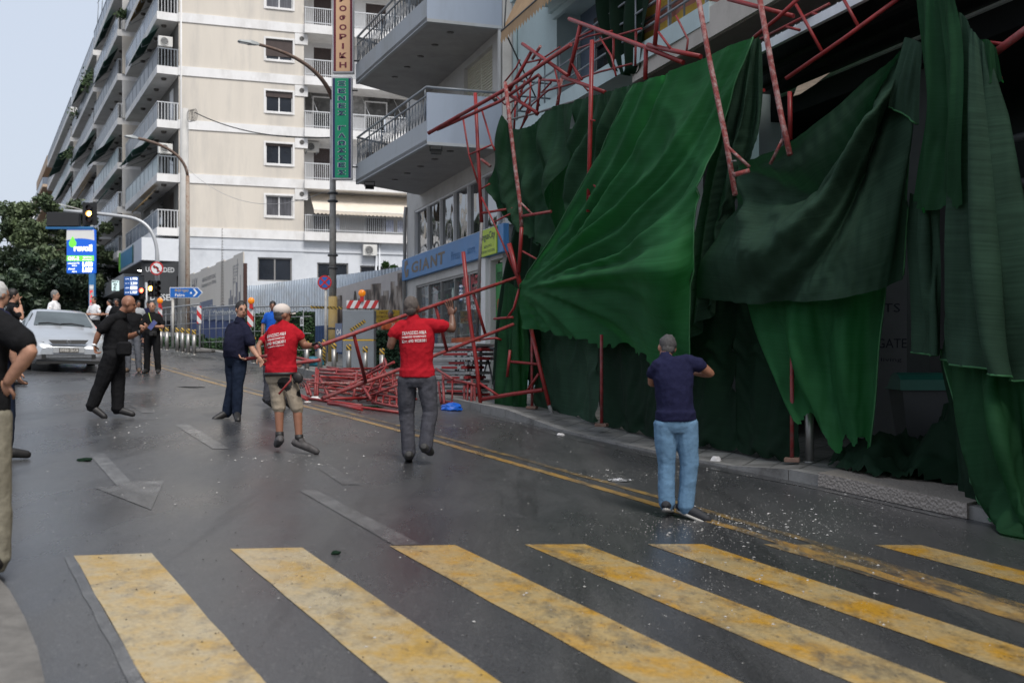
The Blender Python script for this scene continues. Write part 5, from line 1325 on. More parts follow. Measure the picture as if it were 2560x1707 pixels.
m = MB(); letters(m, HF, '210 4190 417', (x0 + x1) / 2, HF.hit(516, 775)[1], w=(x1 - x0) * 0.9, h=0.34, b=0.014, bold=0.0); m.build('lettering', mat('phone_ink', (0.55, 0.57, 0.6), 0.6), ph)
m = MB()                                                     # printed skyline and a stylised tower
for k in range(9):
    x = HF.hit(572 + k * 3.6, 740)[0]; h_ = [0.5, 0.9, 0.6, 2.0, 0.5, 1.2, 2.3, 0.7, 1.5][k]; z0 = HF.hit(590, 768)[1]
    m.box(HF, x, x + (0.05 if h_ > 1.4 else 0.2), 0.005, 0.008, z0, z0 + h_ * 0.75)
m.build('printed_skyline', mat('print_grey', (0.22, 0.22, 0.24), 0.6), HP)
m = MB()
for k in range(26):
    z0 = HF.hit(556, 765)[1] + k * 0.115; x = HF.hit(556, 740)[0]; w_ = 0.34 * (1 - k / 40)
    m.add([HF.pt(x - w_, 0.007, z0), HF.pt(x, 0.007, z0 + 0.06), HF.pt(x + w_, 0.007, z0), HF.pt(x + w_, 0.007, z0 + 0.05), HF.pt(x, 0.007, z0 + 0.11), HF.pt(x - w_, 0.007, z0 + 0.05)], [(0, 1, 4, 5), (1, 2, 3, 4)])
m.build('printed_tower', mat('print_brown', (0.20, 0.165, 0.135), 0.6, var=0.3), HP)
place(HP, hr + Vector((0, 0, gz(hr.x, hr.y))))

CF = thing('corrugated_fence', 'pale blue corrugated metal fence round the empty lot', 'fence')
c0_, c1_ = P(610, 720, 48.0), P(1019, 665, 37.6); cu = Vector((c1_.x - c0_.x, c1_.y - c0_.y, 0)); CL = cu.length; cfr = Fr((c0_.x, c0_.y, 0), cu); ctop = CAMZ + 3.25
M_CORR = mat('corrugated_blue_white', (0.64, 0.71, 0.78), 0.45, metal=0.0, var=0.06, vscale=1.5, dirt=(0.33, 0.30, 0.26), dirt_amt=0.5, dirt_scale=0.9)
M_CORRB = mat('corrugated_blue', (0.07, 0.12, 0.25), 0.45, metal=0.2, var=0.15)
nsheet = 12
for s_ in range(nsheet):
    a0, a1 = CL * s_ / nsheet, CL * (s_ + 1) / nsheet; n = 5
    prof = []
    for k in range(n):
        x = a0 + (a1 - a0) * k / n; d = (a1 - a0) / n
        prof += [(x, 0), (x + d * 0.3, 0), (x + d * 0.36, 0.10), (x + d * 0.78, 0.10), (x + d * 0.9, 0)]
    prof.append((a1, 0))
    for (z0, z1, mm, nm) in ((ctop - 1.9, ctop + random.uniform(-0.02, 0.02), M_CORR, 'sheet'), (gz(-7, 42) - 0.6, ctop - 1.9, M_CORRB, 'lower_sheet')):
        m = MB(); m.add([cfr.pt(x, b_, z0) for x, b_ in prof] + [cfr.pt(x, b_, z1) for x, b_ in prof], [(k, k + 1, k + 1 + len(prof), k + len(prof)) for k in range(len(prof) - 1)]); m.build(nm, mm, CF)
place(CF, cfr.pt(CL / 2, 0, gz(-7, 42)))
# printed city banner on the fence
M_CITY = new_mat('city_print'); nt = M_CITY.node_tree; b = nt.nodes['Principled BSDF']; b.inputs['Roughness'].default_value = 0.6
tc = nt.nodes.new('ShaderNodeTexCoord')
def _nz(scale, st, det=6):
    mp = nt.nodes.new('ShaderNodeMapping'); mp.inputs['Scale'].default_value = st; n_ = nt.nodes.new('ShaderNodeTexNoise'); n_.inputs['Scale'].default_value = scale; n_.inputs['Detail'].default_value = det
    nt.links.new(tc.outputs['Object'], mp.inputs[0]); nt.links.new(mp.outputs[0], n_.inputs['Vector']); return n_.outputs['Fac']
rp = nt.nodes.new('ShaderNodeValToRGB'); e = rp.color_ramp.elements
e[0].position = 0.36; e[0].color = (0.05, 0.042, 0.036, 1); e[1].position = 0.62; e[1].color = (0.42, 0.36, 0.31, 1); k_ = e.new(0.48); k_.color = (0.17, 0.13, 0.105, 1)
nt.links.new(_nz(3.4, (1.6, 1.6, 0.45), 9), rp.inputs[0]); nt.links.new(rp.outputs[0], b.inputs['Base Color'])
BN = thing('city_banner', 'printed banner of a brown city skyline on the corrugated fence', 'banner')
q0, q1 = cfr.hit(838, 735, 0.13)[0], CL - 0.1
zq0 = cfr.hit(838, 722, 0.13)[1]; zq1 = cfr.hit(1015, 672, 0.13)[1]
m = MB(); m.add([cfr.pt(q0, 0.13, zq0 - 2.0), cfr.pt(q1, 0.13, zq0 - 2.0), cfr.pt(q1, 0.13, zq1), cfr.pt(q0, 0.13, zq0)], [(0, 1, 2, 3)]); m.build('sheet', mat('banner_sky', (0.50, 0.46, 0.44), 0.6, var=0.08), BN)
random.seed(21); x = q0 + 0.05
while x < q1 - 0.3:
    w_ = random.uniform(0.25, 0.75); t = (x - q0) / (q1 - q0); zt_ = zq0 + (zq1 - zq0) * t; h_ = random.uniform(0.4, 0.97) * (zt_ - (zq0 - 1.95))
    m = MB(); z0 = zq0 - 1.95
    sp = random.random() < 0.4
    x2 = min(x + w_, q1 - 0.02)
    pts = [(x, z0), (x2, z0), (x2, z0 + h_ * 0.75), ((x + x2) / 2 + 0.05, z0 + h_), ((x + x2) / 2 - 0.05, z0 + h_), (x, z0 + h_ * 0.75)] if sp else [(x, z0), (x2, z0), (x2, z0 + h_), (x, z0 + h_)]
    m.add([cfr.pt(a, 0.134 + 0.0008 * (int(x * 40) % 5), z) for a, z in pts], [tuple(range(len(pts)))]); m.build('printed_tower', M_CITY, BN)
    x += w_ * random.uniform(0.25, 0.6)
place(BN, cfr.pt(q0, 0, gz(-5, 39)))

# ---- mesh fence with artificial hedge
M_FENCE = mat('fence_steel', (0.30, 0.31, 0.32), 0.5, metal=0.4, var=0.1)
M_HEDGE = mat('hedge_leaves', (0.045, 0.10, 0.035), 0.7, var=0.5, vscale=6)
fpts = [(385, 43.0), (500, 39.0), (600, 36.6), (700, 35.0), (778, 34.2)]
fp3 = [Vector(((x - CX) / FPX * Y, Y, 0)) for x, Y in fpts]
hedge_r = [(0.0, 0.62, 0), (0, 0.62, 1), (0.0, 1.0, 2), (0.0, 1.0, 3)]
for i in range(len(fp3) - 1):
    a, b_ = fp3[i], fp3[i + 1]; u_ = (b_ - a); L_ = u_.length; f = Fr(a, u_)
    FP = thing('mesh_fence', ['mesh fence panel with low leaf screen behind the man with a camera', 'mesh fence panel beside the blue direction sign and hoarding base', 'leaf-covered mesh fence panel behind the navy polo man', 'leaf-covered mesh fence panel with a white notice'][i], 'fence')
    ga = gz(a.x, a.y) + 0.15; gb = gz(b_.x, b_.y) + 0.15; zt_ = CAMZ + (YH - 767) / FPX * ((a.y + b_.y) / 2)
    m = MB(); m.tube([f.pt(0, 0, ga), f.pt(0, 0, zt_)], 0.045, 8); m.build('post', M_FENCE, FP)
    m = MB(); m.tube([f.pt(0, 0, zt_), f.pt(L_, 0, zt_)], 0.03, 6); m.build('top_rail', M_FENCE, FP)
    m = MB(); nb = int(L_ / 0.5)
    for k in range(nb): m.tube([f.pt(L_ * (k + 0.5) / nb, 0, ga), f.pt(L_ * (k + 0.5) / nb, 0, zt_)], 0.014, 5)
    for k in range(3): m.tube([f.pt(0, 0, ga + (zt_ - ga) * (k + 0.4) / 3), f.pt(L_, 0, ga + (zt_ - ga) * (k + 0.4) / 3)], 0.012, 5)
    m.build('mesh_wires', M_FENCE, FP)
    hh = (zt_ - ga) * hedge_r[i][1] * (0.62 if i < 2 else 0.97)
    m = MB()
    nl = int(L_ * hh * 420)
    for _ in range(nl):
        p = f.pt(random.uniform(0, L_), random.uniform(-0.16, -0.04), random.uniform(min(ga, gb), min(ga, gb) + hh))
        u2 = Vector((random.gauss(0, 1), random.gauss(0, 1), random.gauss(0, 1))).normalized() * 0.05; v2 = (u2.orthogonal().normalized() + f.v * 0.3).normalized() * 0.03
        m.add([p - u2, p + v2, p + u2, p - v2], [(0, 1, 2, 3)])
    h_ = m.build('leaf_screen', M_HEDGE, FP); h_['kind'] = 'stuff'
    m = MB(); m.box(f, 0.02, L_ - 0.02, -0.20, -0.17, min(ga, gb) - 0.1, min(ga, gb) + hh - 0.02); m.build('screen_backing', mat('screen_backing', (0.012, 0.025, 0.012), 0.9), FP)
    if i == 3:
        a_n, c_n = f.hit(755, 803, 0.03); m = MB(); m.box(f, a_n - 0.07, a_n + 0.07, 0.03, 0.04, c_n - 0.15, c_n + 0.13); nt_ = m.build('notice', M_WHITE, FP)
        m = MB()
        for k in range(5): m.box(f, a_n - 0.05 + 0.022 * k, a_n - 0.04 + 0.022 * k, 0.041, 0.044, c_n - 0.1, c_n + 0.09)
        m.build('print', M_BLACK, nt_)
    place(FP, f.pt(0, 0, ga))
# second short leaf panel right of the cabinet
f = Fr(P(935, 900, 31.5), (1, 0.05, 0)); f.o.z = 0; L_ = 0.75; ga = gz(f.o.x, 31.5) + 0.15
FP = thing('mesh_fence', 'short dark leaf-covered fence panel right of the grey cabinet', 'fence')
m = MB()
for _ in range(600):
    p = f.pt(random.uniform(0, L_), random.uniform(-0.1, 0.02), random.uniform(ga, ga + 1.1)); u2 = Vector((random.gauss(0, 1), random.gauss(0, 1), random.gauss(0, 1))).normalized() * 0.05; v2 = u2.orthogonal().normalized() * 0.03
    m.add([p - u2, p + v2, p + u2, p - v2], [(0, 1, 2, 3)])
h_ = m.build('leaf_screen', mat('hedge_leaves_dark', (0.02, 0.055, 0.028), 0.7, var=0.5, vscale=6), FP); h_['kind'] = 'stuff'
m = MB(); m.box(f, 0, L_, -0.14, -0.11, ga, ga + 1.1); m.build('screen_backing', mat('screen_backing', (0, 0, 0)), FP); place(FP, f.pt(0, 0, ga))

# ---- striped bar, cabinet, warning boards, works sign
m = MB(); a_, b_ = P(776, 768, 33.0), P(856, 770, 33.0); m.box(Fr(a_, b_ - a_), 0, (b_ - a_).length, -0.04, 0.0, -0.04, 0.04)
tag(m.build('striped_bar', M_HAZ), 'thin yellow and black striped bar on top of the fence', 'barrier bar')
CB = thing('utility_cabinet', 'tall grey metal cabinet marked with slanting hazard tape', 'cabinet')
Yc = 30.0; sc_ = Yc / FPX; f = Fr(P(856, 900, Yc), (1, 0, 0)); f.o.z = 0; gc = gz(f.o.x, Yc) + 0.15
w_ = 79 * sc_; zt_ = CAMZ + (YH - 775) / FPX * Yc; zm = CAMZ + (YH - 850) / FPX * Yc
M_CAB = mat('cabinet_grey', (0.21, 0.23, 0.25), 0.5, metal=0.2, var=0.06, dirt=(0.15, 0.15, 0.15), dirt_amt=0.4)
m = MB(); m.bbox(f, 0, w_, -0.5, 0, gc, zm - 0.012, 0.015); m.build('lower_door', M_CAB, CB)
m = MB(); m.bbox(f, 0, w_, -0.5, 0, zm + 0.012, zt_, 0.015); m.build('upper_door', M_CAB, CB)
m = MB(); m.box(f, 0.01, w_ - 0.01, -0.48, 0.004, zm - 0.018, zm + 0.018); m.build('yellow_band', M_YEL_S, CB)
m = MB(); q0 = f.pt(20 * sc_, 0.004, CAMZ + (YH - 826) / FPX * Yc); q1 = f.pt(57 * sc_, 0.004, CAMZ + (YH - 802) / FPX * Yc); d = q1 - q0
ff = Fr(q0, d, (0, -1, 0), Vector((-d.z, 0, d.x))); m.box(ff, 0, d.length, 0, 0.004, -0.045, 0.045); m.build('hazard_tape', M_HAZ, CB)
place(CB, f.pt(w_ / 2, -0.25, gc))
WS = thing('works_sign', 'yellow Greek works entrance sign partly hidden by the orange-shirt man', 'sign')
Yw = 34.6; f = Fr(P(935, 807, Yw), (1, 0, 0)); s3 = Yw / FPX
m = MB(); m.bbox(f, 0, 64 * s3, -0.03, 0, 0, 32 * s3, 0.006); m.build('board', M_YEL_S, WS)
m = MB(); letters(m, f, 'ΠΡΟΣΟΧΗ', 32 * s3, 25 * s3, w=38 * s3, h=6.2 * s3, b=0.006); letters(m, f, 'ΕΙΣΟΔΟΣ-ΕΞΟΔΟΣ', 32 * s3, 15.5 * s3, w=58 * s3, h=6 * s3, b=0.006); letters(m, f, 'ΕΡΓΟΤΑΞΙΟΥ', 32 * s3, 6 * s3, w=42 * s3, h=6 * s3, b=0.006); m.build('lettering', mat('works_ink', (0.10, 0.055, 0.02), 0.6), WS)
m = MB(); m.tube([f.pt(1.0 * s3 * 32, -0.06, 0.3), f.pt(32 * s3, -0.06, gz(f.o.x, Yw) + 0.15 - f.o.z)], 0.03, 8); m.build('post', M_FENCE, WS); place(WS, f.pt(0, 0, gz(f.o.x, Yw) + 0.15 - f.o.z))
M_STRV = new_mat('red_white_stripes'); stripes_mat(M_STRV, (0.60, 0.60, 0.60), (0.48, 0.025, 0.025), 1.35, (0, R(40), 0))
M_STRH = new_mat('red_white_slant'); stripes_mat(M_STRH, (0.60, 0.60, 0.60), (0.48, 0.025, 0.025), 1.5, (0, R(-28), 0))
M_ORG = mat('orange_lens', (0.75, 0.22, 0.01), 0.25, var=0.05, coat=0.5, emit=(1, 0.3, 0.0), emit_s=0.12)
def warn_board(x0, x1, y0, y1, Y, lampxy, label, sm, post=None):
    B = thing('warning_board', label, 'warning board'); a_ = P(x0, y1, Y); b_ = P(x1, y0, Y); f = Fr(a_, (1, 0, 0))
    m = MB(); m.bbox(f, 0, b_.x - a_.x, -0.04, 0, 0, b_.z - a_.z, 0.006); m.build('board', sm, B)
    if lampxy:
        c = P(lampxy[0], lampxy[1], Y - 0.03); m = MB(); m.lathe(c, [(0.005, -0.06), (0.07, -0.055), (0.105, -0.02), (0.105, 0.02), (0.07, 0.055), (0.005, 0.06)], 18, (0, -1, 0)); lp_ = m.build('lamp', M_ORG, B)
        m = MB(); m.box(Fr(c, (1, 0, 0)), -0.05, 0.05, -0.03, 0.03, -0.24, -0.09); m.build('lamp_base', M_RED, lp_)
    g_ = gz((a_.x + b_.x) / 2, Y) + 0.15
    if post is not None:
        m = MB(); xm = (b_.x - a_.x) / 2; m.tube([f.pt(xm, -0.06, g_ - a_.z), f.pt(xm, -0.06, b_.z - a_.z)], 0.028, 8); m.build('post', M_FENCE, B)
        if post: m = MB(); m.bbox(f, xm - 0.45, xm + 0.45, -0.3, 0.2, g_ - a_.z, g_ - a_.z + 0.12, 0.03); m.build('foot', mat('rubber_foot', (0.12, 0.115, 0.11), 0.8), B)
    place(B, Vector(((a_.x + b_.x) / 2, Y, g_)))
warn_board(395, 405, 765, 797, 38.5, (400, 752), 'red and white warning board with orange lamp behind the photographer', M_STRV, 0)
warn_board(492, 503, 765, 809, 34.5, None, 'upright red and white warning board on a rubber foot', M_STRV, 1)
warn_board(618, 633, 768, 817, 33.5, (628, 752), 'red and white warning board with orange lamp beside the navy polo man', M_STRV, 0)
warn_board(866, 946, 751, 771, 30.6, (905, 733), 'wide red and white striped barrier board with orange lamp above the cabinet', M_STRH, None)
# small numbered blue box on the fence
BX = thing('number_panel', 'blue painted panel marked 04 beside the grey cabinet', 'panel')
f = Fr(P(838, 880, 33.2), (1, 0, 0)); s3 = 33.2 / FPX
m = MB(); m.box(f, 0, 17 * s3, -0.05, 0, 0, 72 * s3); m.build('board', mat('panel_slate', (0.13, 0.16, 0.24), 0.6), BX)
m = MB(); letters(m, f, '04', 9 * s3, 50 * s3, w=12 * s3, h=15 * s3, b=0.006, bold=0.01); m.build('lettering', M_WHITE, BX); place(BX, f.pt(0, 0, 0))

# ---- bollards
M_STEEL = mat('bollard_steel', (0.30, 0.29, 0.275), 0.42, metal=0.7, var=0.12, vscale=5)
def bollard(px, ytop, Y, label, h_px=None, rad=0.062, cap=True, grp='steel bollards along the kerb'):
    t = P(px, ytop, Y); b0 = Vector((t.x, Y, gz(t.x, Y) + 0.14)); B = thing('bollard', label, 'bollard', grp)
    H_ = t.z - b0.z
    m = MB(); m.tube([b0, b0 + Vector((0, 0, H_ - (0.14 if cap else 0.02)))], rad, 14); m.build('post', M_STEEL, B)
    if cap:
        m = MB(); m.lathe(b0 + Vector((0, 0, H_ - 0.145)), [(rad + 0.002, 0), (rad + 0.004, 0.02), (rad + 0.004, 0.12), (rad * 0.8, 0.145), (0.01, 0.15)], 14); m.build('striped_cap', M_HAZ, B)
    else:
        m = MB(); m.lathe(b0 + Vector((0, 0, H_ - 0.025)), [(rad, 0), (rad * 0.9, 0.018), (rad * 0.3, 0.026), (0.004, 0.027)], 14); m.build('cap', M_STEEL, B)
    m = MB(); m.lathe(b0, [(rad + 0.03, 0), (rad + 0.03, 0.012), (rad, 0.016)], 14); m.build('base_ring', M_STEEL, B)
    place(B, b0)
lb = [(402, 817, 35.5), (417, 818, 35.2), (443, 819, 34.5), (456, 820, 34.0), (470, 822, 33.5), (485, 824, 33.0)]
for i, (x, y, Y) in enumerate(lb): bollard(x, y, Y, 'capped steel bollard near the direction sign, %s of six from the left' % ORD[i])
rb = [(634, 840, 30.0), (675, 846, 29.2), (767, 853, 28.2), (800, 855, 27.8), (835, 858, 27.4), (872, 861, 27.0), (913, 866, 26.5), (955, 871, 26.0)]
for i, (x, y, Y) in enumerate(rb): bollard(x, y, Y, 'capped steel bollard behind the tube pile, %s of eight from the left' % ORD[i])
bollard(1169, 891, 24.5, 'capped steel bollard behind the stacked planks')
bollard(2024, 1002, 13.35, 'plain steel bollard on the pavement under the torn netting', rad=0.055, cap=False, grp=None)
m = MB(); b0 = gp(-5.4, 31.0, 0.14); m.tube([b0, b0 + Vector((0, 0, 0.75))], 0.05, 10)
tag(m.build('striped_post', M_HAZ), 'short yellow and black striped post by the lamp base', 'post')
# pedestrian railing beside the shop
RL = thing('pedestrian_railing', 'dark metal pedestrian railing on the pavement below the shop banner', 'railing')
ra, rb2 = P(1140, 885, 24.0), P(1237, 897, 21.6); ra.z = gz(ra.x, ra.y) + 0.14; rb2.z = gz(rb2.x, rb2.y) + 0.14
d = rb2 - ra; m = MB(); up = Vector((0, 0, 1))
m.tube([ra + up * 0.98, rb2 + up * 0.98], 0.035, 8); m.build('top_rail', M_RAILD, RL)
m = MB(); m.tube([ra + up * 0.78, rb2 + up * 0.78], 0.02, 6); m.tube([ra + up * 0.15, rb2 + up * 0.15], 0.02, 6); m.build('rail', M_RAILD, RL)
for k in range(4): m = MB(); q = ra.lerp(rb2, k / 3); m.tube([q, q + up * 0.98], 0.03, 8); m.build('post', M_RAILD, RL)
for k in range(3):
    q, q2 = ra.lerp(rb2, k / 3), ra.lerp(rb2, (k + 1) / 3); m = MB(); m.tube([q + up * 0.15, q.lerp(q2, 0.5) + up * 0.78], 0.018, 6); m.tube([q.lerp(q2, 0.5) + up * 0.78, q2 + up * 0.15], 0.018, 6); m.build('brace', M_RAILD, RL)
place(RL, ra)

# ================================================================ GREEN NETTING
_dx = [1180, 1230, 1333, 1464, 1567, 1647, 1840, 1974, 2270, 2400, 2480, 2700]
_dy = [20.8, 20.4, 19.6, 17.8, 16.5, 15.4, 14.0, 13.3, 12.2, 11.0, 10.4, 9.8]
def Dp(x): return float(np.interp(x, _dx, _dy))
def S(x, y, off=0.0): return P(x, y, Dp(x) + off)

def net_mat(name, col, tr, twt=0.45, weave=1.0):
    m = new_mat(name); nt = m.node_tree; N, L = nt.nodes, nt.links
    for n in list(N): N.remove(n)
    out = N.new('ShaderNodeOutputMaterial'); mix = N.new('ShaderNodeMixShader'); mix.inputs[0].default_value = twt
    pb = N.new('ShaderNodeBsdfPrincipled'); tl = N.new('ShaderNodeBsdfTranslucent')
    pb.inputs['Roughness'].default_value = 0.75; pb.inputs['Specular IOR Level'].default_value = 0.12
    uv = N.new('ShaderNodeTexCoord')
    nz = N.new('ShaderNodeTexNoise'); nz.inputs['Scale'].default_value = 2.2; nz.inputs['Detail'].default_value = 7
    L.new(uv.outputs['Object'], nz.inputs['Vector'])
    rp = N.new('ShaderNodeValToRGB'); rp.color_ramp.elements[0].position = 0.32; rp.color_ramp.elements[1].position = 0.72
    rp.color_ramp.elements[0].color = tuple(c * 0.78 for c in col) + (1,); rp.color_ramp.elements[1].color = tuple(c * 1.25 for c in col) + (1,)
    L.new(nz.outputs['Fac'], rp.inputs[0])
    st = N.new('ShaderNodeTexNoise'); st.inputs['Scale'].default_value = 1.0; st.inputs['Detail'].default_value = 5
    mp = N.new('ShaderNodeMapping'); mp.inputs['Scale'].default_value = (3, 160, 1); L.new(uv.outputs['UV'], mp.inputs[0]); L.new(mp.outputs[0], st.inputs['Vector'])
    mx = N.new('ShaderNodeMix'); mx.data_type = 'RGBA'; mx.blend_type = 'MULTIPLY'; mx.inputs[0].default_value = 0.5
    r2 = N.new('ShaderNodeValToRGB'); r2.color_ramp.elements[0].position = 0.35; r2.color_ramp.elements[0].color = (0.6, 0.6, 0.6, 1); r2.color_ramp.elements[1].position = 0.65; r2.color_ramp.elements[1].color = (1.3, 1.3, 1.3, 1)
    L.new(st.outputs['Fac'], r2.inputs[0]); L.new(rp.outputs[0], mx.inputs[6]); L.new(r2.outputs[0], mx.inputs[7])
    L.new(mx.outputs[2], pb.inputs['Base Color'])
    tl.inputs[0].default_value = tuple(tr) + (1,)
    bp = N.new('ShaderNodeBump'); bp.inputs['Strength'].default_value = 0.25; bp.inputs['Distance'].default_value = 0.01
    L.new(st.outputs['Fac'], bp.inputs['Height']); L.new(bp.outputs[0], pb.inputs['Normal'])
    L.new(pb.outputs[0], mix.inputs[1]); L.new(tl.outputs[0], mix.inputs[2]); L.new(mix.outputs[0], out.inputs[0])
    return m
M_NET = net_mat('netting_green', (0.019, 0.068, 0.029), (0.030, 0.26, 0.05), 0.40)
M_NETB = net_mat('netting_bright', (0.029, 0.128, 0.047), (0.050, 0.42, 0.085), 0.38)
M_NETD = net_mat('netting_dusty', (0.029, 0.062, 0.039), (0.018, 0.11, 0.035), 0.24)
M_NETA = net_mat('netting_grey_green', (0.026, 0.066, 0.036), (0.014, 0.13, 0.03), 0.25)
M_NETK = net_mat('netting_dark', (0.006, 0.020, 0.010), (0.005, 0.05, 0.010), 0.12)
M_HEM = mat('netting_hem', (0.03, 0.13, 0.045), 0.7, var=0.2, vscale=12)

def cr_interp(ctrl, n):
    """Catmull-Rom along axis 0: (k, ..., 3) -> (n, ..., 3)"""
    k = len(ctrl); P_ = np.concatenate([[2 * ctrl[0] - ctrl[1]], ctrl, [2 * ctrl[-1] - ctrl[-2]]])
    t = np.linspace(0, k - 1 - 1e-9, n); i = t.astype(int); f = (t - i).reshape((-1,) + (1,) * (ctrl.ndim - 1))
    a, b, c, d = P_[i], P_[i + 1], P_[i + 2], P_[i + 3]
    return 0.5 * ((2 * b) + (c - a) * f + (2 * a - 5 * b + 4 * c - d) * f ** 2 + (3 * b - a - 3 * c + d) * f ** 3)

def relax(X, pin, su, sv, steps=55, iters=6, g=9.8, dt=0.03, bend=0.25, keep=None, floor=True, cz_u=None):
    """position-based cloth: rest lengths are the drawn lengths times the slack; pinned points stay"""
    du = np.linalg.norm(X[:, 1:] - X[:, :-1], axis=2) * su; dv = np.linalg.norm(X[1:] - X[:-1], axis=2) * sv
    sh = 0.5 * (su + sv)
    d1 = np.linalg.norm(X[1:, 1:] - X[:-1, :-1], axis=2) * sh; d2 = np.linalg.norm(X[1:, :-1] - X[:-1, 1:], axis=2) * sh
    bu = np.linalg.norm(X[:, 2:] - X[:, :-2], axis=2) * su; bv = np.linalg.norm(X[2:] - X[:-2], axis=2) * sv
    w = np.where(pin, 0.0, 1.0)[..., None]; X0 = X.copy(); V = np.zeros_like(X)
    def proj(A, B, wA, wB, L, k):
        d = B - A; l = np.linalg.norm(d, axis=2, keepdims=True) + 1e-9; s = wA + wB; s = np.where(s == 0, 1, s)
        c = d * ((l - L[..., None]) / l / s) * k
        A += c * wA; B -= c * wB
    for s_ in range(steps):
        V *= 0.94; V[..., 2] -= g * dt; Xp = X.copy(); X = X + V * dt * w
        for _ in range(iters):
            for o in (0, 1):
                n = (X.shape[1] - o) // 2 * 2
                proj(X[:, o:o + n:2], X[:, o + 1:o + n:2], w[:, o:o + n:2], w[:, o + 1:o + n:2], du[:, o:o + n:2][:, :n // 2], 1.0)
                n = (X.shape[0] - o) // 2 * 2
                proj(X[o:o + n:2], X[o + 1:o + n:2], w[o:o + n:2], w[o + 1:o + n:2], dv[o:o + n:2][:n // 2], 1.0)
                n = (X.shape[0] - o) // 2 * 2
                r0 = slice(o, o + n, 2); r1 = slice(o + 1, o + n, 2)
                proj(X[r0, :-1], X[r1, 1:], w[r0, :-1], w[r1, 1:], d1[o:o + n:2][:n // 2], 0.4)
                proj(X[r0, 1:], X[r1, :-1], w[r0, 1:], w[r1, :-1], d2[o:o + n:2][:n // 2], 0.4)
            for o in (0, 2):
                q = X[:, o:]; 
                m_ = (q.shape[1] - 2) // 4 * 4
                for o2 in (0, 1):
                    A = X[:, o + o2:X.shape[1] - 2:4]; B = X[:, o + o2 + 2::4][:, :A.shape[1]]
                    proj(A, B, w[:, o + o2:X.shape[1] - 2:4], w[:, o + o2 + 2::4][:, :A.shape[1]], bu[:, o + o2::4][:, :A.shape[1]], bend)
                    A = X[o + o2:X.shape[0] - 2:4]; B = X[o + o2 + 2::4][:A.shape[0]]
                    proj(A, B, w[o + o2:X.shape[0] - 2:4], w[o + o2 + 2::4][:A.shape[0]], bv[o + o2::4][:A.shape[0]], bend)
            X = np.where(pin[..., None], X0, X)
        if keep: X += (X0 - X) * keep * w
        if floor:
            gzv = GA * X[..., 0] + GB * X[..., 1] + 0.02; X[..., 2] = np.maximum(X[..., 2], gzv)
        V = (X - Xp) / dt
    return X

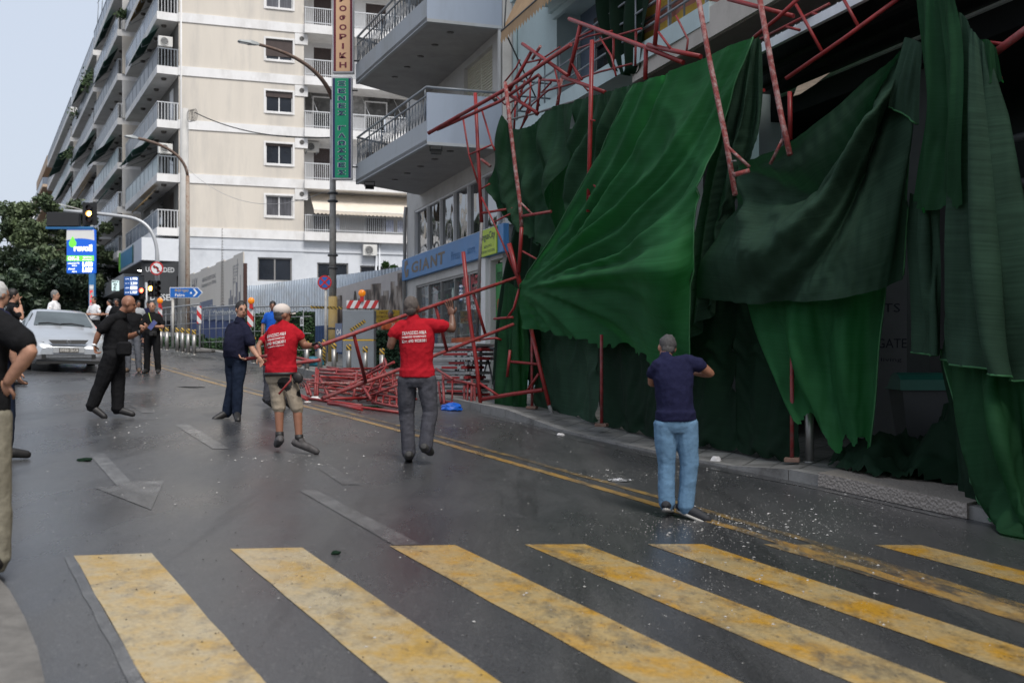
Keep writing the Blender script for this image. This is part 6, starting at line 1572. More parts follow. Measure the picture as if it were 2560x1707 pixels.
def netting(name, label, rows, pins, nu=44, nv=44, su=1.08, sv=1.03, mat_=None, keep=0.10, ragged=0, hem=(), steps=26, amp=0.03, parent=None, seed=1, top=True, fold=0.0, nfold=6, bend=0.25, foldrot=0.0, radial=None):
    rg = np.random.default_rng(seed)
    C_ = np.array([[S(*(p if len(p) > 2 else p + (0.0,)))[:] for p in r] for r in rows])
    g_ = cr_interp(C_, nv); g_ = cr_interp(np.swapaxes(g_, 0, 1), nu); X = np.swapaxes(g_, 0, 1).copy()
    nn = np.cross(X[1:, :-1] - X[:-1, :-1], X[:-1, 1:] - X[:-1, :-1]); nn = np.pad(nn, ((0, 1), (0, 1), (0, 0)), 'edge'); nn /= np.linalg.norm(nn, axis=2, keepdims=True) + 1e-9
    jj, ii = np.meshgrid(np.linspace(0, 1, nv), np.linspace(0, 1, nu), indexing='ij')
    h = np.zeros((nv, nu))
    for _ in range(7):
        a, b, p1 = rg.uniform(2, 10), rg.uniform(-3, 3), rg.uniform(0, 6.28); h += np.sin(a * 2 * ii + b * jj * 2 + p1) / 7
    pin = np.zeros((nv, nu), bool)
    R_, K_ = len(rows), len(rows[0])
    def vi(r, c): return int(round(r / (R_ - 1) * (nv - 1))), int(round(c / (K_ - 1) * (nu - 1)))
    for r, c in pins: pin[vi(r, c)] = True
    if top: pin[0, ::2] = True
    F_ = fold * np.sin((ii + foldrot * jj) * nfold * 6.283 + rg.uniform(0, 6) + 1.3 * np.sin(jj * 3 + ii * 2)) * np.minimum(1, jj * 3 + 0.25)
    if radial:
        for (j0, i0, am, kk, ph) in radial:
            an = np.arctan2((jj - j0), np.abs(ii - i0) + 1e-3); an = an + 0.05 * np.sin(5 * an + 3 * ii) + 0.03 * np.sin(11 * an + 1.7); ds = np.hypot(jj - j0, ii - i0)
            F_ = F_ + am * np.cos(an * kk + ph) ** 3 * np.minimum(1, ds * 3.0) * np.maximum(0.25, 1 - 0.75 * ds)
    X = X + nn * (h * amp * 2 * np.minimum(1, jj * 5 if top else 1) + F_)[..., None] * np.where(pin, 0, 1)[..., None]
    if steps: X = relax(X, pin, su, sv, steps, keep=keep, bend=bend)
    me = bpy.data.meshes.new(name)
    idx = np.arange(nv * nu).reshape(nv, nu)
    fs = []
    for j in range(nv - 1):
        for i in range(nu - 1):
            if ragged and j >= nv - 1 - ragged:
                lim = nv - 1 - ragged * (0.5 + 0.5 * math.sin(i * 0.45 + seed) * math.cos(i * 0.17 + 2 * seed)) - 0.8 * rg.random()
                if j > lim: continue
            fs.append((idx[j, i], idx[j + 1, i], idx[j + 1, i + 1], idx[j, i + 1]))
    me.from_pydata([tuple(v) for v in X.reshape(-1, 3)], [], fs)
    uvl = me.uv_layers.new(name='UVMap'); uvf = np.stack([ii, jj], 2).reshape(-1, 2)
    li = np.zeros(len(me.loops), int); me.loops.foreach_get('vertex_index', li); uvl.data.foreach_set('uv', uvf[li].reshape(-1))
    me.materials.append(mat_ or M_NET); me.polygons.foreach_set('use_smooth', [True] * len(me.polygons)); me.update()
    bm = bmesh.new(); bm.from_mesh(me); loose = [v for v in bm.verts if not v.link_faces]; bmesh.ops.delete(bm, geom=loose, context='VERTS'); bm.to_mesh(me); bm.free()
    o = bpy.data.objects.new(name if parent is None and not hem else 'sheet', me); COL.objects.link(o)
    sm = o.modifiers.new('smooth', 'SUBSURF'); sm.levels = 1; sm.render_levels = 1
    if parent is not None: o.name = name; o.parent = parent; return o, X
    if not hem: tag(o, label, 'netting'); return o, X
    T = thing(name, label, 'netting'); o.parent = T
    for e in hem:
        line = {'top': X[0], 'bottom': X[-1], 'left': X[:, 0], 'right': X[:, -1]}[e]
        m = MB(); m.tube([Vector(p) for p in line[::2]], 0.011, 5); m.build('hem', M_HEM, T)
    place(T, Vector(X[-1, nu // 2])); return T, X

netting('green_netting', 'bright green netting sheet stretched from the top rail to a tied corner', [
    [(1585, 212, -0.25), (1660, 184, -0.25), (1740, 152, -0.25), (1815, 120, -0.25), (1882, 92, -0.25)],
    [(1495, 400, -0.45), (1590, 395, -0.5), (1680, 380, -0.5), (1745, 350, -0.45), (1798, 320, -0.4)],
    [(1400, 580, -0.6), (1500, 570, -0.85), (1600, 540, -0.9), (1690, 500, -0.85), (1750, 485, -0.7)],
    [(1302, 719, -0.5), (1420, 700, -1.2), (1560, 690, -1.5), (1660, 690, -1.4), (1722, 660, -0.8)],
    [(1308, 812, -0.35), (1440, 850, -0.55), (1560, 880, -0.55), (1650, 930, -0.5), (1728, 985, -0.4)]], [(3, 0), (2, 4), (3.1, 4)], 64, 64, 1.02, 1.02, M_NETB, hem=('left', 'right'), seed=3, amp=0.04, ragged=2, keep=0.25, radial=((0.75, 0.0, 0.15, 22.0, 5.4), (0.75, 0.0, 0.12, 8.0, 0.2), (0.0, 0.1, 0.04, 13.0, 1.0)))
netting('green_netting', 'dusty green netting bunched over the rail at the left end', [
    [(1255, 285), (1285, 322), (1335, 308), (1383, 266), (1434, 258)],
    [(1238, 380), (1280, 415), (1325, 410), (1370, 390), (1414, 380)],
    [(1222, 452), (1262, 490), (1305, 500), (1345, 500), (1380, 490)],
    [(1238, 492), (1270, 540), (1298, 575), (1335, 600), (1375, 620)]], [(0, 0), (0, 1), (0, 3), (0, 4)], 48, 44, 1.16, 1.04, M_NETA, seed=5, ragged=3, amp=0.08, fold=0.10, nfold=3, foldrot=-0.5)
netting('green_netting', 'flat pale green netting strip between the two bunched sheets', [
    [(1372, 330, .7), (1440, 320, .7)], [(1374, 480, .6), (1436, 480, .6)], [(1345, 640, .5), (1430, 620, .5)], [(1305, 770, .4), (1410, 750, .4)]], [(3, 0)], 16, 30, 1.02, 1.0, M_NETB, seed=6, amp=0.01)
netting('green_netting', 'grey-green netting folded over the rail left of the bright sheet', [
    [(1436, 250), (1490, 236), (1540, 222), (1590, 206)], [(1428, 330), (1485, 325), (1535, 318), (1582, 300)],
    [(1426, 420), (1475, 415), (1525, 390), (1572, 355)], [(1424, 530), (1455, 505), (1500, 465), (1545, 425)]], [(3, 0)], 44, 44, 1.14, 1.05, M_NETA, seed=8, amp=0.07, fold=0.09, nfold=4, foldrot=0.6, hem=('bottom',))
netting('green_netting', 'twisted dark netting roll running down to the tied corner', [
    [(1560, 330, -.1), (1580, 345, .1), (1592, 370, .2)], [(1490, 450, -.15), (1510, 470, .1), (1522, 492, .2)], [(1395, 590, -.15), (1412, 606, .1), (1420, 622, .2)], [(1297, 708, -.05), (1304, 718, .05), (1308, 724, .1)]], [(0, 0), (0, 2), (3, 0), (3, 2)], 18, 50, 1.35, 1.02, M_NETK, seed=9, amp=0.05, fold=0.05, nfold=2)
netting('green_netting', 'dark netting fold falling over the end of the top rail', [
    [(1842, 110, -.05), (1866, 100, -.05), (1890, 92, -.05), (1903, 98, -.05)], [(1802, 280, -.1), (1836, 270, -.1), (1870, 262, 0), (1907, 258, .1)],
    [(1764, 460, -.1), (1792, 440, -.1), (1835, 420, 0), (1880, 390, .1)], [(1738, 640, -.05), (1762, 600, -.05), (1795, 570, 0), (1835, 520, .1)], [(1722, 840, 0), (1746, 800, 0), (1772, 760, 0), (1800, 700, .1)]], [(4, 0)], 40, 56, 1.3, 1.02, M_NETD, seed=11, amp=0.08, fold=0.10, nfold=3)
netting('green_netting', 'big dark swag of netting slung between the knot and the far rail', [
    [(1848, 412, -.3), (1960, 372, -.4), (2075, 290, -.4), (2180, 190, -.3), (2270, 98, 0)], [(1812, 520, -.3), (1925, 520, -.6), (2050, 470, -.6), (2170, 380, -.4), (2276, 300, 0)],
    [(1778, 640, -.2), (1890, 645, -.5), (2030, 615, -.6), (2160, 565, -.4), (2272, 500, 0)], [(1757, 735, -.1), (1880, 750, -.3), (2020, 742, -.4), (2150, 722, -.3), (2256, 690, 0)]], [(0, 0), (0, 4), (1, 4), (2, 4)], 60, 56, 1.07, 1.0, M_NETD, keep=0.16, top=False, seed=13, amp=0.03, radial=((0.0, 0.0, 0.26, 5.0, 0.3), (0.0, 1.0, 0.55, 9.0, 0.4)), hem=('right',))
netting('green_netting', 'torn green netting tail hanging below the dark swag', [
    [(1862, 735, .25), (1970, 742, .1), (2090, 735, .1), (2216, 700, .25)], [(1905, 830, .1), (1985, 850, -.1), (2085, 850, -.1), (2196, 830, .1)],
    [(1945, 930, 0), (2012, 965, -.1), (2090, 990, -.15), (2182, 990, 0)], [(1985, 1015, 0), (2050, 1085, -.1), (2105, 1120, -.15), (2168, 1140, 0)]], [], 46, 50, 1.12, 1.0, M_NETB, seed=15, ragged=9, amp=0.06, fold=0.07, nfold=3, hem=('right',))
netting('green_netting', 'green netting flap hanging in shade beside the dark swag', [
    [(1728, 720, .5), (1800, 735, .5), (1890, 745, .5)], [(1745, 790, .5), (1820, 820, .5), (1920, 850, .5)], [(1765, 820, .5), (1850, 880, .5), (1945, 925, .5)]], [], 28, 22, 1.1, 1.0, M_NET, seed=16, ragged=3)
netting('green_netting', 'light green netting strip hanging from the top right with torn hem', [
    [(2290, -40, -.3), (2330, -40, -.3), (2375, -40, -.3)], [(2306, 120, -.35), (2350, 120, -.4), (2404, 90, -.3)], [(2312, 250, -.4), (2350, 260, -.5), (2414, 240, -.4)], [(2286, 400, -.4), (2335, 405, -.5), (2410, 400, -.4)], [(2270, 510, -.4), (2330, 515, -.5), (2408, 500, -.4)]], [], 30, 50, 1.15, 1.0, M_NET, seed=17, ragged=3, amp=0.05, fold=0.05, nfold=2)
netting('green_netting', 'grey-green netting flap with stitched hem below the rail clamp', [
    [(2262, 92, -.2), (2284, 98, -.25), (2306, 108, -.2)], [(2234, 180, -.3), (2264, 185, -.4), (2298, 190, -.25)], [(2222, 252, -.3), (2256, 268, -.4), (2296, 296, -.25)]], [], 22, 26, 1.12, 1.0, M_NETD, seed=18, hem=('bottom',))
netting('green_netting', 'dark netting column hanging below the light green strip', [
    [(2276, 480, 0), (2310, 490, -.2), (2350, 480, 0)], [(2286, 680, 0), (2318, 690, -.25), (2352, 690, 0)], [(2294, 862, 0), (2322, 868, -.25), (2352, 866, 0)]], [], 24, 40, 1.2, 1.0, M_NETD, seed=19, fold=0.05, nfold=2, hem=('bottom',))
netting('green_netting', 'wide dark netting drape down the right edge with a stitched hem', [
    [(2374, 8, -.1), (2410, 40, -.2), (2452, 98, -.2), (2484, 112, 0)], [(2396, 250, -.1), (2430, 250, -.3), (2470, 260, -.3), (2512, 290, 0)],
    [(2372, 560, -.1), (2425, 560, -.4), (2490, 565, -.4), (2560, 580, -.1)], [(2357, 780, 0), (2430, 795, -.4), (2510, 815, -.4), (2600, 830, -.1)], [(2352, 880, 0), (2430, 898, -.4), (2520, 918, -.4), (2620, 935, -.1)]], [], 48, 60, 1.12, 1.0, M_NETD, seed=21, amp=0.08, fold=0.09, nfold=3, hem=('bottom',))
netting('green_netting', 'ragged scrap of netting caught on the tube at the right edge', [
    [(2440, 100, -.1), (2470, 98, -.15), (2492, 120, -.1)], [(2440, 160, -.1), (2472, 165, -.15), (2505, 185, -.1)], [(2445, 205, -.1), (2475, 200, -.15), (2510, 190, -.1)]], [], 20, 18, 1.2, 1.0, M_NET, seed=22, ragged=4)
netting('green_netting', 'green netting skirt sweeping down to the road at the right edge', [
    [(2346, 872, .3), (2440, 885, .1), (2525, 905, 0), (2640, 930, 0)], [(2398, 1060, .1), (2470, 1050, -.3), (2550, 1070, -.3), (2670, 1090, -.1)],
    [(2444, 1215, 0), (2510, 1215, -.4), (2580, 1240, -.4), (2700, 1260, -.2)], [(2490, 1300, -.3), (2560, 1345, -.7), (2640, 1390, -.9), (2740, 1420, -.9)]], [(3, 0)], 48, 56, 1.14, 1.03, M_NET, seed=23, amp=0.08, fold=0.08, nfold=3, hem=('left',))
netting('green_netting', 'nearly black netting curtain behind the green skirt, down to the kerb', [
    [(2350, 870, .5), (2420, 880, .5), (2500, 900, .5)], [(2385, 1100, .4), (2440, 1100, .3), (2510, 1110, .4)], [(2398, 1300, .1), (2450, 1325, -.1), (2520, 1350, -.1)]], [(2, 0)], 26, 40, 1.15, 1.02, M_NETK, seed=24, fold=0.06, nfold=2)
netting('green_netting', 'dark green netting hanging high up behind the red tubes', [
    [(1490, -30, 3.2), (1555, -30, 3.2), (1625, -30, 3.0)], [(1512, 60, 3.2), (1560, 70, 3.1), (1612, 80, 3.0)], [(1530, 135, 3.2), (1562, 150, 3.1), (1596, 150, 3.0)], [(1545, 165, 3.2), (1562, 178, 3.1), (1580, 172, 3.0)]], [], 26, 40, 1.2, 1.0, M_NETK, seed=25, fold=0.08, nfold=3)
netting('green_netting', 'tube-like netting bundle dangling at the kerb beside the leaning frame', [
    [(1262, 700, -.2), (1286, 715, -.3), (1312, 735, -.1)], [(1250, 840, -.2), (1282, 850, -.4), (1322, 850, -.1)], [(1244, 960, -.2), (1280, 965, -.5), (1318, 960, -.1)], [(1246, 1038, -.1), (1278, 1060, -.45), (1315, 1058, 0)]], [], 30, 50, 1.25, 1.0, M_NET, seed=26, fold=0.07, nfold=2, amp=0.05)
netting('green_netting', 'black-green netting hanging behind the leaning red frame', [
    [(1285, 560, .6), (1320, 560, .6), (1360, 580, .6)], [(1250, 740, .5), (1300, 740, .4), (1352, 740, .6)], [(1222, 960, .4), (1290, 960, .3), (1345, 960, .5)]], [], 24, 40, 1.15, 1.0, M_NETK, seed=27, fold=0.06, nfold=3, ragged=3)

# dark tarpaulins closing off the pavement, tied to red posts
pe = [(1338, 20.0), (1500, 17.2), (1650, 15.4), (1840, 14.2), (1990, 13.25)]
for i in range(4):
    (x0, Y0), (x1, Y1) = pe[i], pe[i + 1]
    rows = []
    for r_, zr in enumerate((2.55, 1.95, 1.3, 0.75, 0.02)):
        row = []
        for c_ in range(4):
            t = c_ / 3; X_ = (x0 + (x1 - x0) * t - CX) / FPX; Y_ = Y0 + (Y1 - Y0) * t; z_ = gz(X_ * Y_, Y_) + 0.16 + zr
            row.append((x0 + (x1 - x0) * t, YH - (z_ - CAMZ) * FPX / Y_, Y_ - Dp(x0 + (x1 - x0) * t) + 0.15 + (0.10 if r_ == 2 else 0) - (0.12 if r_ == 4 else 0)))
        rows.append(row)
    netting('pavement_tarpaulin', ['first dark green tarpaulin at the left end of the covered pavement', 'second dark green tarpaulin, behind the man in jeans', 'third dark green tarpaulin, right of the man in jeans', 'last dark green tarpaulin beside the plain steel bollard'][i], rows,
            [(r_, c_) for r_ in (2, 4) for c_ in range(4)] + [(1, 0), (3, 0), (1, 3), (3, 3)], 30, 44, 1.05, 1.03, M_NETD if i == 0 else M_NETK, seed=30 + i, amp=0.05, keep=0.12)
# heap of netting by the bin
hc = G(2330, 1185, 0.15); m = MB(); n = 46; vs = []; fs = []
for j in range(n):
    for i in range(n):
        u_, v_ = i / (n - 1) * 2 - 1, j / (n - 1) * 2 - 1; r_ = math.sqrt(u_ * u_ + v_ * v_)
        x, y = hc.x + u_ * 1.15, hc.y + v_ * 0.95
        q = Vector((x * 2.1, y * 2.1, 3.3)); hgt = max(0, 1 - r_ ** 2.2) * (0.42 + 0.55 * mnoise.noise(q)) + 0.16 * abs(mnoise.noise(q * 2.7)) * (1 if r_ < 0.95 else 0.3) + 0.06 * abs(mnoise.noise(q * 6))
        if u_ > 0.1: hgt *= 1.5
        vs.append((x + 0.15 * mnoise.noise(q * 1.7 + Vector((7, 0, 0))), y + 0.15 * mnoise.noise(q * 1.7 + Vector((0, 9, 0))), gz(x, y) + 0.15 + max(0.01, hgt)))
for j in range(n - 1):
    for i in range(n - 1):
        if (i / (n - 1) * 2 - 1) ** 2 + (j / (n - 1) * 2 - 1) ** 2 < 1.02 + 0.25 * mnoise.noise(Vector((i * .3, j * .3, 0))): fs.append((j * n + i, j * n + i + 1, (j + 1) * n + i + 1, (j + 1) * n + i))
m.add(vs, fs, True); tag(m.build('netting_heap', M_NETK), 'crumpled heap of dark netting on the pavement by the bin', 'netting')

# ================================================================ SCAFFOLD TUBES
M_TUBE = mat('red_tube', (0.24, 0.018, 0.018), 0.42, var=0.3, vscale=9, dirt=(0.16, 0.03, 0.025), dirt_amt=0.6, dirt_scale=7, spec=0.5)
M_TUBEP = mat('plaster_spattered_tube', (0.22, 0.04, 0.035), 0.7, var=0.4, vscale=20, dirt=(0.42, 0.36, 0.34), dirt_amt=0.8, dirt_scale=11)
M_TUBEG = mat('grey_tube', (0.20, 0.19, 0.185), 0.6, metal=0.3, var=0.3, vscale=12)
M_TUBED = mat('dull_red_tube', (0.22, 0.026, 0.026), 0.55, var=0.4, vscale=12, dirt=(0.17, 0.10, 0.095), dirt_amt=0.6, dirt_scale=9)
def tube_part(parent, pts, r, nm, mt=None):
    m = MB(); q = [S(*(p if len(p) > 2 else p + (0,))) for p in pts]
    m.tube(q, r, 9); return m.build(nm, mt or M_TUBE, parent)
def frame(label, members, name='scaffold_section', cat='scaffolding', off=0.0):
    T = thing(name, label, cat); first = None
    for mm in members:
        nm, r, pts = mm[:3]; mt = mm[3] if len(mm) > 3 else None
        tube_part(T, [(p[0], p[1], (p[2] if len(p) > 2 else 0) + off) for p in pts], r, nm, mt)
        p0 = S(pts[-1][0], pts[-1][1], (pts[-1][2] if len(pts[-1]) > 2 else 0) + off)
        if first is None: first = p0
    place(T, first)
b_, c_, p_ = 'brace', 'crossbar', 'post'
frame('long double red boom jutting out over the street towards the grey balcony', [
    ('boom', 0.036, [(1070, 334, -.6), (1255, 229, -.4), (1427, 112, -.2)], M_TUBED), ('boom', 0.03, [(1092, 325, -.6), (1250, 254, -.45), (1346, 188, -.3), (1352, 196, -.3)], M_TUBED),
    (b_, 0.018, [(1158, 298, -.5), (1173, 390, -.5), (1195, 458, -.5)]), (b_, 0.018, [(1205, 277, -.5), (1230, 361, -.5), (1237, 376, -.5)]), (c_, 0.018, [(1173, 387, -.5), (1230, 362, -.5)]),
    ('clamp', 0.04, [(1228, 240, -.4), (1240, 252, -.4)], M_TUBEG)], 'scaffold_boom', 'scaffold boom')
frame('leaning red frame with grey foot at the left end of the scaffold', [
    (p_, 0.034, [(1188, 233, -.5), (1196, 400, -.5), (1204, 556, -.5)]), (p_, 0.03, [(1204, 556, -.5), (1200, 640, -.4), (1192, 850, -.2)], M_TUBEG),
    (c_, 0.024, [(1205, 533, -.5), (1290, 520, 0)]), (b_, 0.018, [(1204, 494, -.5), (1236, 560, -.45), (1270, 640, -.3), (1290, 690, -.2)]), (b_, 0.016, [(1236, 555, -.45), (1275, 535, -.3)]), (b_, 0.016, [(1204, 472, -.5), (1224, 460, -.5)]), ('stub', 0.028, [(1202, 398, -.45), (1226, 416, -.4)], M_TUBEP)])
frame('spattered upright tube standing in front of the dusty netting', [
    (p_, 0.036, [(1263, 206, -.6), (1276, 319, -.6), (1290, 434, -.6), (1300, 507, -.6), (1304, 568, -.6)], M_TUBEP), (p_, 0.034, [(1304, 568, -.6), (1302, 600, -.6), (1297, 682, -.6)]),
    (c_, 0.026, [(1305, 541, -.6), (1378, 529, -.2)], M_TUBED), (b_, 0.018, [(1300, 505, -.6), (1330, 535, -.5)], M_TUBEP), (b_, 0.018, [(1306, 628, -.6), (1345, 650, -.4)], M_TUBED)])
frame('tilted red frame leaning over the mint building front, left one', [
    (p_, 0.032, [(1306, 110, -.3), (1360, 148, -.3), (1419, 189, -.3)]), (p_, 0.032, [(1272, 237, -.3), (1345, 284, -.3)]), (c_, 0.032, [(1328, 130, -.3), (1300, 180, -.3), (1273, 228, -.3)]),
    (b_, 0.018, [(1318, 157, -.3), (1358, 148, -.3)]), (b_, 0.018, [(1290, 215, -.3), (1300, 252, -.3)]), ('spigot', 0.026, [(1351, 116, -.35), (1331, 148, -.35)], M_TUBEP)])
frame('tilted red frame leaning over the mint building front, right one', [
    (p_, 0.034, [(1423, 48, 0), (1520, 84, 0), (1612, 118, 0), (1708, 157, 0)]), (p_, 0.032, [(1406, 193, 0), (1460, 212, 0), (1513, 231, 0)]), (c_, 0.036, [(1451, 64, 0), (1437, 125, 0), (1421, 190, 0)]),
    (b_, 0.018, [(1446, 93, 0), (1482, 77, 0)]), (b_, 0.018, [(1430, 160, 0), (1455, 200, 0)])])
frame('twisted red frame standing behind the dusty netting', [
    (p_, 0.028, [(1350, 190, .4), (1347, 240, .4), (1341, 290, .4)]), (p_, 0.03, [(1404, 196, .4), (1398, 235, .4), (1392, 268, .4)], M_TUBEP), (c_, 0.024, [(1352, 200, .4), (1400, 203, .4)]), (b_, 0.018, [(1354, 232, .4), (1378, 206, .4)]),
    (b_, 0.016, [(1327, 196, .4), (1324, 258, .4), (1305, 315, .4)]), (b_, 0.018, [(1320, 244, .4), (1300, 275, .4)]), ('rail', 0.02, [(1278, 299, .3), (1345, 282, .3), (1440, 252, .2)], M_TUBEG), ('rail', 0.016, [(1352, 232, .4), (1440, 207, .4)], M_TUBEP), (b_, 0.02, [(1289, 240, .4), (1285, 330, .4)]), (b_, 0.02, [(1300, 325, .4), (1330, 270, .4)])])
frame('straight red upright in front of the folded netting', [(p_, 0.036, [(1480, 101, -.5), (1475, 345, -.5), (1471, 530, -.5)]), (c_, 0.03, [(1473, 492, -.5), (1496, 490, -.4)]), (b_, 0.02, [(1475, 450, -.5), (1496, 475, -.4)]), ('pin', 0.012, [(1476, 300, -.52), (1487, 302, -.52)])])
frame('thin red guard rails behind the uprights at first floor', [('rail', 0.018, [(1440, 124, 1.2), (1520, 96, 1.2), (1604, 72, 1.2)], M_TUBED), ('rail', 0.018, [(1440, 200, 1.2), (1500, 180, 1.2), (1580, 160, 1.2)], M_TUBED), (p_, 0.02, [(1534, 88, 1.2), (1533, 172, 1.2)]), (p_, 0.02, [(1590, 76, 1.2), (1588, 165, 1.2)], M_TUBED)], 'guard_rail', 'guard rail')
frame('red frame propped against the cream slab above the bright netting', [(p_, 0.034, [(1615, 119, 0), (1613, 200, 0)]), (p_, 0.034, [(1620, 113, 0), (1690, 129, 0), (1752, 142, 0)]), (c_, 0.034, [(1649, -20, 0), (1637, 114, 0)]), (b_, 0.018, [(1646, 81, 0), (1678, 124, 0)])])
frame('long plaster-spattered ladder frame hanging down over the netting, left leg', [(p_, 0.034, [(1743, -20, -.9), (1770, 132, -.9), (1814, 345, -.9), (1838, 488, -.9)], M_TUBEP), (b_, 0.02, [(1820, 368, -.9), (1874, 418, -.7)], M_TUBEP), (c_, 0.03, [(1833, 438, -.9), (1874, 427, -.7)], M_TUBEP), ('pin', 0.01, [(1829, 404, -.92), (1840, 402, -.92)], M_TUBEG)])
frame('long plaster-spattered ladder frame hanging down over the swag, right leg', [(p_, 0.034, [(1896, -20, -.7), (1930, 170, -.7), (1955, 300, -.7), (1975, 388, -.7)], M_TUBEP), (b_, 0.02, [(1957, 348, -.7), (1926, 410, -.6)], M_TUBEP)])
frame('red ladder beam slanting up under the perforated canopy', [('rail', 0.026, [(1885, 94, -.2), (1945, 45, -.2), (2003, -10, -.2)]), ('rail', 0.026, [(1965, 197, -.2), (2110, 97, -.2), (2255, -10, -.2)]), ('rung', 0.02, [(1990, 12, -.2), (2055, 129, -.2)]), ('rung', 0.02, [(2104, -10, -.2), (2146, 66, -.2)])])
frame('red tubes crossing beneath the cream slab', [('rail', 0.03, [(1820, -2, .3), (1984, 41, .3)]), ('rail', 0.02, [(1893, 103, .4), (2074, 10, .4)], M_TUBED), ('stub', 0.018, [(1966, 68, .4), (2000, 76, .4)]), ('stub', 0.018, [(2030, 34, .4), (2060, 42, .4)]), ('stub', 0.024, [(1865, 237, .4), (1910, 226, .3)])], 'scaffold_tube', 'scaffold tube')
frame('short red upright in the shade beside the broken board', [(p_, 0.03, [(1974, 230, .3), (1976, 350, .3)])], 'scaffold_tube', 'scaffold tube')
frame('thick red tube poking in from the right edge', [('rail', 0.04, [(2478, 140, .1), (2520, 108, .1), (2600, 48, .1)], M_TUBED), ('stub', 0.032, [(2478, 168, .1), (2500, 200, .1)], M_TUBED), (b_, 0.02, [(2465, 106, .2), (2515, 112, .2)])], 'scaffold_tube', 'scaffold tube')
frame('dark red post with plank far right behind the drape', [(p_, 0.035, [(2492, 355, 1.4), (2505, 490, 1.4)]), ('plank', 0.05, [(2460, 468, 1.4), (2600, 452, 1.4)], M_RAILD), ('plank', 0.05, [(2455, 372, 1.6), (2600, 330, 1.6)], M_RAILD)], 'scaffold_tube', 'scaffold tube')
T = thing('broken_board', 'splintered pale board end hanging below the canopy edge', 'board')
m = MB(); q = [S(x, y, .1) for x, y in ((1985, 240), (1994, 216), (2075, 182), (2040, 210), (2000, 236))]; n = len(q); d = Vector((0, 0.04, 0))
m.add(q + [p + d for p in q], [tuple(range(n))[::-1], tuple(range(n, 2 * n))] + [(k, (k + 1) % n, (k + 1) % n + n, k + n) for k in range(n)]); m.build('board', mat('splintered_wood', (0.42, 0.33, 0.24), 0.8, var=0.25, vscale=8, stretch=(1, 1, 6)), T); place(T, q[0])
frame('red A-frame of tubes leaning at the kerb beside the dangling bundle', [
    (p_, 0.038, [(1158, 629, -.9), (1175, 800, -.8), (1192, 915, -.8), (1204, 1037, -.75)]), (p_, 0.036, [(1326, 815, -.4), (1347, 907, -.4), (1373, 1013, -.2)]), ('foot', 0.034, [(1373, 1013, -.2), (1383, 1042, -.1)], M_TUBEG),
    (c_, 0.036, [(1205, 998, -.75), (1280, 985, -.55), (1358, 974, -.3)]), (c_, 0.024, [(1278, 904, -.5), (1344, 910, -.4)]), (b_, 0.024, [(1200, 958, -.8), (1245, 988, -.65)]), (b_, 0.024, [(1347, 934, -.35), (1318, 977, -.45)]), (p_, 0.026, [(1275, 875, -.5), (1268, 942, -.5)])])
frame('short thick red post at the tied corner of the bright netting', [(p_, 0.045, [(1273, 610, -.55), (1287, 663, -.55), (1302, 718, -.5)]), (b_, 0.024, [(1298, 722, -.5), (1285, 770, -.5), (1268, 795, -.5)]), (c_, 0.022, [(1235, 797, -.5), (1282, 793, -.5)]), (c_, 0.02, [(1200, 849, -.5), (1240, 845, -.5), (1255, 850, -.3)])])
frame('cluster of thin bent braces sprung loose between the booms', [(b_, 0.016, q, M_TUBED if i % 2 else None) for i, q in enumerate((
    [(1262, 205, -.2), (1290, 170, -.2), (1300, 150, -.2)], [(1300, 230, -.2), (1318, 205, -.2), (1352, 150, -.2), (1400, 118, 0)], [(1420, 112, .2), (1470, 92, .2), (1530, 78, .4)], [(1240, 240, -.3), (1262, 262, -.3), (1290, 250, -.3), (1330, 214, -.2)],
    [(1385, 165, 0), (1400, 230, 0), (1396, 262, 0)], [(1268, 300, -.2), (1300, 245, -.2), (1312, 200, -.2)], [(1425, 150, .1), (1450, 205, .1), (1470, 228, .1)], [(1310, 300, .1), (1330, 262, .1), (1372, 225, .2), (1430, 210, .2)], [(1500, 95, .3), (1528, 140, .3), (1540, 190, .3)], [(1690, 40, .2), (1720, 100, .2), (1715, 140, .2)]))])
# the long frame the two men carry
def wtube(parent, pts, r, nm, mt=None):
    m = MB(); m.tube([P(*p) for p in pts], r, 9); return m.build(nm, mt or M_TUBE, parent)
T = thing('carried_scaffold', 'long red ladder frame held up by the two men in red shirts', 'scaffold frame')
wtube(T, [(788, 868, 12.15), (1000, 793, 13.6), (1288, 695, 15.6)], 0.024, 'rail', M_TUBED); wtube(T, [(806, 996, 12.9), (1000, 923, 13.9), (1283, 811, 15.5)], 0.024, 'rail', M_TUBED)
for a, c in (((885, 838, 12.8), (914, 954, 13.4)), ((1088, 764, 14.2), (1117, 876, 14.5)), ((1183, 732, 14.9), (1214, 838, 15.1))): wtube(T, [a, c], 0.022, 'rung')
wtube(T, [(700, 1018, 12.6), (806, 996, 12.9)], 0.001, 'wire') if False else None
place(T, P(806, 996, 12.9))
T = thing('carried_tube', 'red tube pair carried low behind the man in the cap', 'scaffold tube')
wtube(T, [(612, 898, 15.6), (700, 885, 15.4), (740, 892, 15.3)], 0.026, 'tube', M_TUBED); wtube(T, [(700, 913, 15.0), (800, 900, 14.8)], 0.026, 'tube', M_TUBED); wtube(T, [(735, 893, 15.2), (785, 903, 15.0)], 0.022, 'tube', M_TUBED)
place(T, P(700, 905, 15.2))

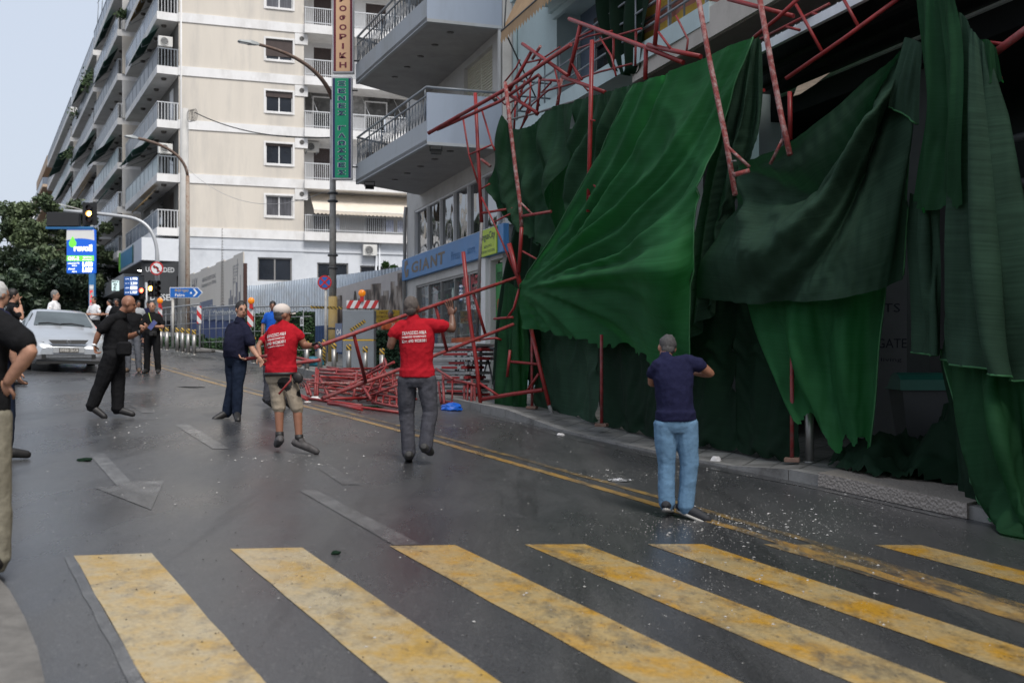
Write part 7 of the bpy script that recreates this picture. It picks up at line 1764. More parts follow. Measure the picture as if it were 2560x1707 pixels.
# ---- pile of dismantled tubes
random.seed(5)
pcx = G(885, 985)
def ground_tube(x0, y0, h0, x1, y1, h1, r=0.026, mt=None):
    a, b2 = G(x0, y0), G(x1, y1); a.z += h0; b2.z += h1
    m = MB(); m.tube([a, b2], r, 8); o = m.build('scaffold_tube', mt or random.choice([M_TUBE, M_TUBED, M_TUBED, M_TUBEP]))
    return tag(o, 'rusty red tube lying in the tangled pile behind the two workers', 'scaffold tube', 'tubes in the tangled pile')
for k in range(46):
    lay = k / 46.0; cx_ = random.uniform(800, 985); cy_ = random.uniform(962, 1012) - 14 * lay
    L_ = random.uniform(45, 105); sl = random.gauss(0.06, 0.10); h = 0.03 + 0.45 * lay * random.uniform(0.5, 1.0) * max(0.3, 1 - abs(cx_ - 890) / 200)
    dh = random.gauss(0, 0.05)
    ground_tube(cx_ - L_, cy_ - sl * L_, max(0.03, h - dh), cx_ + L_, cy_ + sl * L_, max(0.03, h + dh), random.choice([0.024, 0.026, 0.018]))
for x0, y0, x1, y1, h in ((820, 1012, 998, 1035, .03), (852, 1018, 905, 1030, .04), (770, 1000, 905, 1018, .03), (730, 985, 770, 1000, .04), (735, 990, 768, 1006, .05)): ground_tube(x0, y0, h, x1, y1, h)
def upr(x0, y0, x1, y1, Y, r=0.026, mt=None):
    m = MB(); m.tube([P(x0, y0, Y), P(x1, y1, Y - 0.5)], r, 8); o = m.build('scaffold_tube', mt or M_TUBED)
    tag(o, 'rusty red tube sticking up from the tangled pile', 'scaffold tube', 'tubes standing in the pile')
for q in ((791, 920, 787, 990, 21), (795, 925, 793, 992, 21), (893, 927, 884, 992, 21), (800, 945, 820, 988, 20.6), (905, 960, 928, 1000, 20.5), (760, 955, 770, 985, 20.8), (768, 958, 778, 990, 20.8), (960, 900, 955, 945, 22), (985, 945, 992, 990, 21), (962, 897, 968, 918, 22)): upr(*q)
def pile_frame(a, b2, c, d, Y, label, nr=3):
    T = thing('scaffold_section', label, 'scaffolding')
    A, B, C_, D_ = P(*a, Y), P(*b2, Y - .6), P(*c, Y + .3), P(*d, Y - .3)
    for p, q in ((A, B), (C_, D_)): m = MB(); m.tube([p, q], 0.026, 8); m.build('post', M_TUBED, T)
    for k in range(nr):
        t = (k + 0.5) / nr; m = MB(); m.tube([A.lerp(B, t), C_.lerp(D_, t)], 0.018, 7); m.build('rung', M_TUBE, T)
    place(T, B)
pile_frame((808, 992), (990, 926), (915, 940), (985, 905), 20.2, 'broken red frame leaning across the front of the tube pile', 2)
pile_frame((890, 990), (990, 950), (915, 935), (958, 908), 21.0, 'small red frame standing crooked at the right of the tube pile', 4)
pile_frame((895, 1000), (1000, 960), (930, 950), (992, 925), 20.4, 'red ladder frame half buried at the right of the tube pile', 3)
pile_frame((795, 932), (885, 938), (800, 925), (886, 928), 22.0, 'bent red frame lying on top at the back of the tube pile', 1)
pile_frame((930, 1005), (1000, 1018), (935, 985), (1000, 995), 20.0, 'flat red frame at the front right of the tube pile', 4)
# ---- stack of scaffold decks with frames leaning on it
M_DECK = mat('deck_metal', (0.38, 0.39, 0.39), 0.45, metal=0.5, var=0.15, vscale=5, dirt=(0.25, 0.22, 0.2), dirt_amt=0.6)
M_DECKR = mat('deck_red_end', (0.26, 0.02, 0.022), 0.5, var=0.2)
so = gp(-0.98, 21.9, 0.02); base = Fr(so, (0.86, -0.5, 0))
for k in range(13):
    f = Fr(so + Vector((random.gauss(0, 0.03), random.gauss(0, 0.06), 0)), (0.88 + random.gauss(0, .03), -0.48, 0)); z = 0.09 * k + (0.02 if k > 6 else 0)
    T = thing('scaffold_deck', 'flat metal deck with red ends, number %s up in the kerbside stack' % (ORD + ['', ''])[k], 'scaffold deck', 'stacked scaffold decks')
    w_ = 0.95 if k < 9 else 1.15; x0 = -0.75 + random.gauss(0, .04)
    m = MB(); m.bbox(f, x0, x0 + w_, -0.5, 0.28, z, z + 0.065, 0.008); m.build('deck', M_DECK, T)
    m = MB(); m.bbox(f, x0 + w_, x0 + w_ + 0.10, -0.48, 0.26, z + 0.003, z + 0.062, 0.008); m.build('end_hook', M_DECKR if k % 2 else M_DECK, T)
    m = MB(); m.box(f, x0 + 0.5, x0 + w_ - 0.08, 0.281, 0.287, z + 0.01, z + 0.055); m.build('side_strip', M_DECKR if k % 3 else M_DECK, T)
    place(T, f.pt(0, 0, z))
pile_frame((1107, 935), (1110, 1010), (1186, 960), (1187, 1018), 20.6, 'red frame leaning upright against the deck stack', 0)
pile_frame((1112, 1003), (1187, 1018), (1112, 945), (1190, 962), 20.7, 'square red frame standing in front of the deck stack', 2)
for q in ((1096, 955, 1103, 1008, 20.8), (1160, 965, 1162, 1008, 20.9), (1180, 950, 1178, 1012, 20.6), (1090, 922, 1132, 948, 20.6)): upr(*q)
# debris: plastic bag, gloves, packet, chunks
def blob(name, label, cat, c, sx, sy, sz, m_, seed=1, rough=0.35, sub=3):
    bm = bmesh.new(); bmesh.ops.create_icosphere(bm, subdivisions=sub, radius=1.0)
    for v in bm.verts:
        n_ = mnoise.noise(v.co * 1.6 + Vector((seed, 0, 0))) * rough + abs(mnoise.noise(v.co * 4.2 + Vector((0, seed, 0)))) * rough * 0.6
        v.co = v.co * (1 + n_); v.co = Vector((v.co.x * sx, v.co.y * sy, max(-0.6, v.co.z) * sz + 0.6 * sz))
        v.co += Vector(c)
    me = bpy.data.meshes.new(name); bm.to_mesh(me); bm.free(); me.materials.append(m_)
    o = bpy.data.objects.new(name, me); COL.objects.link(o); return tag(o, label, cat)
blob('plastic_bag', 'crumpled bright blue plastic bag by the deck stack', 'bag', G(1128, 1026), 0.20, 0.15, 0.085, mat('blue_plastic', (0.01, 0.10, 0.48), 0.3, var=0.2, vscale=9, spec=0.6), 3)
M_PLAST = mat('plaster_chunk', (0.58, 0.56, 0.55), 0.9, var=0.15, vscale=9)
blob('plaster_chunk', 'square white plaster chunk at the kerb right of the man in jeans', 'rubble', G(1790, 1158), 0.07, 0.06, 0.06, M_PLAST, 5, 0.25, 2)
blob('plaster_chunk', 'flat white plaster slab lying on the ramped pavement', 'rubble', G(1415, 1046, .05), 0.17, 0.06, 0.025, M_PLAST, 8, 0.2, 2)
blob('plaster_chunk', 'small white crumbs of plaster on the asphalt near the tarpaulin', 'rubble', G(1402, 1089), 0.06, 0.04, 0.025, M_PLAST, 9, 0.4, 2)
blob('plaster_chunk', 'white plaster lump at the front of the tube pile', 'rubble', G(787, 1000), 0.10, 0.06, 0.045, M_PLAST, 12, 0.3, 2)
blob('plaster_chunk', 'thin white flake left of the tube pile', 'rubble', G(769, 1006), 0.06, 0.04, 0.015, M_PLAST, 13, 0.3, 2)
blob('plaster_chunk', 'white lump beside the foot of the red A-frame', 'rubble', G(1188, 1026), 0.07, 0.04, 0.03, M_PLAST, 14, 0.3, 2)
blob('bin_bag', 'teal plastic sack behind the bollards', 'bag', gp(-5.6, 30.2, .15), 0.3, 0.2, 0.16, mat('teal_plastic', (0.01, 0.12, 0.17), 0.4, var=0.2), 15)
T = thing('plastic_packet', 'clear plastic packet with a white card lying on the asphalt', 'packet'); c = G(1548, 1203)
f = Fr(c, (1, -0.06, 0)); m = MB(); nn_ = 12
vs = [f.pt(-0.12 + 0.24 * i / nn_, -0.05 + 0.12 * j / 4, 0.015 + 0.035 * abs(mnoise.noise(Vector((i * .9, j * .9, 1))))) for j in range(5) for i in range(nn_ + 1)]
m.add(vs, [(j * (nn_ + 1) + i, j * (nn_ + 1) + i + 1, (j + 1) * (nn_ + 1) + i + 1, (j + 1) * (nn_ + 1) + i) for j in range(4) for i in range(nn_)]); m.build('wrapper', mat('clear_wrap', (0.62, 0.62, 0.63), 0.15, var=0.1, alpha=0.7), T)
m = MB(); m.box(f, -0.08, 0.08, -0.02, 0.03, 0.006, 0.012); m.build('card', M_WHITE, T); place(T, c)
blob('netting_scrap', 'small dark green scrap of netting on the left of the road', 'netting', G(212, 1152), 0.07, 0.05, 0.02, M_NETK, 18)
blob('netting_scrap', 'tiny green scrap of netting near the crossing stripes', 'netting', G(840, 1385), 0.03, 0.02, 0.015, M_NETK, 19)
blob('netting_scrap', 'dark scrap of netting on the end of a tube in front of the pile', 'netting', G(925, 1020), 0.2, 0.05, 0.03, M_NETK, 20)
blob('netting_scrap', 'dark ragged strip lying between the bald man and the navy polo man', 'netting', G(475, 969), 0.28, 0.03, 0.015, M_BLACK, 21)
for i, (x, y, lab) in enumerate(((1504, 1066, 'left'), (1980, 1154, 'middle'), (2140, 1165, 'right'), (1330, 1022, 'far left'))):
    q = G(x, y, .15); m = MB(); f = Fr(q, (0.9, -0.3, 0)); m.bbox(f, -0.09, 0.09, -0.08, 0.08, 0, 0.05, 0.006)
    T = thing('post_footing', 'wooden block under a red post of the covered pavement, %s one' % lab, 'block'); m.build('block', mat('footing_wood', (0.20, 0.12, 0.09), 0.8, var=0.3, vscale=10), T)
    m = MB(); m.tube([q + Vector((0, 0, .05)), q + Vector((0, 0, 1.4))], 0.025, 8); m.build('post', M_TUBED, T); place(T, q)
# plaster and gravel crumbs strewn over the road
random.seed(11); m = MB()
def crumb(x, y, s_):
    X_ = G(x, y); a = random.uniform(0, 6.28); ca, sa = math.cos(a) * s_, math.sin(a) * s_; h = s_ * random.uniform(0.2, 0.6)
    z = X_.z + 0.006; k = len(m.v)
    m.add([(X_.x + ca, X_.y + sa, z), (X_.x - sa * .7, X_.y + ca * .7, z), (X_.x - ca * .8, X_.y - sa * .8, z), (X_.x + sa * .6, X_.y - ca * .6, z), (X_.x + ca * .1, X_.y, z + h)], [(0, 1, 4), (1, 2, 4), (2, 3, 4), (3, 0, 4)])
for cx_, cy_, sx_, sy_, n, s0 in ((1860, 1310, 170, 26, 850, 1.0), (1620, 1190, 130, 10, 450, .9), (1250, 1070, 160, 25, 500, .8), (1300, 1150, 330, 60, 280, .8), (820, 1090, 240, 70, 260, .8), (400, 1090, 220, 80, 350, .9), (900, 1400, 480, 110, 200, .7), (1900, 1420, 320, 90, 700, .8), (520, 900, 130, 16, 260, 1.0), (330, 1075, 60, 20, 150, 1.), (790, 1150, 120, 10, 140, 1.2), (2150, 1250, 200, 40, 500, .9), (480, 890, 60, 8, 200, 1.3)):
    for _ in range(n):
        x, y = random.gauss(cx_, sx_), random.gauss(cy_, sy_)
        if y < 880 or y > 1720 or x < 100: continue
        kx = np.interp(x, [p[0] for p in KERB_PX], [p[1] for p in KERB_PX])
        if y < kx + 3: continue
        crumb(x, y, s0 * random.choice([0.004, 0.005, 0.006, 0.008, 0.018 if random.random() < .25 else .006]))
tag(m.build('plaster_crumbs', mat('crumbs', (0.40, 0.39, 0.37), 0.9, var=0.5, vscale=3)), 'pale plaster crumbs strewn over the wet asphalt', 'rubble', kind='stuff')
m = MB(); random.seed(14)
for _ in range(420):
    x, y = random.uniform(120, 1600), random.uniform(960, 1690); crumb(x, y, random.choice([0.004, 0.006, 0.009]))
tag(m.build('dark_grit', mat('dark_grit', (0.03, 0.027, 0.024), 0.9, var=0.6)), 'dark grit and leaf bits scattered on the road', 'grit', kind='stuff')

# ---- litter bin
BN_ = thing('litter_bin', 'grey wheeled bin with teal lid in the dark opening', 'bin')
c = G(2330, 1160, .15); f = Fr(c, (1, -0.1, 0)); M_BIN = mat('bin_grey', (0.055, 0.057, 0.062), 0.55, var=0.1); M_LID = mat('bin_lid', (0.012, 0.10, 0.075), 0.5, var=0.12)
m = MB(); W0, W1 = 0.34, 0.46
v = [f.pt(x * W0, y * 0.26, 0.06) for x, y in ((-1, -1), (1, -1), (1, 1), (-1, 1))] + [f.pt(x * W1, y * 0.36, 0.98) for x, y in ((-1, -1), (1, -1), (1, 1), (-1, 1))]
m.add(v, [(0, 1, 5, 4), (1, 2, 6, 5), (2, 3, 7, 6), (3, 0, 4, 7), (0, 3, 2, 1)]); m.build('body', M_BIN, BN_)
m = MB(); n = 8; vs = []
for k in range(n + 1):
    t = k / n; yy = 0.42 - 0.84 * t; zz = 0.98 + 0.20 * math.sin(math.pi * min(1, t * 1.15 + 0.12)) ** 0.6
    vs += [f.pt(-0.50, yy, zz), f.pt(0.50, yy, zz)]
m.add(vs + [f.pt(-0.5, 0.42, 0.96), f.pt(0.5, 0.42, 0.96), f.pt(0.5, -0.42, 0.96), f.pt(-0.5, -0.42, 0.96)], [(2 * k, 2 * k + 1, 2 * k + 3, 2 * k + 2) for k in range(n)] + [tuple([2 * k for k in range(n + 1)] + [2 * n + 5, 2 * n + 2]), tuple([2 * k + 1 for k in range(n, -1, -1)] + [2 * n + 3, 2 * n + 4]), (2 * n + 2, 2 * n + 3, 1, 0), (2 * n + 5, 2 * n, 2 * n + 1, 2 * n + 4)]); m.build('lid', M_LID, BN_)
m = MB(); m.add([f.pt(-0.30, 0.305, 0.55), f.pt(-0.18, 0.31, 0.60), f.pt(-0.05, 0.335, 0.78), f.pt(-0.24, 0.335, 0.82)], [(0, 1, 2, 3)]); m.build('torn_sticker', mat('torn_paper', (0.32, 0.30, 0.28), 0.8, var=0.3), BN_)
for s_ in (-1, 1): m = MB(); q = f.pt(s_ * 0.3, -0.28, 0.07); m.tube([q, q + f.u * 0.05], 0.07, 12, smooth=False); m.build('wheel', M_BLACK, BN_)
place(BN_, c)

# ================================================================ PEOPLE
def remesh(mb, vox, sm=4):
    me = bpy.data.meshes.new('tmp'); me.from_pydata(mb.v, [], mb.f); me.update()
    o = bpy.data.objects.new('tmp', me); COL.objects.link(o)
    r = o.modifiers.new('r', 'REMESH'); r.mode = 'VOXEL'; r.voxel_size = vox; r.adaptivity = 0.0
    if sm: s_ = o.modifiers.new('s', 'SMOOTH'); s_.factor = 0.5; s_.iterations = sm
    dg = bpy.context.evaluated_depsgraph_get(); dg.update()
    out = bpy.data.meshes.new_from_object(o.evaluated_get(dg))
    bpy.data.objects.remove(o); bpy.data.meshes.remove(me)
    return out
def rings(mb, rs, n=14):
    """closed loft through (centre, axis1*r1, axis2*r2)"""
    vs = []; fs = []; m = len(rs)
    for c, a, b in rs:
        for k in range(n): t = 2 * math.pi * k / n; vs.append(c + a * math.cos(t) + b * math.sin(t))
    for i in range(m - 1):
        for k in range(n): k2 = (k + 1) % n; fs.append((i * n + k, i * n + k2, (i + 1) * n + k2, (i + 1) * n + k))
    fs.append(tuple(range(n))[::-1]); fs.append(tuple((m - 1) * n + k for k in range(n)))
    mb.add(vs, fs, True)
def limb(mb, pts, rad, flat=None, n=12):
    """rounded tapered tube through joints, densified"""
    pts = [Vector(p) for p in pts]; Q = []; Rr = []
    for i in range(len(pts) - 1):
        for k in range(5):
            t = k / 5; Q.append(pts[i].lerp(pts[i + 1], t)); Rr.append(rad[i] + (rad[i + 1] - rad[i]) * t)
    Q.append(pts[-1]); Rr.append(rad[-1])
    d0 = (Q[1] - Q[0]).normalized(); d1 = (Q[-1] - Q[-2]).normalized()
    Q = [Q[0] - d0 * Rr[0] * 0.8] + Q + [Q[-1] + d1 * Rr[-1] * 0.8]; Rr = [Rr[0] * 0.55] + Rr + [Rr[-1] * 0.55]
    mb.tube(Q, Rr, n)
def ellip(mb, c, ax, n=14, m=9):
    a, b, d = ax; vs = []; fs = []
    for j in range(m + 1):
        ph = math.pi * j / m; sr = max(math.sin(ph), 0.02)
        for k in range(n): t = 2 * math.pi * k / n; vs.append(c + (a * math.cos(t) + b * math.sin(t)) * sr + d * math.cos(ph))
    for j in range(m):
        for k in range(n): k2 = (k + 1) % n; fs.append((j * n + k, (j + 1) * n + k, (j + 1) * n + k2, j * n + k2))
    fs += [tuple(range(n)), tuple(m * n + k for k in range(n))[::-1]]
    mb.add(vs, fs, True)
def hand(mb, w, tip, nrm, s=1.0, curl=0.5, side=1, spread=0.1):
    d = (tip - w).normalized(); n = (nrm - d * nrm.dot(d)).normalized(); x = d.cross(n) * side
    ellip(mb, w + d * 0.05 * s, (x * 0.042 * s, n * 0.017 * s, d * 0.058 * s), 12, 7)
    for k, L_ in enumerate((0.070, 0.080, 0.075, 0.058)):
        b = w + d * 0.095 * s + x * (0.030 - 0.020 * k) * s; dd = (d + x * spread * (1.5 - k)).normalized(); pts = [b - dd * 0.02 * s, b]; a = 0
        for _ in range(3): a += curl * 0.8; pts.append(pts[-1] + (dd * math.cos(a) + n * math.sin(a)) * L_ * s / 2.6)
        mb.tube(pts, [0.010 * s, 0.0095 * s, 0.009 * s, 0.0085 * s, 0.006 * s], 7)
    b = w + d * 0.03 * s + x * 0.035 * s; t1 = (d * 0.6 + x * 0.7 + n * 0.35 * curl).normalized(); t2 = (d + x * 0.15 + n * 0.6 * curl).normalized()
    mb.tube([b - t1 * 0.015 * s, b + t1 * 0.035 * s, b + t1 * 0.035 * s + t2 * 0.03 * s], [0.012 * s, 0.011 * s, 0.008 * s], 7)
M_SKIN = mat('skin', (0.36, 0.19, 0.125), 0.55, var=0.12, vscale=14)
M_SKINT = mat('tanned_skin', (0.25, 0.115, 0.07), 0.5, var=0.12, vscale=14)
M_SKIND = mat('dark_tanned_skin', (0.135, 0.065, 0.042), 0.48, var=0.12, vscale=14)
M_SHOE = mat('black_shoe', (0.014, 0.013, 0.013), 0.55, var=0.3, vscale=20)
M_SOLE = mat('pale_sole', (0.42, 0.40, 0.37), 0.7, var=0.1)
M_EYE = mat('eye_dark', (0.012, 0.010, 0.009), 0.3, var=0)
def fabric(name, col, var=0.18): return mat(name, col, 0.9, var=var, vscale=18, bump=0.35, bscale=26, spec=0.12)

def person(label, J, face, skin, hair=None, shirt=None, trousers=None, shoes=None, s=1.0, sleeve=0.75, shorts=None, vox=0.012, curl=(0.5, 0.5), pn=(None, None), belly=0.0, hand_m=(None, None), body_face=None, sole=None, fit=1.0, hem=-0.015, extra=None, socks=None, longs=False, hat=None, bald=False, legfit=1.0, tuck=False):
    T = thing('person', label, 'person')
    g = lambda k: Vector(J[k])
    up = Vector((0, 0, 1)); f = Vector(face).normalized()
    shA, shB, hiA, hiB = g('shA'), g('shB'), g('hiA'), g('hiB'); nk = g('neck'); hd = g('head')
    hm = (hiA + hiB) / 2; sm_ = (shA + shB) / 2
    sx = (shB - shA).normalized(); hx = (hiB - hiA).normalized(); spine = (sm_ - hm).normalized()
    def norm_(x): v = x.cross(spine).normalized(); return v if v.dot(Vector(body_face or face)) > 0 else -v
    sf, hf = norm_(sx), norm_(hx); sw = (shB - shA).length / 2
    body = MB(); top = MB(); leg = MB()
    def torso(mb, e, z0=0.0, z1=1.0):
        sects = [(-0.16, 0.150, 0.095), (-0.06, 0.172, 0.118), (0.10, 0.165, 0.118 + belly * .5), (0.30, 0.152, 0.110 + belly), (0.52, 0.158, 0.118 + belly * .7), (0.74, 0.172, 0.118 + belly * .2), (0.90, 0.160, 0.095), (1.0, 0.115, 0.075), (1.06, 0.065, 0.058)]
        rs = []
        for t, w, d in sects:
            if t < z0 - 1e-6 or t > z1 + 1e-6: continue
            c = hm.lerp(sm_, t); x = hx.lerp(sx, min(1, max(0, t))).normalized(); fr_ = hf.lerp(sf, min(1, max(0, t))).normalized()
            ww = w * s * (1 + (0.06 if t > .5 else 0) * (sw / (0.19 * s) - 1)) + e; rs.append((c + fr_ * belly * 0.35 * math.sin(max(0, min(1, t)) * math.pi), x * ww, fr_ * (d * s + e)))
        rings(mb, rs, 18)
    torso(body, -0.004)
    for a_ in (shA, shB): limb(body, [nk - spine * 0.05 * s, a_ - spine * 0.012 * s + (sm_ - a_).normalized() * 0.03 * s], [0.060 * s, 0.052 * s])
    limb(body, [nk - spine * 0.06 * s, nk, hd - (hd - nk).normalized() * 0.05 * s], [0.060 * s, 0.060 * s, 0.055 * s])
    # head
    hu = (hd - nk).normalized(); hu = (up * 0.75 + hu * 0.45 - f * 0.0).normalized(); fh = (f - hu * f.dot(hu)).normalized(); xh = fh.cross(hu)
    ellip(body, hd + hu * 0.022 * s - fh * 0.012 * s, (xh * 0.078 * s, fh * 0.096 * s, hu * 0.100 * s), 16, 10)
    ellip(body, hd - hu * 0.045 * s + fh * 0.022 * s, (xh * 0.062 * s, fh * 0.070 * s, hu * 0.080 * s), 14, 8)
    ellip(body, hd - hu * 0.015 * s + fh * 0.098 * s, (xh * 0.015 * s, fh * 0.022 * s, hu * 0.026 * s), 8, 6)
    ellip(body, hd + hu * 0.022 * s + fh * 0.078 * s, (xh * 0.052 * s, fh * 0.014 * s, hu * 0.012 * s), 10, 6)
    for e in (-1, 1): ellip(body, hd - hu * 0.008 * s + xh * e * 0.080 * s - fh * 0.01 * s, (xh * 0.012 * s, fh * 0.020 * s, hu * 0.032 * s), 8, 6)
    for q in ('A', 'B'):
        a, b, c = g('sh' + q), g('el' + q), g('wr' + q)
        limb(body, [a + (sm_ - a).normalized() * 0.03 * s - spine * 0.02 * s, a.lerp(b, .5), b, b.lerp(c, .35), c], [0.060 * s, 0.052 * s, 0.042 * s, 0.043 * s, 0.029 * s])
        h, k, an, to = g('hi' + q), g('kn' + q), g('an' + q), g('to' + q)
        limb(body, [h, h.lerp(k, .5), k, k.lerp(an, .35), an], [0.088 * s, 0.075 * s, 0.055 * s, 0.057 * s, 0.040 * s])
        limb(body, [an, an.lerp(to, .5) - up * 0.02 * s], [0.04 * s, 0.035 * s])
    bm_ = remesh(body, vox, 4)
    ex = MB()
    for i, q in enumerate(('A', 'B')):
        c, h = g('wr' + q), g('ha' + q); ex.mi(1 + i); hand(ex, c, h, Vector(pn[i]) if pn[i] else f, s, curl[i], 1 if i else -1)
    n0 = len(bm_.vertices); v0 = [v.co[:] for v in bm_.vertices]; f0 = [tuple(p.vertices) for p in bm_.polygons]
    B = MB(); B.add(v0, f0, True); 
    for fc, mi_ in zip(ex.f, ex.m): B.f.append(tuple(i + n0 for i in fc)); B.m.append(mi_); B.sm.append(True)
    B.v.extend(ex.v); bpy.data.meshes.remove(bm_)
    B.build('body', [skin, hand_m[0] or skin, hand_m[1] or skin], T)
    # clothes
    def garment(nm, mb, mt, wr_amp, sm=3, pred=None):
        me = remesh(mb, vox, sm)
        n = len(me.vertices); co = np.empty(n * 3); me.vertices.foreach_get('co', co); nr = np.empty(n * 3); me.vertices.foreach_get('normal', nr)
        co = co.reshape(-1, 3); nr = nr.reshape(-1, 3); d = np.empty(n)
        for i in range(n):
            p = Vector(co[i]); q = Vector((p.x * 7, p.y * 7, p.z * 5)) / s; q2 = Vector((p.x * 6 + p.z * 7, p.y * 8, p.z * 8 - p.x * 9))
            d[i] = mnoise.noise(q) * 0.6 + (0.5 - abs(mnoise.noise(q2))) * 0.8
        co += nr * (d * wr_amp * s)[:, None]; me.vertices.foreach_set('co', co.reshape(-1)); me.name = nm
        mts = mt if isinstance(mt, list) else [mt]
        for x in mts: me.materials.append(x)
        idx = [1 if pred and pred(p.center) else 0 for p in me.polygons]
        me.polygons.foreach_set('material_index', idx); me.polygons.foreach_set('use_smooth', [True] * len(me.polygons)); me.update()
        o = bpy.data.objects.new(nm, me); COL.objects.link(o); o.parent = T; return o
    e = 0.016 * s * fit
    torso(top, e, 0.10, 1.06)
    if not tuck:
        c = hm - spine * hem * s; rings(top, [(c, hx * (0.172 * s + e), hf * (0.122 * s + e)), (hm + spine * 0.1, hx * (0.170 * s + e), hf * (0.120 * s + e + belly * .6))], 18)
    for q in ('A', 'B'):
        a, b, c = g('sh' + q), g('el' + q), g('wr' + q); e1 = a.lerp(b, sleeve); a = a + (sm_ - a).normalized() * 0.035 * s - spine * 0.02 * s; limb(top, [nk - spine * 0.065 * s, a + spine * 0.01 * s], [0.068 * s, 0.062 * s])
        if longs: limb(top, [a, b, c], [0.074 * s, 0.056 * s, 0.042 * s])
        else: limb(top, [a, a.lerp(b, sleeve * .5), e1], [0.068 * s, 0.064 * s * fit, 0.060 * s * fit])
    limb(top, [nk - spine * 0.05 * s, nk + (hd - nk) * 0.10], [0.085 * s, 0.068 * s])
    sh = garment('shirt', top, shirt, 0.012, 2)
    torso(leg, e * 0.5, -0.16, 0.30)
    for q in ('A', 'B'):
        h, k, an = g('hi' + q), g('kn' + q), g('an' + q)
        if shorts: limb(leg, [h, h.lerp(k, .5), k.lerp(an, .22)], [0.100 * s * legfit, 0.092 * s * legfit, 0.078 * s * legfit])
        else: limb(leg, [h, h.lerp(k, .5), k, k.lerp(an, .5), an - up * 0.02 * s], [0.104 * s * legfit, 0.096 * s * legfit, 0.080 * s * legfit, 0.076 * s * legfit, 0.070 * s * legfit])
    kp_ = [g('knA'), g('knB')]
    pred = None
    if shorts: hA, hB = g('hiA'), g('hiB'); pred = lambda c: min((Vector(c) - kp_[0] - (hA - kp_[0]) * .22).length, (Vector(c) - kp_[1] - (hB - kp_[1]) * .22).length) < 0.085 and Vector(c).x > (kp_[0].x + kp_[1].x) / 2 - 0.05 or ((Vector(c) - hm.lerp(kp_[1], .35) + hf * .1).length < 0.085)
    garment('trousers', leg, [trousers, M_SHOE] if shorts else trousers, 0.012, 2, pred=pred)
    for q in ('A', 'B'):
        an, to = g('an' + q), g('to' + q); d = (to - an); d = Vector((d.x, d.y, d.z * 0.6)); dn = d.normalized() if d.length > 1e-4 else f
        heel = an - dn * 0.05 * s - up * 0.045 * s; m = MB(); toe = heel + (to - heel).normalized() * 0.27 * s
        limb(m, [heel + up * 0.012 * s, heel.lerp(toe, .5) + up * 0.012 * s, toe + up * 0.0], [0.052 * s, 0.055 * s, 0.044 * s]); limb(m, [an + up * 0.02 * s, heel.lerp(toe, .35) + up * 0.02 * s], [0.052 * s, 0.048 * s])
        me = remesh(m, vox * 0.9, 3); me.name = 'shoe'; su_ = (toe - heel).normalized(); sx_ = su_.cross(up).normalized(); sn = sx_.cross(su_)
        for v in me.vertices:
            hh_ = (v.co - heel).dot(sn)
            if hh_ < -0.036 * s: v.co -= sn * (hh_ + 0.036 * s)
        me.materials.append(shoes or M_SHOE); me.polygons.foreach_set('use_smooth', [True] * len(me.polygons))
        o = bpy.data.objects.new('shoe', me); COL.objects.link(o); o.parent = T
        if sole:
            m = MB(); su_ = (toe - heel).normalized(); sx_ = su_.cross(up).normalized(); sn = sx_.cross(su_)
            rings(m, [(heel.lerp(toe, .5) - sn * 0.046 * s, su_ * 0.165 * s, sx_ * 0.050 * s), (heel.lerp(toe, .5) - sn * 0.022 * s, su_ * 0.168 * s, sx_ * 0.053 * s)], 16); m.build('sole', sole, o)
        if socks: m = MB(); kn = g('kn' + q); m.tube([an, an.lerp(kn, .16)], 0.050 * s, 12); m.build('sock', M_SHOE, T)
    if hair:
        m = MB(); o_ = 0.0 if hair[1] == 'crop' else 0.006
        ellip(m, hd + hu * (0.030 + o_) * s - fh * 0.024 * s, (xh * (0.0795 + o_) * s, fh * (0.0905 + o_) * s, hu * (0.0985 + o_) * s), 30, 20)
        ellip(m, hd - hu * 0.02 * s - fh * 0.052 * s, (xh * 0.066 * s, fh * 0.055 * s, hu * 0.062 * s), 14, 8)
        m.v = [tuple(Vector(p) + (Vector(p) - hd).normalized() * s * (0.008 * mnoise.noise(Vector(p) * 34) + 0.006 * mnoise.noise(Vector(p) * 90))) for p in m.v]; m.build('hair', hair[0], T)
    if hat:
        m = MB(); c = hd + hu * 0.055 * s - fh * 0.012 * s
        ellip(m, c, (xh * 0.090 * s, fh * 0.108 * s, hu * 0.082 * s), 20, 12); cp = m.build('cap', hat, T)
        m = MB(); vs = [c + fh * (0.09 + 0.085 * math.cos(t)) * s + xh * 0.082 * math.sin(t) * s - hu * (0.022 + 0.02 * abs(math.sin(t))) * s for t in [math.pi * (k / 12 - .5) for k in range(13)]]; vs = [p for p in vs] + [p - hu * 0.008 * s for p in vs]
        m.add(vs, [tuple(range(13)), tuple(range(13, 26))[::-1]] + [(k, k + 13, k + 14, k + 1) for k in range(12)]); m.build('peak', hat, cp)
    if f.y < 0.35:
        for e_ in (-1, 1):
            m = MB(); ellip(m, hd + hu * 0.006 * s + fh * 0.080 * s + xh * e_ * 0.032 * s, (xh * 0.011 * s, fh * 0.006 * s, hu * 0.0055 * s), 8, 6); m.build('eye', M_EYE, T)
            if not bald: m = MB(); ellip(m, hd + hu * 0.027 * s + fh * 0.086 * s + xh * e_ * 0.034 * s, (xh * 0.019 * s, fh * 0.006 * s, hu * 0.005 * s), 8, 6); m.build('eyebrow', M_EYE, T)
        m = MB(); ellip(m, hd - hu * 0.066 * s + fh * 0.090 * s, (xh * 0.022 * s, fh * 0.006 * s, hu * 0.006 * s), 8, 6); m.build('mouth', mat('lips', (0.20, 0.06, 0.05), 0.5), T)
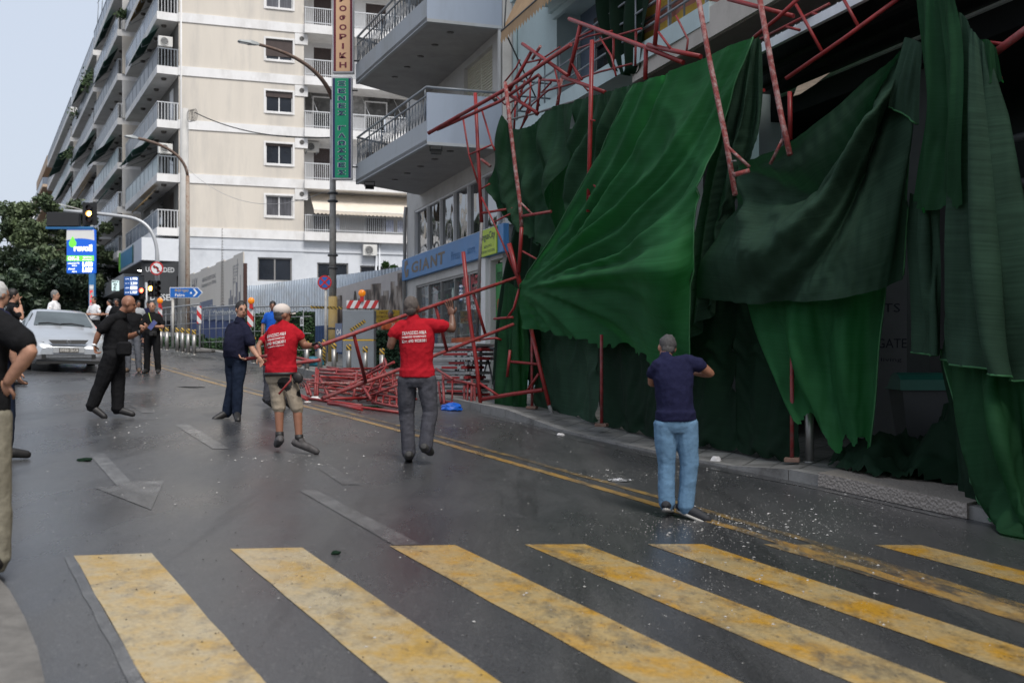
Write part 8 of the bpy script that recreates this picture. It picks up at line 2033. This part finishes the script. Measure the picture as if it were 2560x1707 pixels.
    if extra: extra(T, dict(hd=hd, hu=hu, fh=fh, xh=xh, shirt=sh, hm=hm, sf=sf, sx=sx, spine=spine, sm=sm_, s=s, g=g))
    place(T, Vector((hm.x, hm.y, gz(hm.x, hm.y))))
    return T
def JP(Y, **k): return {n: P(v[0], v[1], Y + (v[2] if len(v) > 2 else 0)) for n, v in k.items()}
def drop(J, h=0.0):
    """let the lower foot rest on the ground"""
    for q in 'AB':
        if (J['to' + q].y - J['an' + q].y) > 0.09: J['to' + q].z = J['an' + q].z - 0.08
    lo = min(J['to' + q].z - 0.035 - gz(J['to' + q].x, J['to' + q].y) for q in 'AB')
    return {n: Vector((v.x, v.y, v.z - lo + h)) for n, v in J.items()}
def stand(px, Y, ang, H_=1.74, arms='down', dx=0.0, lean=0.0, on=0.0):
    """upright pose: px = column of the body, ang = heading in degrees (0 = away, 90 = right, 180 = to the viewer)"""
    x = (px - CX) / FPX * Y; o = gp(x, Y, on); s = H_ / 1.75
    f = Vector((math.sin(R(ang)), math.cos(R(ang)), 0)); r = Vector((f.y, -f.x, 0))
    if r.x < 0 or (abs(r.x) < 1e-3 and r.y < 0): r = -r
    z = Vector((0, 0, 1)); q = lambda a, b, c: o + r * a * s + f * b * s + z * c * s
    J = dict(head=q(0, .03 + lean, 1.63), neck=q(0, lean * .8, 1.47), shA=q(-.19, lean * .7, 1.42), shB=q(.19, lean * .7, 1.42), hiA=q(-.09, 0, .93), hiB=q(.09, 0, .93), knA=q(-.12, .03, .50), knB=q(.12, .04, .50), anA=q(-.13, 0, .09), anB=q(.14, 0, .09), toA=q(-.16, .17, .035), toB=q(.17, .17, .035))
    if arms == 'down': J.update(elA=q(-.26, -.02, 1.13), elB=q(.26, -.02, 1.13), wrA=q(-.27, .06, .88), wrB=q(.27, .06, .88), haA=q(-.27, .09, .74), haB=q(.27, .09, .74))
    if arms == 'front': J.update(elA=q(-.26, .05, 1.13), elB=q(.26, .05, 1.13), wrA=q(-.10, .26, 1.12), wrB=q(.10, .26, 1.14), haA=q(-.02, .33, 1.12), haB=q(.03, .33, 1.13))
    if arms == 'phone': J.update(elA=q(-.26, -.02, 1.13), elB=q(.28, .14, 1.20), wrA=q(-.27, .06, .88), wrB=q(.15, .13, 1.46), haA=q(-.27, .09, .74), haB=q(.10, .10, 1.60))
    return J, f
def prop(fn):
    return fn
M_REDT = fabric('red_tshirt', (0.34, 0.010, 0.018), 0.14); M_NAVYT = fabric('navy_cotton', (0.012, 0.013, 0.028)); M_NAVYP = fabric('navy_polo', (0.014, 0.015, 0.042)); M_BLKT = fabric('black_cotton', (0.010, 0.010, 0.011))
M_JEAN = fabric('light_jeans', (0.115, 0.205, 0.31), 0.14); M_DJEAN = fabric('dark_jeans', (0.012, 0.018, 0.034)); M_GREYJ = fabric('grey_jeans', (0.10, 0.105, 0.12)); M_SLATT = fabric('slate_trousers', (0.055, 0.055, 0.065), 0.25); M_KHAK = fabric('khaki_cotton', (0.30, 0.25, 0.19)); M_KHAG = fabric('khaki_green', (0.19, 0.175, 0.135)); M_WHT_T = fabric('white_cotton', (0.62, 0.62, 0.63)); M_BLUT = fabric('blue_cotton', (0.015, 0.09, 0.42)); M_ORGT = fabric('orange_cotton', (0.55, 0.13, 0.05)); M_GRYT = fabric('grey_cotton', (0.30, 0.31, 0.32))
H_GREY = (mat('grey_hair', (0.16, 0.155, 0.15), 0.8, var=0.3, vscale=30), 'full'); H_WHITE = (mat('white_hair', (0.42, 0.41, 0.40), 0.8, var=0.2, vscale=30), 'full'); H_DARK = (mat('dark_hair', (0.014, 0.011, 0.010), 0.6, var=0.3, vscale=30), 'full'); H_CROP = (mat('cropped_hair', (0.085, 0.07, 0.062), 0.85, var=0.3, vscale=40), 'crop'); H_SALT = (mat('salt_pepper_hair', (0.055, 0.052, 0.052), 0.8, var=0.5, vscale=60), 'crop')
M_PRINT = mat('shirt_print', (0.66, 0.64, 0.62), 0.8, var=0.08)
from mathutils.bvhtree import BVHTree
def back_print(T, k, lines, cx, cz, wrot=0.0):
    """white print pressed onto the back of a shirt"""
    sh = k['shirt']; bv = BVHTree.FromPolygons([v.co[:] for v in sh.data.vertices], [tuple(p.vertices) for p in sh.data.polygons])
    n = -k['sf']; x = k['sx']; z = k['spine']; o = k['sm'] + z * cz + x * cx + n * 0.6; m = MB()
    for t, dz, w, h in lines:
        vs, fs, sz = text_geo(t, 0.012); pts = []
        for v in vs:
            a, b = v[0] * w / sz[0], v[1] * h / sz[1] + dz; p = o + x * a + z * (b + a * wrot)
            hit = bv.ray_cast(p, -n, 1.5); pts.append((hit[0] + n * 0.007) if hit[0] is not None else p - n * 0.45)
        m.add(pts, fs)
    m.build('shirt_print', M_PRINT, T)
LINES = (('ΣΚΑΛΩΣΙΕΣ-ΝΙΚΑ', 0.045, 0.27, 0.036), ('ΕΝΟΙΚΙΑΣΕΙΣ-ΤΟΠΟΘΕΤΗΣΕΙΣ', 0.0, 0.27, 0.022), ('Κιν: 690 9028381', -0.045, 0.27, 0.036))
# ---- the man in red with a raised hand
J = drop(JP(12.07, head=(1030, 772), neck=(1033, 799), shA=(992, 815), shB=(1092, 810), elA=(976, 868, -.02), wrA=(984, 832, .30), haA=(990, 800, .38), elB=(1131, 825, .05), wrB=(1130, 792, .10), haB=(1124, 764, .12), hiA=(1018, 948), hiB=(1066, 948), knA=(1016, 1034, .05), anA=(1022, 1132), toA=(1022, 1156, .17), knB=(1075, 1034, -.02), anB=(1064, 1114, -.12), toB=(1072, 1157, .02)))
person('man in red printed T-shirt and slate trousers raising an open hand', J, (0.25, 1, 0), M_SKIND, H_CROP, M_REDT, M_SLATT, mat('work_boot', (0.04, 0.038, 0.036), 0.6, var=0.4, vscale=20), s=1.05, sleeve=0.42, vox=0.010, curl=(0.8, 0.25), pn=((0, 1, 0), (-0.3, -1, 0)), fit=1.15, extra=lambda T, k: back_print(T, k, LINES, -0.02, -0.14))
# ---- the man in the cap
def cap_extra(T, k):
    back_print(T, k, (('ΚΑΛΩΣΙΕΣ-ΝΙΚΑ', 0.045, 0.22, 0.036), ('ΕΝΟΙΚΙΑΣΕΙΣ-ΤΟΠΟΘΕΤΗΣΕΙΣ', 0.0, 0.20, 0.022), ('690 9028381', -0.045, 0.22, 0.036), ('τοποθετήσεις', -0.085, 0.2, 0.02)), -0.05, -0.12, 0.15)
    m = MB(); c = k['hm'] + k['spine'] * 0.015; rings(m, [(c - k['spine'] * 0.02, k['sx'] * 0.193, k['sf'] * 0.15), (c + k['spine'] * 0.02, k['sx'] * 0.193, k['sf'] * 0.15)], 24); m.build('belt', M_SHOE, T)
    m = MB(); a = P(727, 938, 12.05); m.tube([a, P(727, 950, 12.0), P(697, 985, 11.98)], [0.008, 0.012, 0.012], 7); m.build('hammer', M_TUBE, T)
    m = MB(); ellip(m, P(745, 944, 12.2), (Vector((.05, 0, -.04)), Vector((0, .03, 0)), Vector((.03, 0, .05)))); hand(m, P(740, 936, 12.2), P(755, 958, 12.2), Vector((0, -1, 0)), 1.0, 0.3); m.build('spare_glove', M_SHOE, T)
J = drop(JP(12.3, head=(707, 795), neck=(708, 816), shA=(678, 829), shB=(737, 828), elA=(672, 872, .15), wrA=(700, 895, .3), haA=(716, 893, .35), elB=(762, 873, .05), wrB=(780, 871, -.05), haB=(797, 866, -.08), hiA=(688, 946), hiB=(716, 946), knA=(697, 1008, .04), anA=(699, 1102), toA=(694, 1128, .15), knB=(742, 1008, .02), anB=(748, 1110), toB=(790, 1136, .03)))
person('man in pale cap, red printed T-shirt and khaki shorts gripping the tube', J, (0.75, 0.65, 0), M_SKINT, H_SALT, M_REDT, M_KHAK, mat('grey_trainer', (0.06, 0.055, 0.055), 0.6, var=0.5, vscale=18), s=0.96, sleeve=0.45, shorts=True, vox=0.010, curl=(0.8, 0.9), pn=(None, (0, -.3, -1)), hand_m=(None, M_SHOE), body_face=(0.35, 1, 0), fit=1.2, socks=True, hat=mat('cap_cotton', (0.50, 0.44, 0.40), 0.85, var=0.1), extra=cap_extra)
# ---- bald man in black looking back, phone in hand
J = drop(JP(14.9, head=(322, 765), neck=(303, 789), shA=(276, 800, -.19), shB=(308, 798, .18), elA=(246, 840, -.24), wrA=(236, 868, -.22), haA=(240, 894, -.2), elB=(322, 848, .05), wrB=(350, 836, -.05), haB=(374, 820, -.05), hiA=(281, 892, -.10), hiB=(290, 892, .10), knA=(252, 968, -.08), anA=(230, 1017, -.08), toA=(257, 1044, -.08), knB=(295, 962, .08), anB=(294, 1024, .08), toB=(330, 1040, .08)))
def bald_extra(T, k):
    m = MB(); f_ = Fr(P(304, 868, 14.7), (1, 0.5, 0)); m.bbox(f_, -0.06, 0.13, -0.04, 0.03, -0.12, 0.08, 0.03); m.build('shoulder_bag', M_BLKT, T)
    m = MB(); w = k['g']('wrA'); m.tube([w + Vector((0, 0, .02)), w - Vector((0, 0, .012))], 0.036, 12); m.build('wristband', M_WHITE, T)
    m = MB(); w = k['g']('wrB'); d = (k['g']('haB') - w).normalized(); m.tube([w - d * .03, w + d * .015], 0.036, 12); m.build('watch', M_SHOE, T)
person('bald man in black T-shirt and trousers holding out a phone', J, (1, 0.25, 0), M_SKINT, None, M_BLKT, M_BLKT, s=0.97, sleeve=0.72, vox=0.010, curl=(0.9, 0.7), pn=((1, 0, 0), (0.3, 0, 1)), belly=0.035, fit=1.25, body_face=(1, 0, 0.2), bald=True, legfit=1.2, extra=bald_extra)
ph = thing('phone', 'dark mobile phone in the bald man\'s outstretched hand', 'phone'); pc = P(381, 813, 14.8); f_ = Fr(pc, (0.55, 0.3, 0.8), (0.1, -1, 0.3), (-0.8, 0.1, 0.6)); m = MB(); m.bbox(f_, -0.075, 0.075, -0.005, 0.005, -0.038, 0.038, 0.004); m.build('case', M_SHOE, ph); m = MB(); m.box(f_, -0.068, 0.068, 0.0052, 0.006, -0.033, 0.033); m.build('screen', mat('phone_screen', (0.05, 0.06, 0.16), 0.15, var=0.4, vscale=30), ph); place(ph, pc)
# ---- man in navy polo and glasses
def glasses(T, k):
    m = MB(); s = k['s']
    for e_ in (-1, 1): m.lathe(k['hd'] + k['hu'] * .006 * s + k['fh'] * .098 * s + k['xh'] * e_ * .034 * s, [(0.023, 0), (0.023, 0.002), (0.0215, 0.002), (0.0215, 0)], 14, k['fh'])
    m.build('glasses', M_SHOE, T)
J = drop(JP(15.7, head=(604, 776), neck=(600, 799), shA=(572, 818, .05), shB=(618, 818, -.08), elA=(574, 853, .0), wrA=(596, 882, -.12), haA=(604, 901, -.16), elB=(630, 872, -.12), wrB=(645, 893, -.22), haB=(655, 909, -.25), hiA=(579, 903, .05), hiB=(600, 903, -.05), knA=(581, 962, .03), anA=(567, 1030, .08), toA=(561, 1038, .05), knB=(594, 966, -.06), anB=(592, 1031, -.05), toB=(594, 1047, -.18)))
person('stout man in navy polo shirt and glasses looking back at the camera', J, (0.55, -0.83, 0.02), M_SKIN, H_DARK, M_NAVYT, M_DJEAN, s=0.99, sleeve=0.72, vox=0.010, curl=(0.6, 0.35), pn=((.6, 0, 0.2), (-.4, -1, 0)), belly=0.06, fit=1.3, body_face=(0.75, -0.65, 0), extra=glasses)
# ---- man in light jeans, back to the camera
J = drop(JP(9.49, head=(1667, 882, .10), neck=(1664, 908, .02), shA=(1636, 922), shB=(1728, 908), elA=(1630, 968, .12), wrA=(1662, 962, .36), haA=(1690, 955, .40), elB=(1776, 945, .06), wrB=(1738, 943, .26), haB=(1712, 942, .34), hiA=(1664, 1068), hiB=(1716, 1068), knA=(1666, 1170, .02), anA=(1667, 1265), toA=(1674, 1286, .16), knB=(1723, 1172, .0), anB=(1714, 1274), toB=(1752, 1302, -.04)))
person('man in navy polo and light blue jeans bowed over something in his hands', J, (-0.15, 1, -0.45), M_SKINT, H_SALT, M_NAVYP, M_JEAN, mat('dark_canvas_shoe', (0.02, 0.021, 0.025), 0.7), s=0.94, sleeve=0.45, vox=0.010, curl=(0.8, 0.8), body_face=(0, 1, 0), fit=1.15, sole=M_SOLE, belly=0.02, legfit=1.05)
# ---- near man at the left edge, hand in pocket
J = drop(JP(6.0, head=(-83, 715), neck=(-78, 775), shA=(-158, 815), shB=(12, 822), elA=(-193, 940), wrA=(-178, 1050), haA=(-173, 1110), elB=(76, 905, -.05), wrB=(18, 982, -.02), haB=(-8, 1030, .03), hiA=(-103, 1062), hiB=(-26, 1062), knA=(-108, 1260), anA=(-113, 1420), toA=(-118, 1462, .2), knB=(-14, 1262), anB=(-12, 1418), toB=(-4, 1460, .2)))
person('man in black polo and khaki trousers at the left edge, hand in pocket', J, (-0.2, 1, 0), M_SKIN, H_GREY, M_BLKT, M_KHAG, s=1.0, sleeve=0.72, vox=0.012, belly=0.03, fit=1.2, legfit=1.1)
# ---- grey-haired man in navy just behind him
J, f_ = stand(-8, 10.6, 35, 1.72); person('white-haired man in navy shirt half hidden at the left edge', J, f_, M_SKIN, H_WHITE, M_NAVYP, M_DJEAN, s=0.98, vox=0.014)
# ---- bystanders farther up the street
def by(px, Y, ang, label, skin, hair, shirt, tr, H_=1.74, arms='down', vox=0.018, **k):
    J, f_ = stand(px, Y, ang, H_, arms, on=k.pop('on', 0.0)); return person(label, J, f_, skin, hair, shirt, tr, s=H_ / 1.75, vox=vox, **k)
by(30, 19.5, 60, 'man in black holding something to his ear by the police car', M_SKIN, H_DARK, M_BLKT, M_BLKT, 1.72, 'phone')
by(136, 27.5, 95, 'grey-haired man in white T-shirt standing behind the silver car', M_SKIN, H_GREY, M_WHT_T, M_DJEAN, 1.80)
by(236, 37, 200, 'bearded young man in white T-shirt beside the totem post', M_SKIN, H_DARK, M_WHT_T, M_BLKT, 1.74, 'front', 0.02)
by(274, 44, 230, 'dark-haired man in white shirt behind the bald man\'s shoulder', M_SKIN, H_DARK, M_WHT_T, M_DJEAN, 1.68, 'front', 0.022)
by(292, 38, 180, 'dark-haired man peering out just left of the bald head', M_SKINT, H_DARK, M_BLKT, M_DJEAN, 1.72, vox=0.022)
by(346, 40, 150, 'man in grey T-shirt standing behind the man with grey jeans', M_SKINT, H_DARK, M_GRYT, M_DJEAN, 1.70, vox=0.022)
by(371, 46, 180, 'distant man in dark shirt between the signal posts', M_SKINT, H_DARK, M_NAVYP, M_DJEAN, 1.7, vox=0.022)
by(333, 25.1, 170, 'man in black jacket and grey jeans mostly hidden by the bald man', M_SKIN, H_DARK, M_BLKT, M_GREYJ, 1.62, vox=0.016, longs=True, shoes=mat('brown_boot', (0.09, 0.06, 0.04), 0.7))
def lanyard(T, k):
    m = MB(); s_ = k['sm']; m.tube([s_ + k['spine'] * .05 - k['sx'] * .06 + k['sf'] * .10, s_ - k['spine'] * .12 + k['sf'] * .16, s_ - k['spine'] * .22 + k['sx'] * .03 + k['sf'] * .16], 0.008, 6); m.build('lanyard', mat('lime_strap', (0.35, 0.45, 0.05), 0.6), T)
    m = MB(); f2 = Fr(k['hm'] + k['sf'] * .19 + k['spine'] * .03, k['sx']); m.bbox(f2, -.02, .14, -.06, .06, -.05, .06, .015); q = f2.pt(.06, .06, 0); m.tube([q, q + f2.v * .09], .045, 12); m.build('hanging_camera', M_SHOE, T)
by(381, 25.1, 175, 'photographer in black with lime lanyard looking down at his hands', M_SKIN, H_SALT, M_BLKT, M_BLKT, 1.66, 'front', 0.016, extra=lanyard)
by(682, 28.0, 170, 'man in bright blue T-shirt behind the man in the cap', M_SKINT, H_DARK, M_BLUT, M_DJEAN, 1.72, vox=0.018, on=.14)
by(977, 32.0, 190, 'grey-haired man in orange T-shirt in front of the yellow works sign', M_SKINT, H_GREY, M_ORGT, fabric('blue_jeans', (0.05, 0.09, 0.15)), 1.70, 'front', 0.018, on=.14)
J = drop(JP(18.0, head=(703, 812), neck=(694, 828), shA=(664, 832), shB=(712, 838), elA=(645, 860, -.1), wrA=(651, 886, -.3), haA=(660, 898, -.35), elB=(722, 880, -.1), wrB=(738, 900, -.3), haB=(752, 910, -.35), hiA=(672, 912), hiB=(696, 912), knA=(672, 958), anA=(667, 992), toA=(680, 1008, .05), knB=(700, 955), anB=(708, 990), toB=(718, 1004, .05)))
person('third man in red T-shirt stooping behind the man in the cap', J, (0.6, 0.6, -0.3), M_SKINT, H_DARK, M_REDT, M_SLATT, s=0.95, sleeve=0.5, vox=0.014, curl=(0.9, 0.9), body_face=(0.5, 0.8, 0))

# ================================================================ CARS
M_TYRE = mat('tyre', (0.012, 0.012, 0.012), 0.85, var=0.2); M_RIM = mat('wheel_rim', (0.30, 0.31, 0.32), 0.35, metal=0.7, var=0.1)
M_CGL = mat('car_glass', (0.07, 0.085, 0.09), 0.05, var=0.3, vscale=1.6, spec=0.45); M_LAMP = mat('headlamp', (0.20, 0.21, 0.22), 0.12, var=0.3, vscale=14, spec=0.9)
def car(label, paint, loc, head, stripe=None, plate=None, lights=None):
    T = thing('parked_car', label, 'car'); d = Vector((head[0], head[1], 0)).normalized(); f = Fr(Vector((0, 0, 0)), -d, Vector((d.y, -d.x, 0)))
    tilt = gz(d.x, d.y); base = Vector(loc); side = gz(f.v.x, f.v.y)
    def q(x, y, z): p = f.pt(x, y, z) + base; return Vector((p.x, p.y, gz(p.x, p.y) + z * 0.93))
    st = [(0.0, .60, .30, .46, .52, .58), (0.07, .76, .22, .55, .66, .69), (0.3, .835, .20, .66, .74, .79), (0.75, .855, .20, .80, .73, .91), (1.12, .86, .20, .90, .70, .985), (1.2, .86, .20, .905, .685, 1.03), (1.95, .86, .20, .93, .555, 1.395), (2.3, .86, .20, .94, .57, 1.43), (2.8, .86, .20, .95, .57, 1.42), (3.35, .855, .20, .95, .55, 1.36), (3.9, .84, .22, .96, .62, 1.05), (4.1, .78, .30, .85, .66, .90)]
    vs = []; n = 11
    for x, w, zb_, zs, wr, zr in st:
        half = [(0, zb_), (w * .85, zb_), (w * .97, zb_ + .10), (w, zb_ + (zs - zb_) * .55), (w * .985, zs - .04), (w * .95, zs), (wr + (w * .95 - wr) * .4, zs + (zr - zs) * .62), (wr, zr - .04 * (zr - zs) - .01), (wr * .8, zr), (wr * .4, zr + .012), (0, zr + .015)]
        vs += [q(x, y, z) for y, z in half] + [q(x, -y, z) for y, z in half]
    fs = []
    for i in range(len(st) - 1):
        for k in range(n - 1):
            a = i * 2 * n + k; b = a + 2 * n; fs += [(a, a + 1, b + 1, b), (a + n, b + n, b + n + 1, a + n + 1)]
    m = MB(); m.add(vs, fs, True)
    for i in (0, len(st) - 1): o = i * 2 * n; m.add([vs[o + k] for k in range(2 * n)], [(k, k + n, k + n + 1, k + 1) if i == 0 else (k, k + 1, k + n + 1, k + n) for k in range(n - 1)])
    body = m.build('body', paint, T)
    def S_(x, fy): # point on windscreen/roof line
        xs = [s[0] for s in st]; w_ = np.interp(x, xs, [s[4] for s in st]); z_ = np.interp(x, xs, [s[5] for s in st]); return q(x, w_ * fy, z_ + .022 - .012 * abs(fy))
    nn_ = 8; g = [S_(1.24 + .66 * j / nn_, -.93 + 1.86 * i / nn_) for j in range(nn_ + 1) for i in range(nn_ + 1)]
    m = MB(); m.add(g, [(j * 9 + i, (j + 1) * 9 + i, (j + 1) * 9 + i + 1, j * 9 + i + 1) for j in range(nn_) for i in range(nn_)], True); m.build('windscreen', M_CGL, T)
    for s_ in (-1, 1):
        for x0, x1, x2, x3 in ((1.45, 2.0, 2.45, 2.45), (2.55, 2.55, 3.2, 3.5)):
            xs = [s[0] for s in st]
            def side_(x, t): w_ = np.interp(x, xs, [s[1] for s in st]) * .95; zs = np.interp(x, xs, [s[3] for s in st]); wr = np.interp(x, xs, [s[4] for s in st]); zr = np.interp(x, xs, [s[5] for s in st]); return q(x, s_ * (w_ + (wr - w_) * t + .018), zs + (zr - zs) * t)
            m = MB(); m.add([side_(x0, .06), side_(x3, .06), side_((x3 + x2) / 2, .5), side_(x2, .88), side_(x1, .88), side_((x0 + x1) / 2, .5)], [(0, 1, 2, 5), (5, 2, 3, 4)]); m.build('side_window', M_CGL, T)
        m = MB(); c = q(1.42, s_ * 1.0, 1.0); ellip(m, c, (f.u * .06, f.v * .12, Vector((0, 0, .085)))); m.build('mirror', paint, T)
        hl = [(.13, .42, .60), (.10, .50, .69), (.26, .77, .71), (.30, .80, .60), (.16, .74, .565)]
        m = MB(); c = [q(x - .045, s_ * y, z + .01) for x, y, z in hl]; m.add(c + [q(x + .1, s_ * y, z) for x, y, z in hl], [tuple(range(5)) if s_ < 0 else tuple(range(5))[::-1]] + [(k, (k + 1) % 5, (k + 1) % 5 + 5, k + 5) for k in range(5)]); m.build('headlight', M_LAMP, T)
        m = MB(); m.box(Fr(q(-.01, s_ * .56, .345), f.v, -f.u), -.10, .10, -.08, .02, -.045, .045); m.build('fog_light', mat('fog_lamp', (0.10, 0.10, 0.105), 0.2, var=.3, vscale=20), T)
        for x in (.78, 3.35):
            c = q(x, s_ * .80, .30); m = MB(); m.lathe(c - f.v * s_ * .09, [(.20, 0), (.30, .01), (.31, .05), (.31, .15), (.29, .185), (.20, .19)], 24, f.v * s_); w = m.build('wheel', M_TYRE, T)
            m = MB(); m.lathe(c - f.v * s_ * .09, [(.20, .185), (.19, .15), (.06, .16), (.01, .165)], 20, f.v * s_); m.build('rim', M_RIM, w)
    F2 = Fr(q(0, 0, 0), f.v, -f.u); up_ = F2.w
    m = MB(); gp_ = [(-.36, .655), (.36, .655), (.40, .72), (-.40, .72)]
    m.add([F2.pt(a, -.02 if z > .7 else .03, z) for a, z in ((-.33, .625), (.33, .625), (.41, .715), (-.41, .715))], [(0, 1, 2, 3)]); gr = m.build('grille', M_BLACK, T)
    m = MB(); m.lathe(F2.pt(0, .022, .672), [(.045, 0), (.045, .01), (.036, .01), (.036, 0)], 16, F2.v); m.box(F2, -.05, .05, .02, .026, .667, .677); m.build('badge', M_RIM, gr)
    m = MB(); m.box(F2, -.55, .55, -.2, .035, .30, .40); m.build('lower_grille', M_BLACK, T)
    for z in (.335, .372): m = MB(); m.box(F2, -.46, .46, .03, .05, z - .006, z + .006); m.build('grille_bar', paint, T)
    m = MB(); m.box(F2, -.66, .66, -.3, .03, .20, .255); m.build('front_lip', M_BLACK, T)
    if plate:
        m = MB(); m.bbox(F2, -.32, .32, .02, .045, .43, .55, .004); m.build('plate_panel', mat('plate_panel', (0.30, 0.31, 0.32), 0.5), T)
        m = MB(); m.bbox(F2, -.20, .20, .046, .06, .437, .54, .004); pl = m.build('number_plate', mat('plate_dark', (0.09, 0.085, 0.08), 0.5), T)
        m = MB(); letters(m, F2, plate, 0, .488, w=.36, h=.07, b=.066, bold=.01); m.build('lettering', mat('plate_letters', (0.5, 0.48, 0.44), 0.5), pl)
    for a in (-.45, .05):
        m = MB(); m.tube([S_(1.22, a / .7) + Vector((0, 0, .03)), S_(1.30, (a + .28) / .7) + Vector((0, 0, .025)), S_(1.27, (a + .5) / .7) + Vector((0, 0, .02))], .014, 5); m.build('wiper', M_BLACK, T)
    for a in (-.34, .34): m = MB(); ellip(m, q(2.2, a, 1.10), (f.u * .06, f.v * .15, Vector((0, 0, .12)))); m.build('headrest', M_SHOE, T)
    if stripe:
        for s_ in (-1, 1): m = MB(); m.add([q(.6, s_ * .866, .70), q(3.6, s_ * .872, .72), q(3.6, s_ * .868, .84), q(.6, s_ * .86, .80)], [(0, 1, 2, 3)]); m.build('blue_stripe', stripe, T)
    place(T, q(2.05, 0, 0)); return T
M_SILV = mat('silver_paint', (0.46, 0.48, 0.50), 0.28, metal=0.55, var=0.05, vscale=1.5, coat=0.6, dirt=(0.34, 0.34, 0.33), dirt_amt=0.4)
c_ = P(172, 900, 23.6); car('silver hatchback facing the camera on the left lane', M_SILV, (c_.x, c_.y, 0), (0.46, -0.89), plate='KNE·8890')
c_ = P(108, 900, 28.5); car('white police car with blue stripe behind the silver car', mat('white_paint', (0.66, 0.68, 0.70), 0.3, var=0.03, coat=0.6), (c_.x, c_.y, 0), (0.93, -0.36), stripe=mat('police_blue', (0.02, 0.08, 0.42), 0.4))

# ================================================================ TREES
def leaf_mat(name, c1, c2):
    m = new_mat(name); nt = m.node_tree; N, L = nt.nodes, nt.links; b = N['Principled BSDF']; b.inputs['Roughness'].default_value = 0.6
    tc = N.new('ShaderNodeTexCoord'); nz = N.new('ShaderNodeTexNoise'); nz.inputs['Scale'].default_value = 0.9; nz.inputs['Detail'].default_value = 5
    rp = N.new('ShaderNodeValToRGB'); rp.color_ramp.elements[0].position = .38; rp.color_ramp.elements[1].position = .64; rp.color_ramp.elements[0].color = tuple(c1) + (1,); rp.color_ramp.elements[1].color = tuple(c2) + (1,)
    L.new(tc.outputs['Object'], nz.inputs['Vector']); L.new(nz.outputs['Fac'], rp.inputs[0]); L.new(rp.outputs[0], b.inputs['Base Color']); return m
M_BARK = mat('bark', (0.09, 0.07, 0.055), 0.9, var=0.3, vscale=6, bump=0.6, bscale=18)
def tree(label, base, top, rx, lm, nl, seed, leaf=0.16, low=0.25, ncl=38, name='street_tree'):
    rg = np.random.default_rng(seed); T = thing(name, label, 'tree'); base = Vector(base); H_ = top - base.z
    tip = base + Vector((rg.normal(0, .3), rg.normal(0, .3), H_ * .55)); m = MB(); m.tube([base, base.lerp(tip, .5) + Vector((.1, 0, 0)), tip], [.17, .13, .09], 10)
    cen = base + Vector((0, 0, H_ * (low + (1 - low) / 2))); rz = H_ * (1 - low) / 2; cl = []
    for _ in range(ncl):
        d = rg.normal(size=3); d /= np.linalg.norm(d); r_ = rg.random() ** .4
        c = cen + Vector((d[0] * rx * r_, d[1] * rx * r_, d[2] * rz * r_)); cl.append((c, rg.uniform(.28, .55) * rx * .5))
    for c, r_ in cl[::3]: m.tube([base.lerp(tip, rg.uniform(.5, 1)), tip.lerp(c, .5) + Vector((0, 0, -.15)), c], [.055, .035, .012], 6)
    m.build('trunk', M_BARK, T)
    per = nl // ncl; V = []; 
    for c, r_ in cl:
        d = rg.normal(size=(per, 3)); d /= np.linalg.norm(d, axis=1)[:, None]; p = np.array(c) + d * (rg.random((per, 1)) ** .45) * r_ * np.array([1.15, 1.15, .85]) 
        u = rg.normal(size=(per, 3)); u /= np.linalg.norm(u, axis=1)[:, None]; w = rg.normal(size=(per, 3)); w[:, 2] += .6; v = np.cross(u, w); v /= np.linalg.norm(v, axis=1)[:, None] + 1e-9
        s_ = leaf * rg.uniform(.6, 1.3, (per, 1)); V.append(np.stack([p - u * s_, p + v * s_ * .45, p + u * s_, p - v * s_ * .45], 1))
    V = np.concatenate(V).reshape(-1, 3); me = bpy.data.meshes.new('crown'); me.from_pydata([tuple(x) for x in V], [], [(4 * i, 4 * i + 1, 4 * i + 2, 4 * i + 3) for i in range(len(V) // 4)]); me.materials.append(lm)
    o = bpy.data.objects.new('crown', me); COL.objects.link(o); o.parent = T; place(T, base)
LA = leaf_mat('leaves_mid', (0.040, 0.064, 0.028), (0.125, 0.165, 0.075)); LB = leaf_mat('leaves_dark', (0.012, 0.026, 0.013), (0.036, 0.062, 0.028)); LC = leaf_mat('leaves_fresh', (0.06, 0.13, 0.03), (0.12, 0.22, 0.05))
def tp(px, Y): x = (px - CX) / FPX * Y; return gp(x, Y)
tree('broad street tree at the left with grey-green leaves', tp(85, 66), CAMZ + (YH - 478) / FPX * 66, 3.0, LA, 15000, 3, low=.10)
tree('street tree reaching over the totem at the left', tp(180, 72), CAMZ + (YH - 500) / FPX * 72, 2.6, LA, 12000, 4, low=.12)
tree('dark street tree low behind the totem', tp(235, 78), CAMZ + (YH - 590) / FPX * 78, 3.0, LB, 12000, 5, low=.0)
tree('dark street tree behind the silver car', tp(120, 60), CAMZ + (YH - 640) / FPX * 60, 2.8, LB, 12000, 6, low=.0)
tree('dark street tree at the left edge beyond the police car', tp(40, 74), CAMZ + (YH - 600) / FPX * 74, 2.2, LB, 9000, 7, low=.0)
tree('fresh green sapling above the corrugated fence', tp(985, 44), CAMZ + (YH - 643) / FPX * 44, 0.9, LC, 1400, 8, leaf=.10, low=.5, ncl=14, name='sapling')
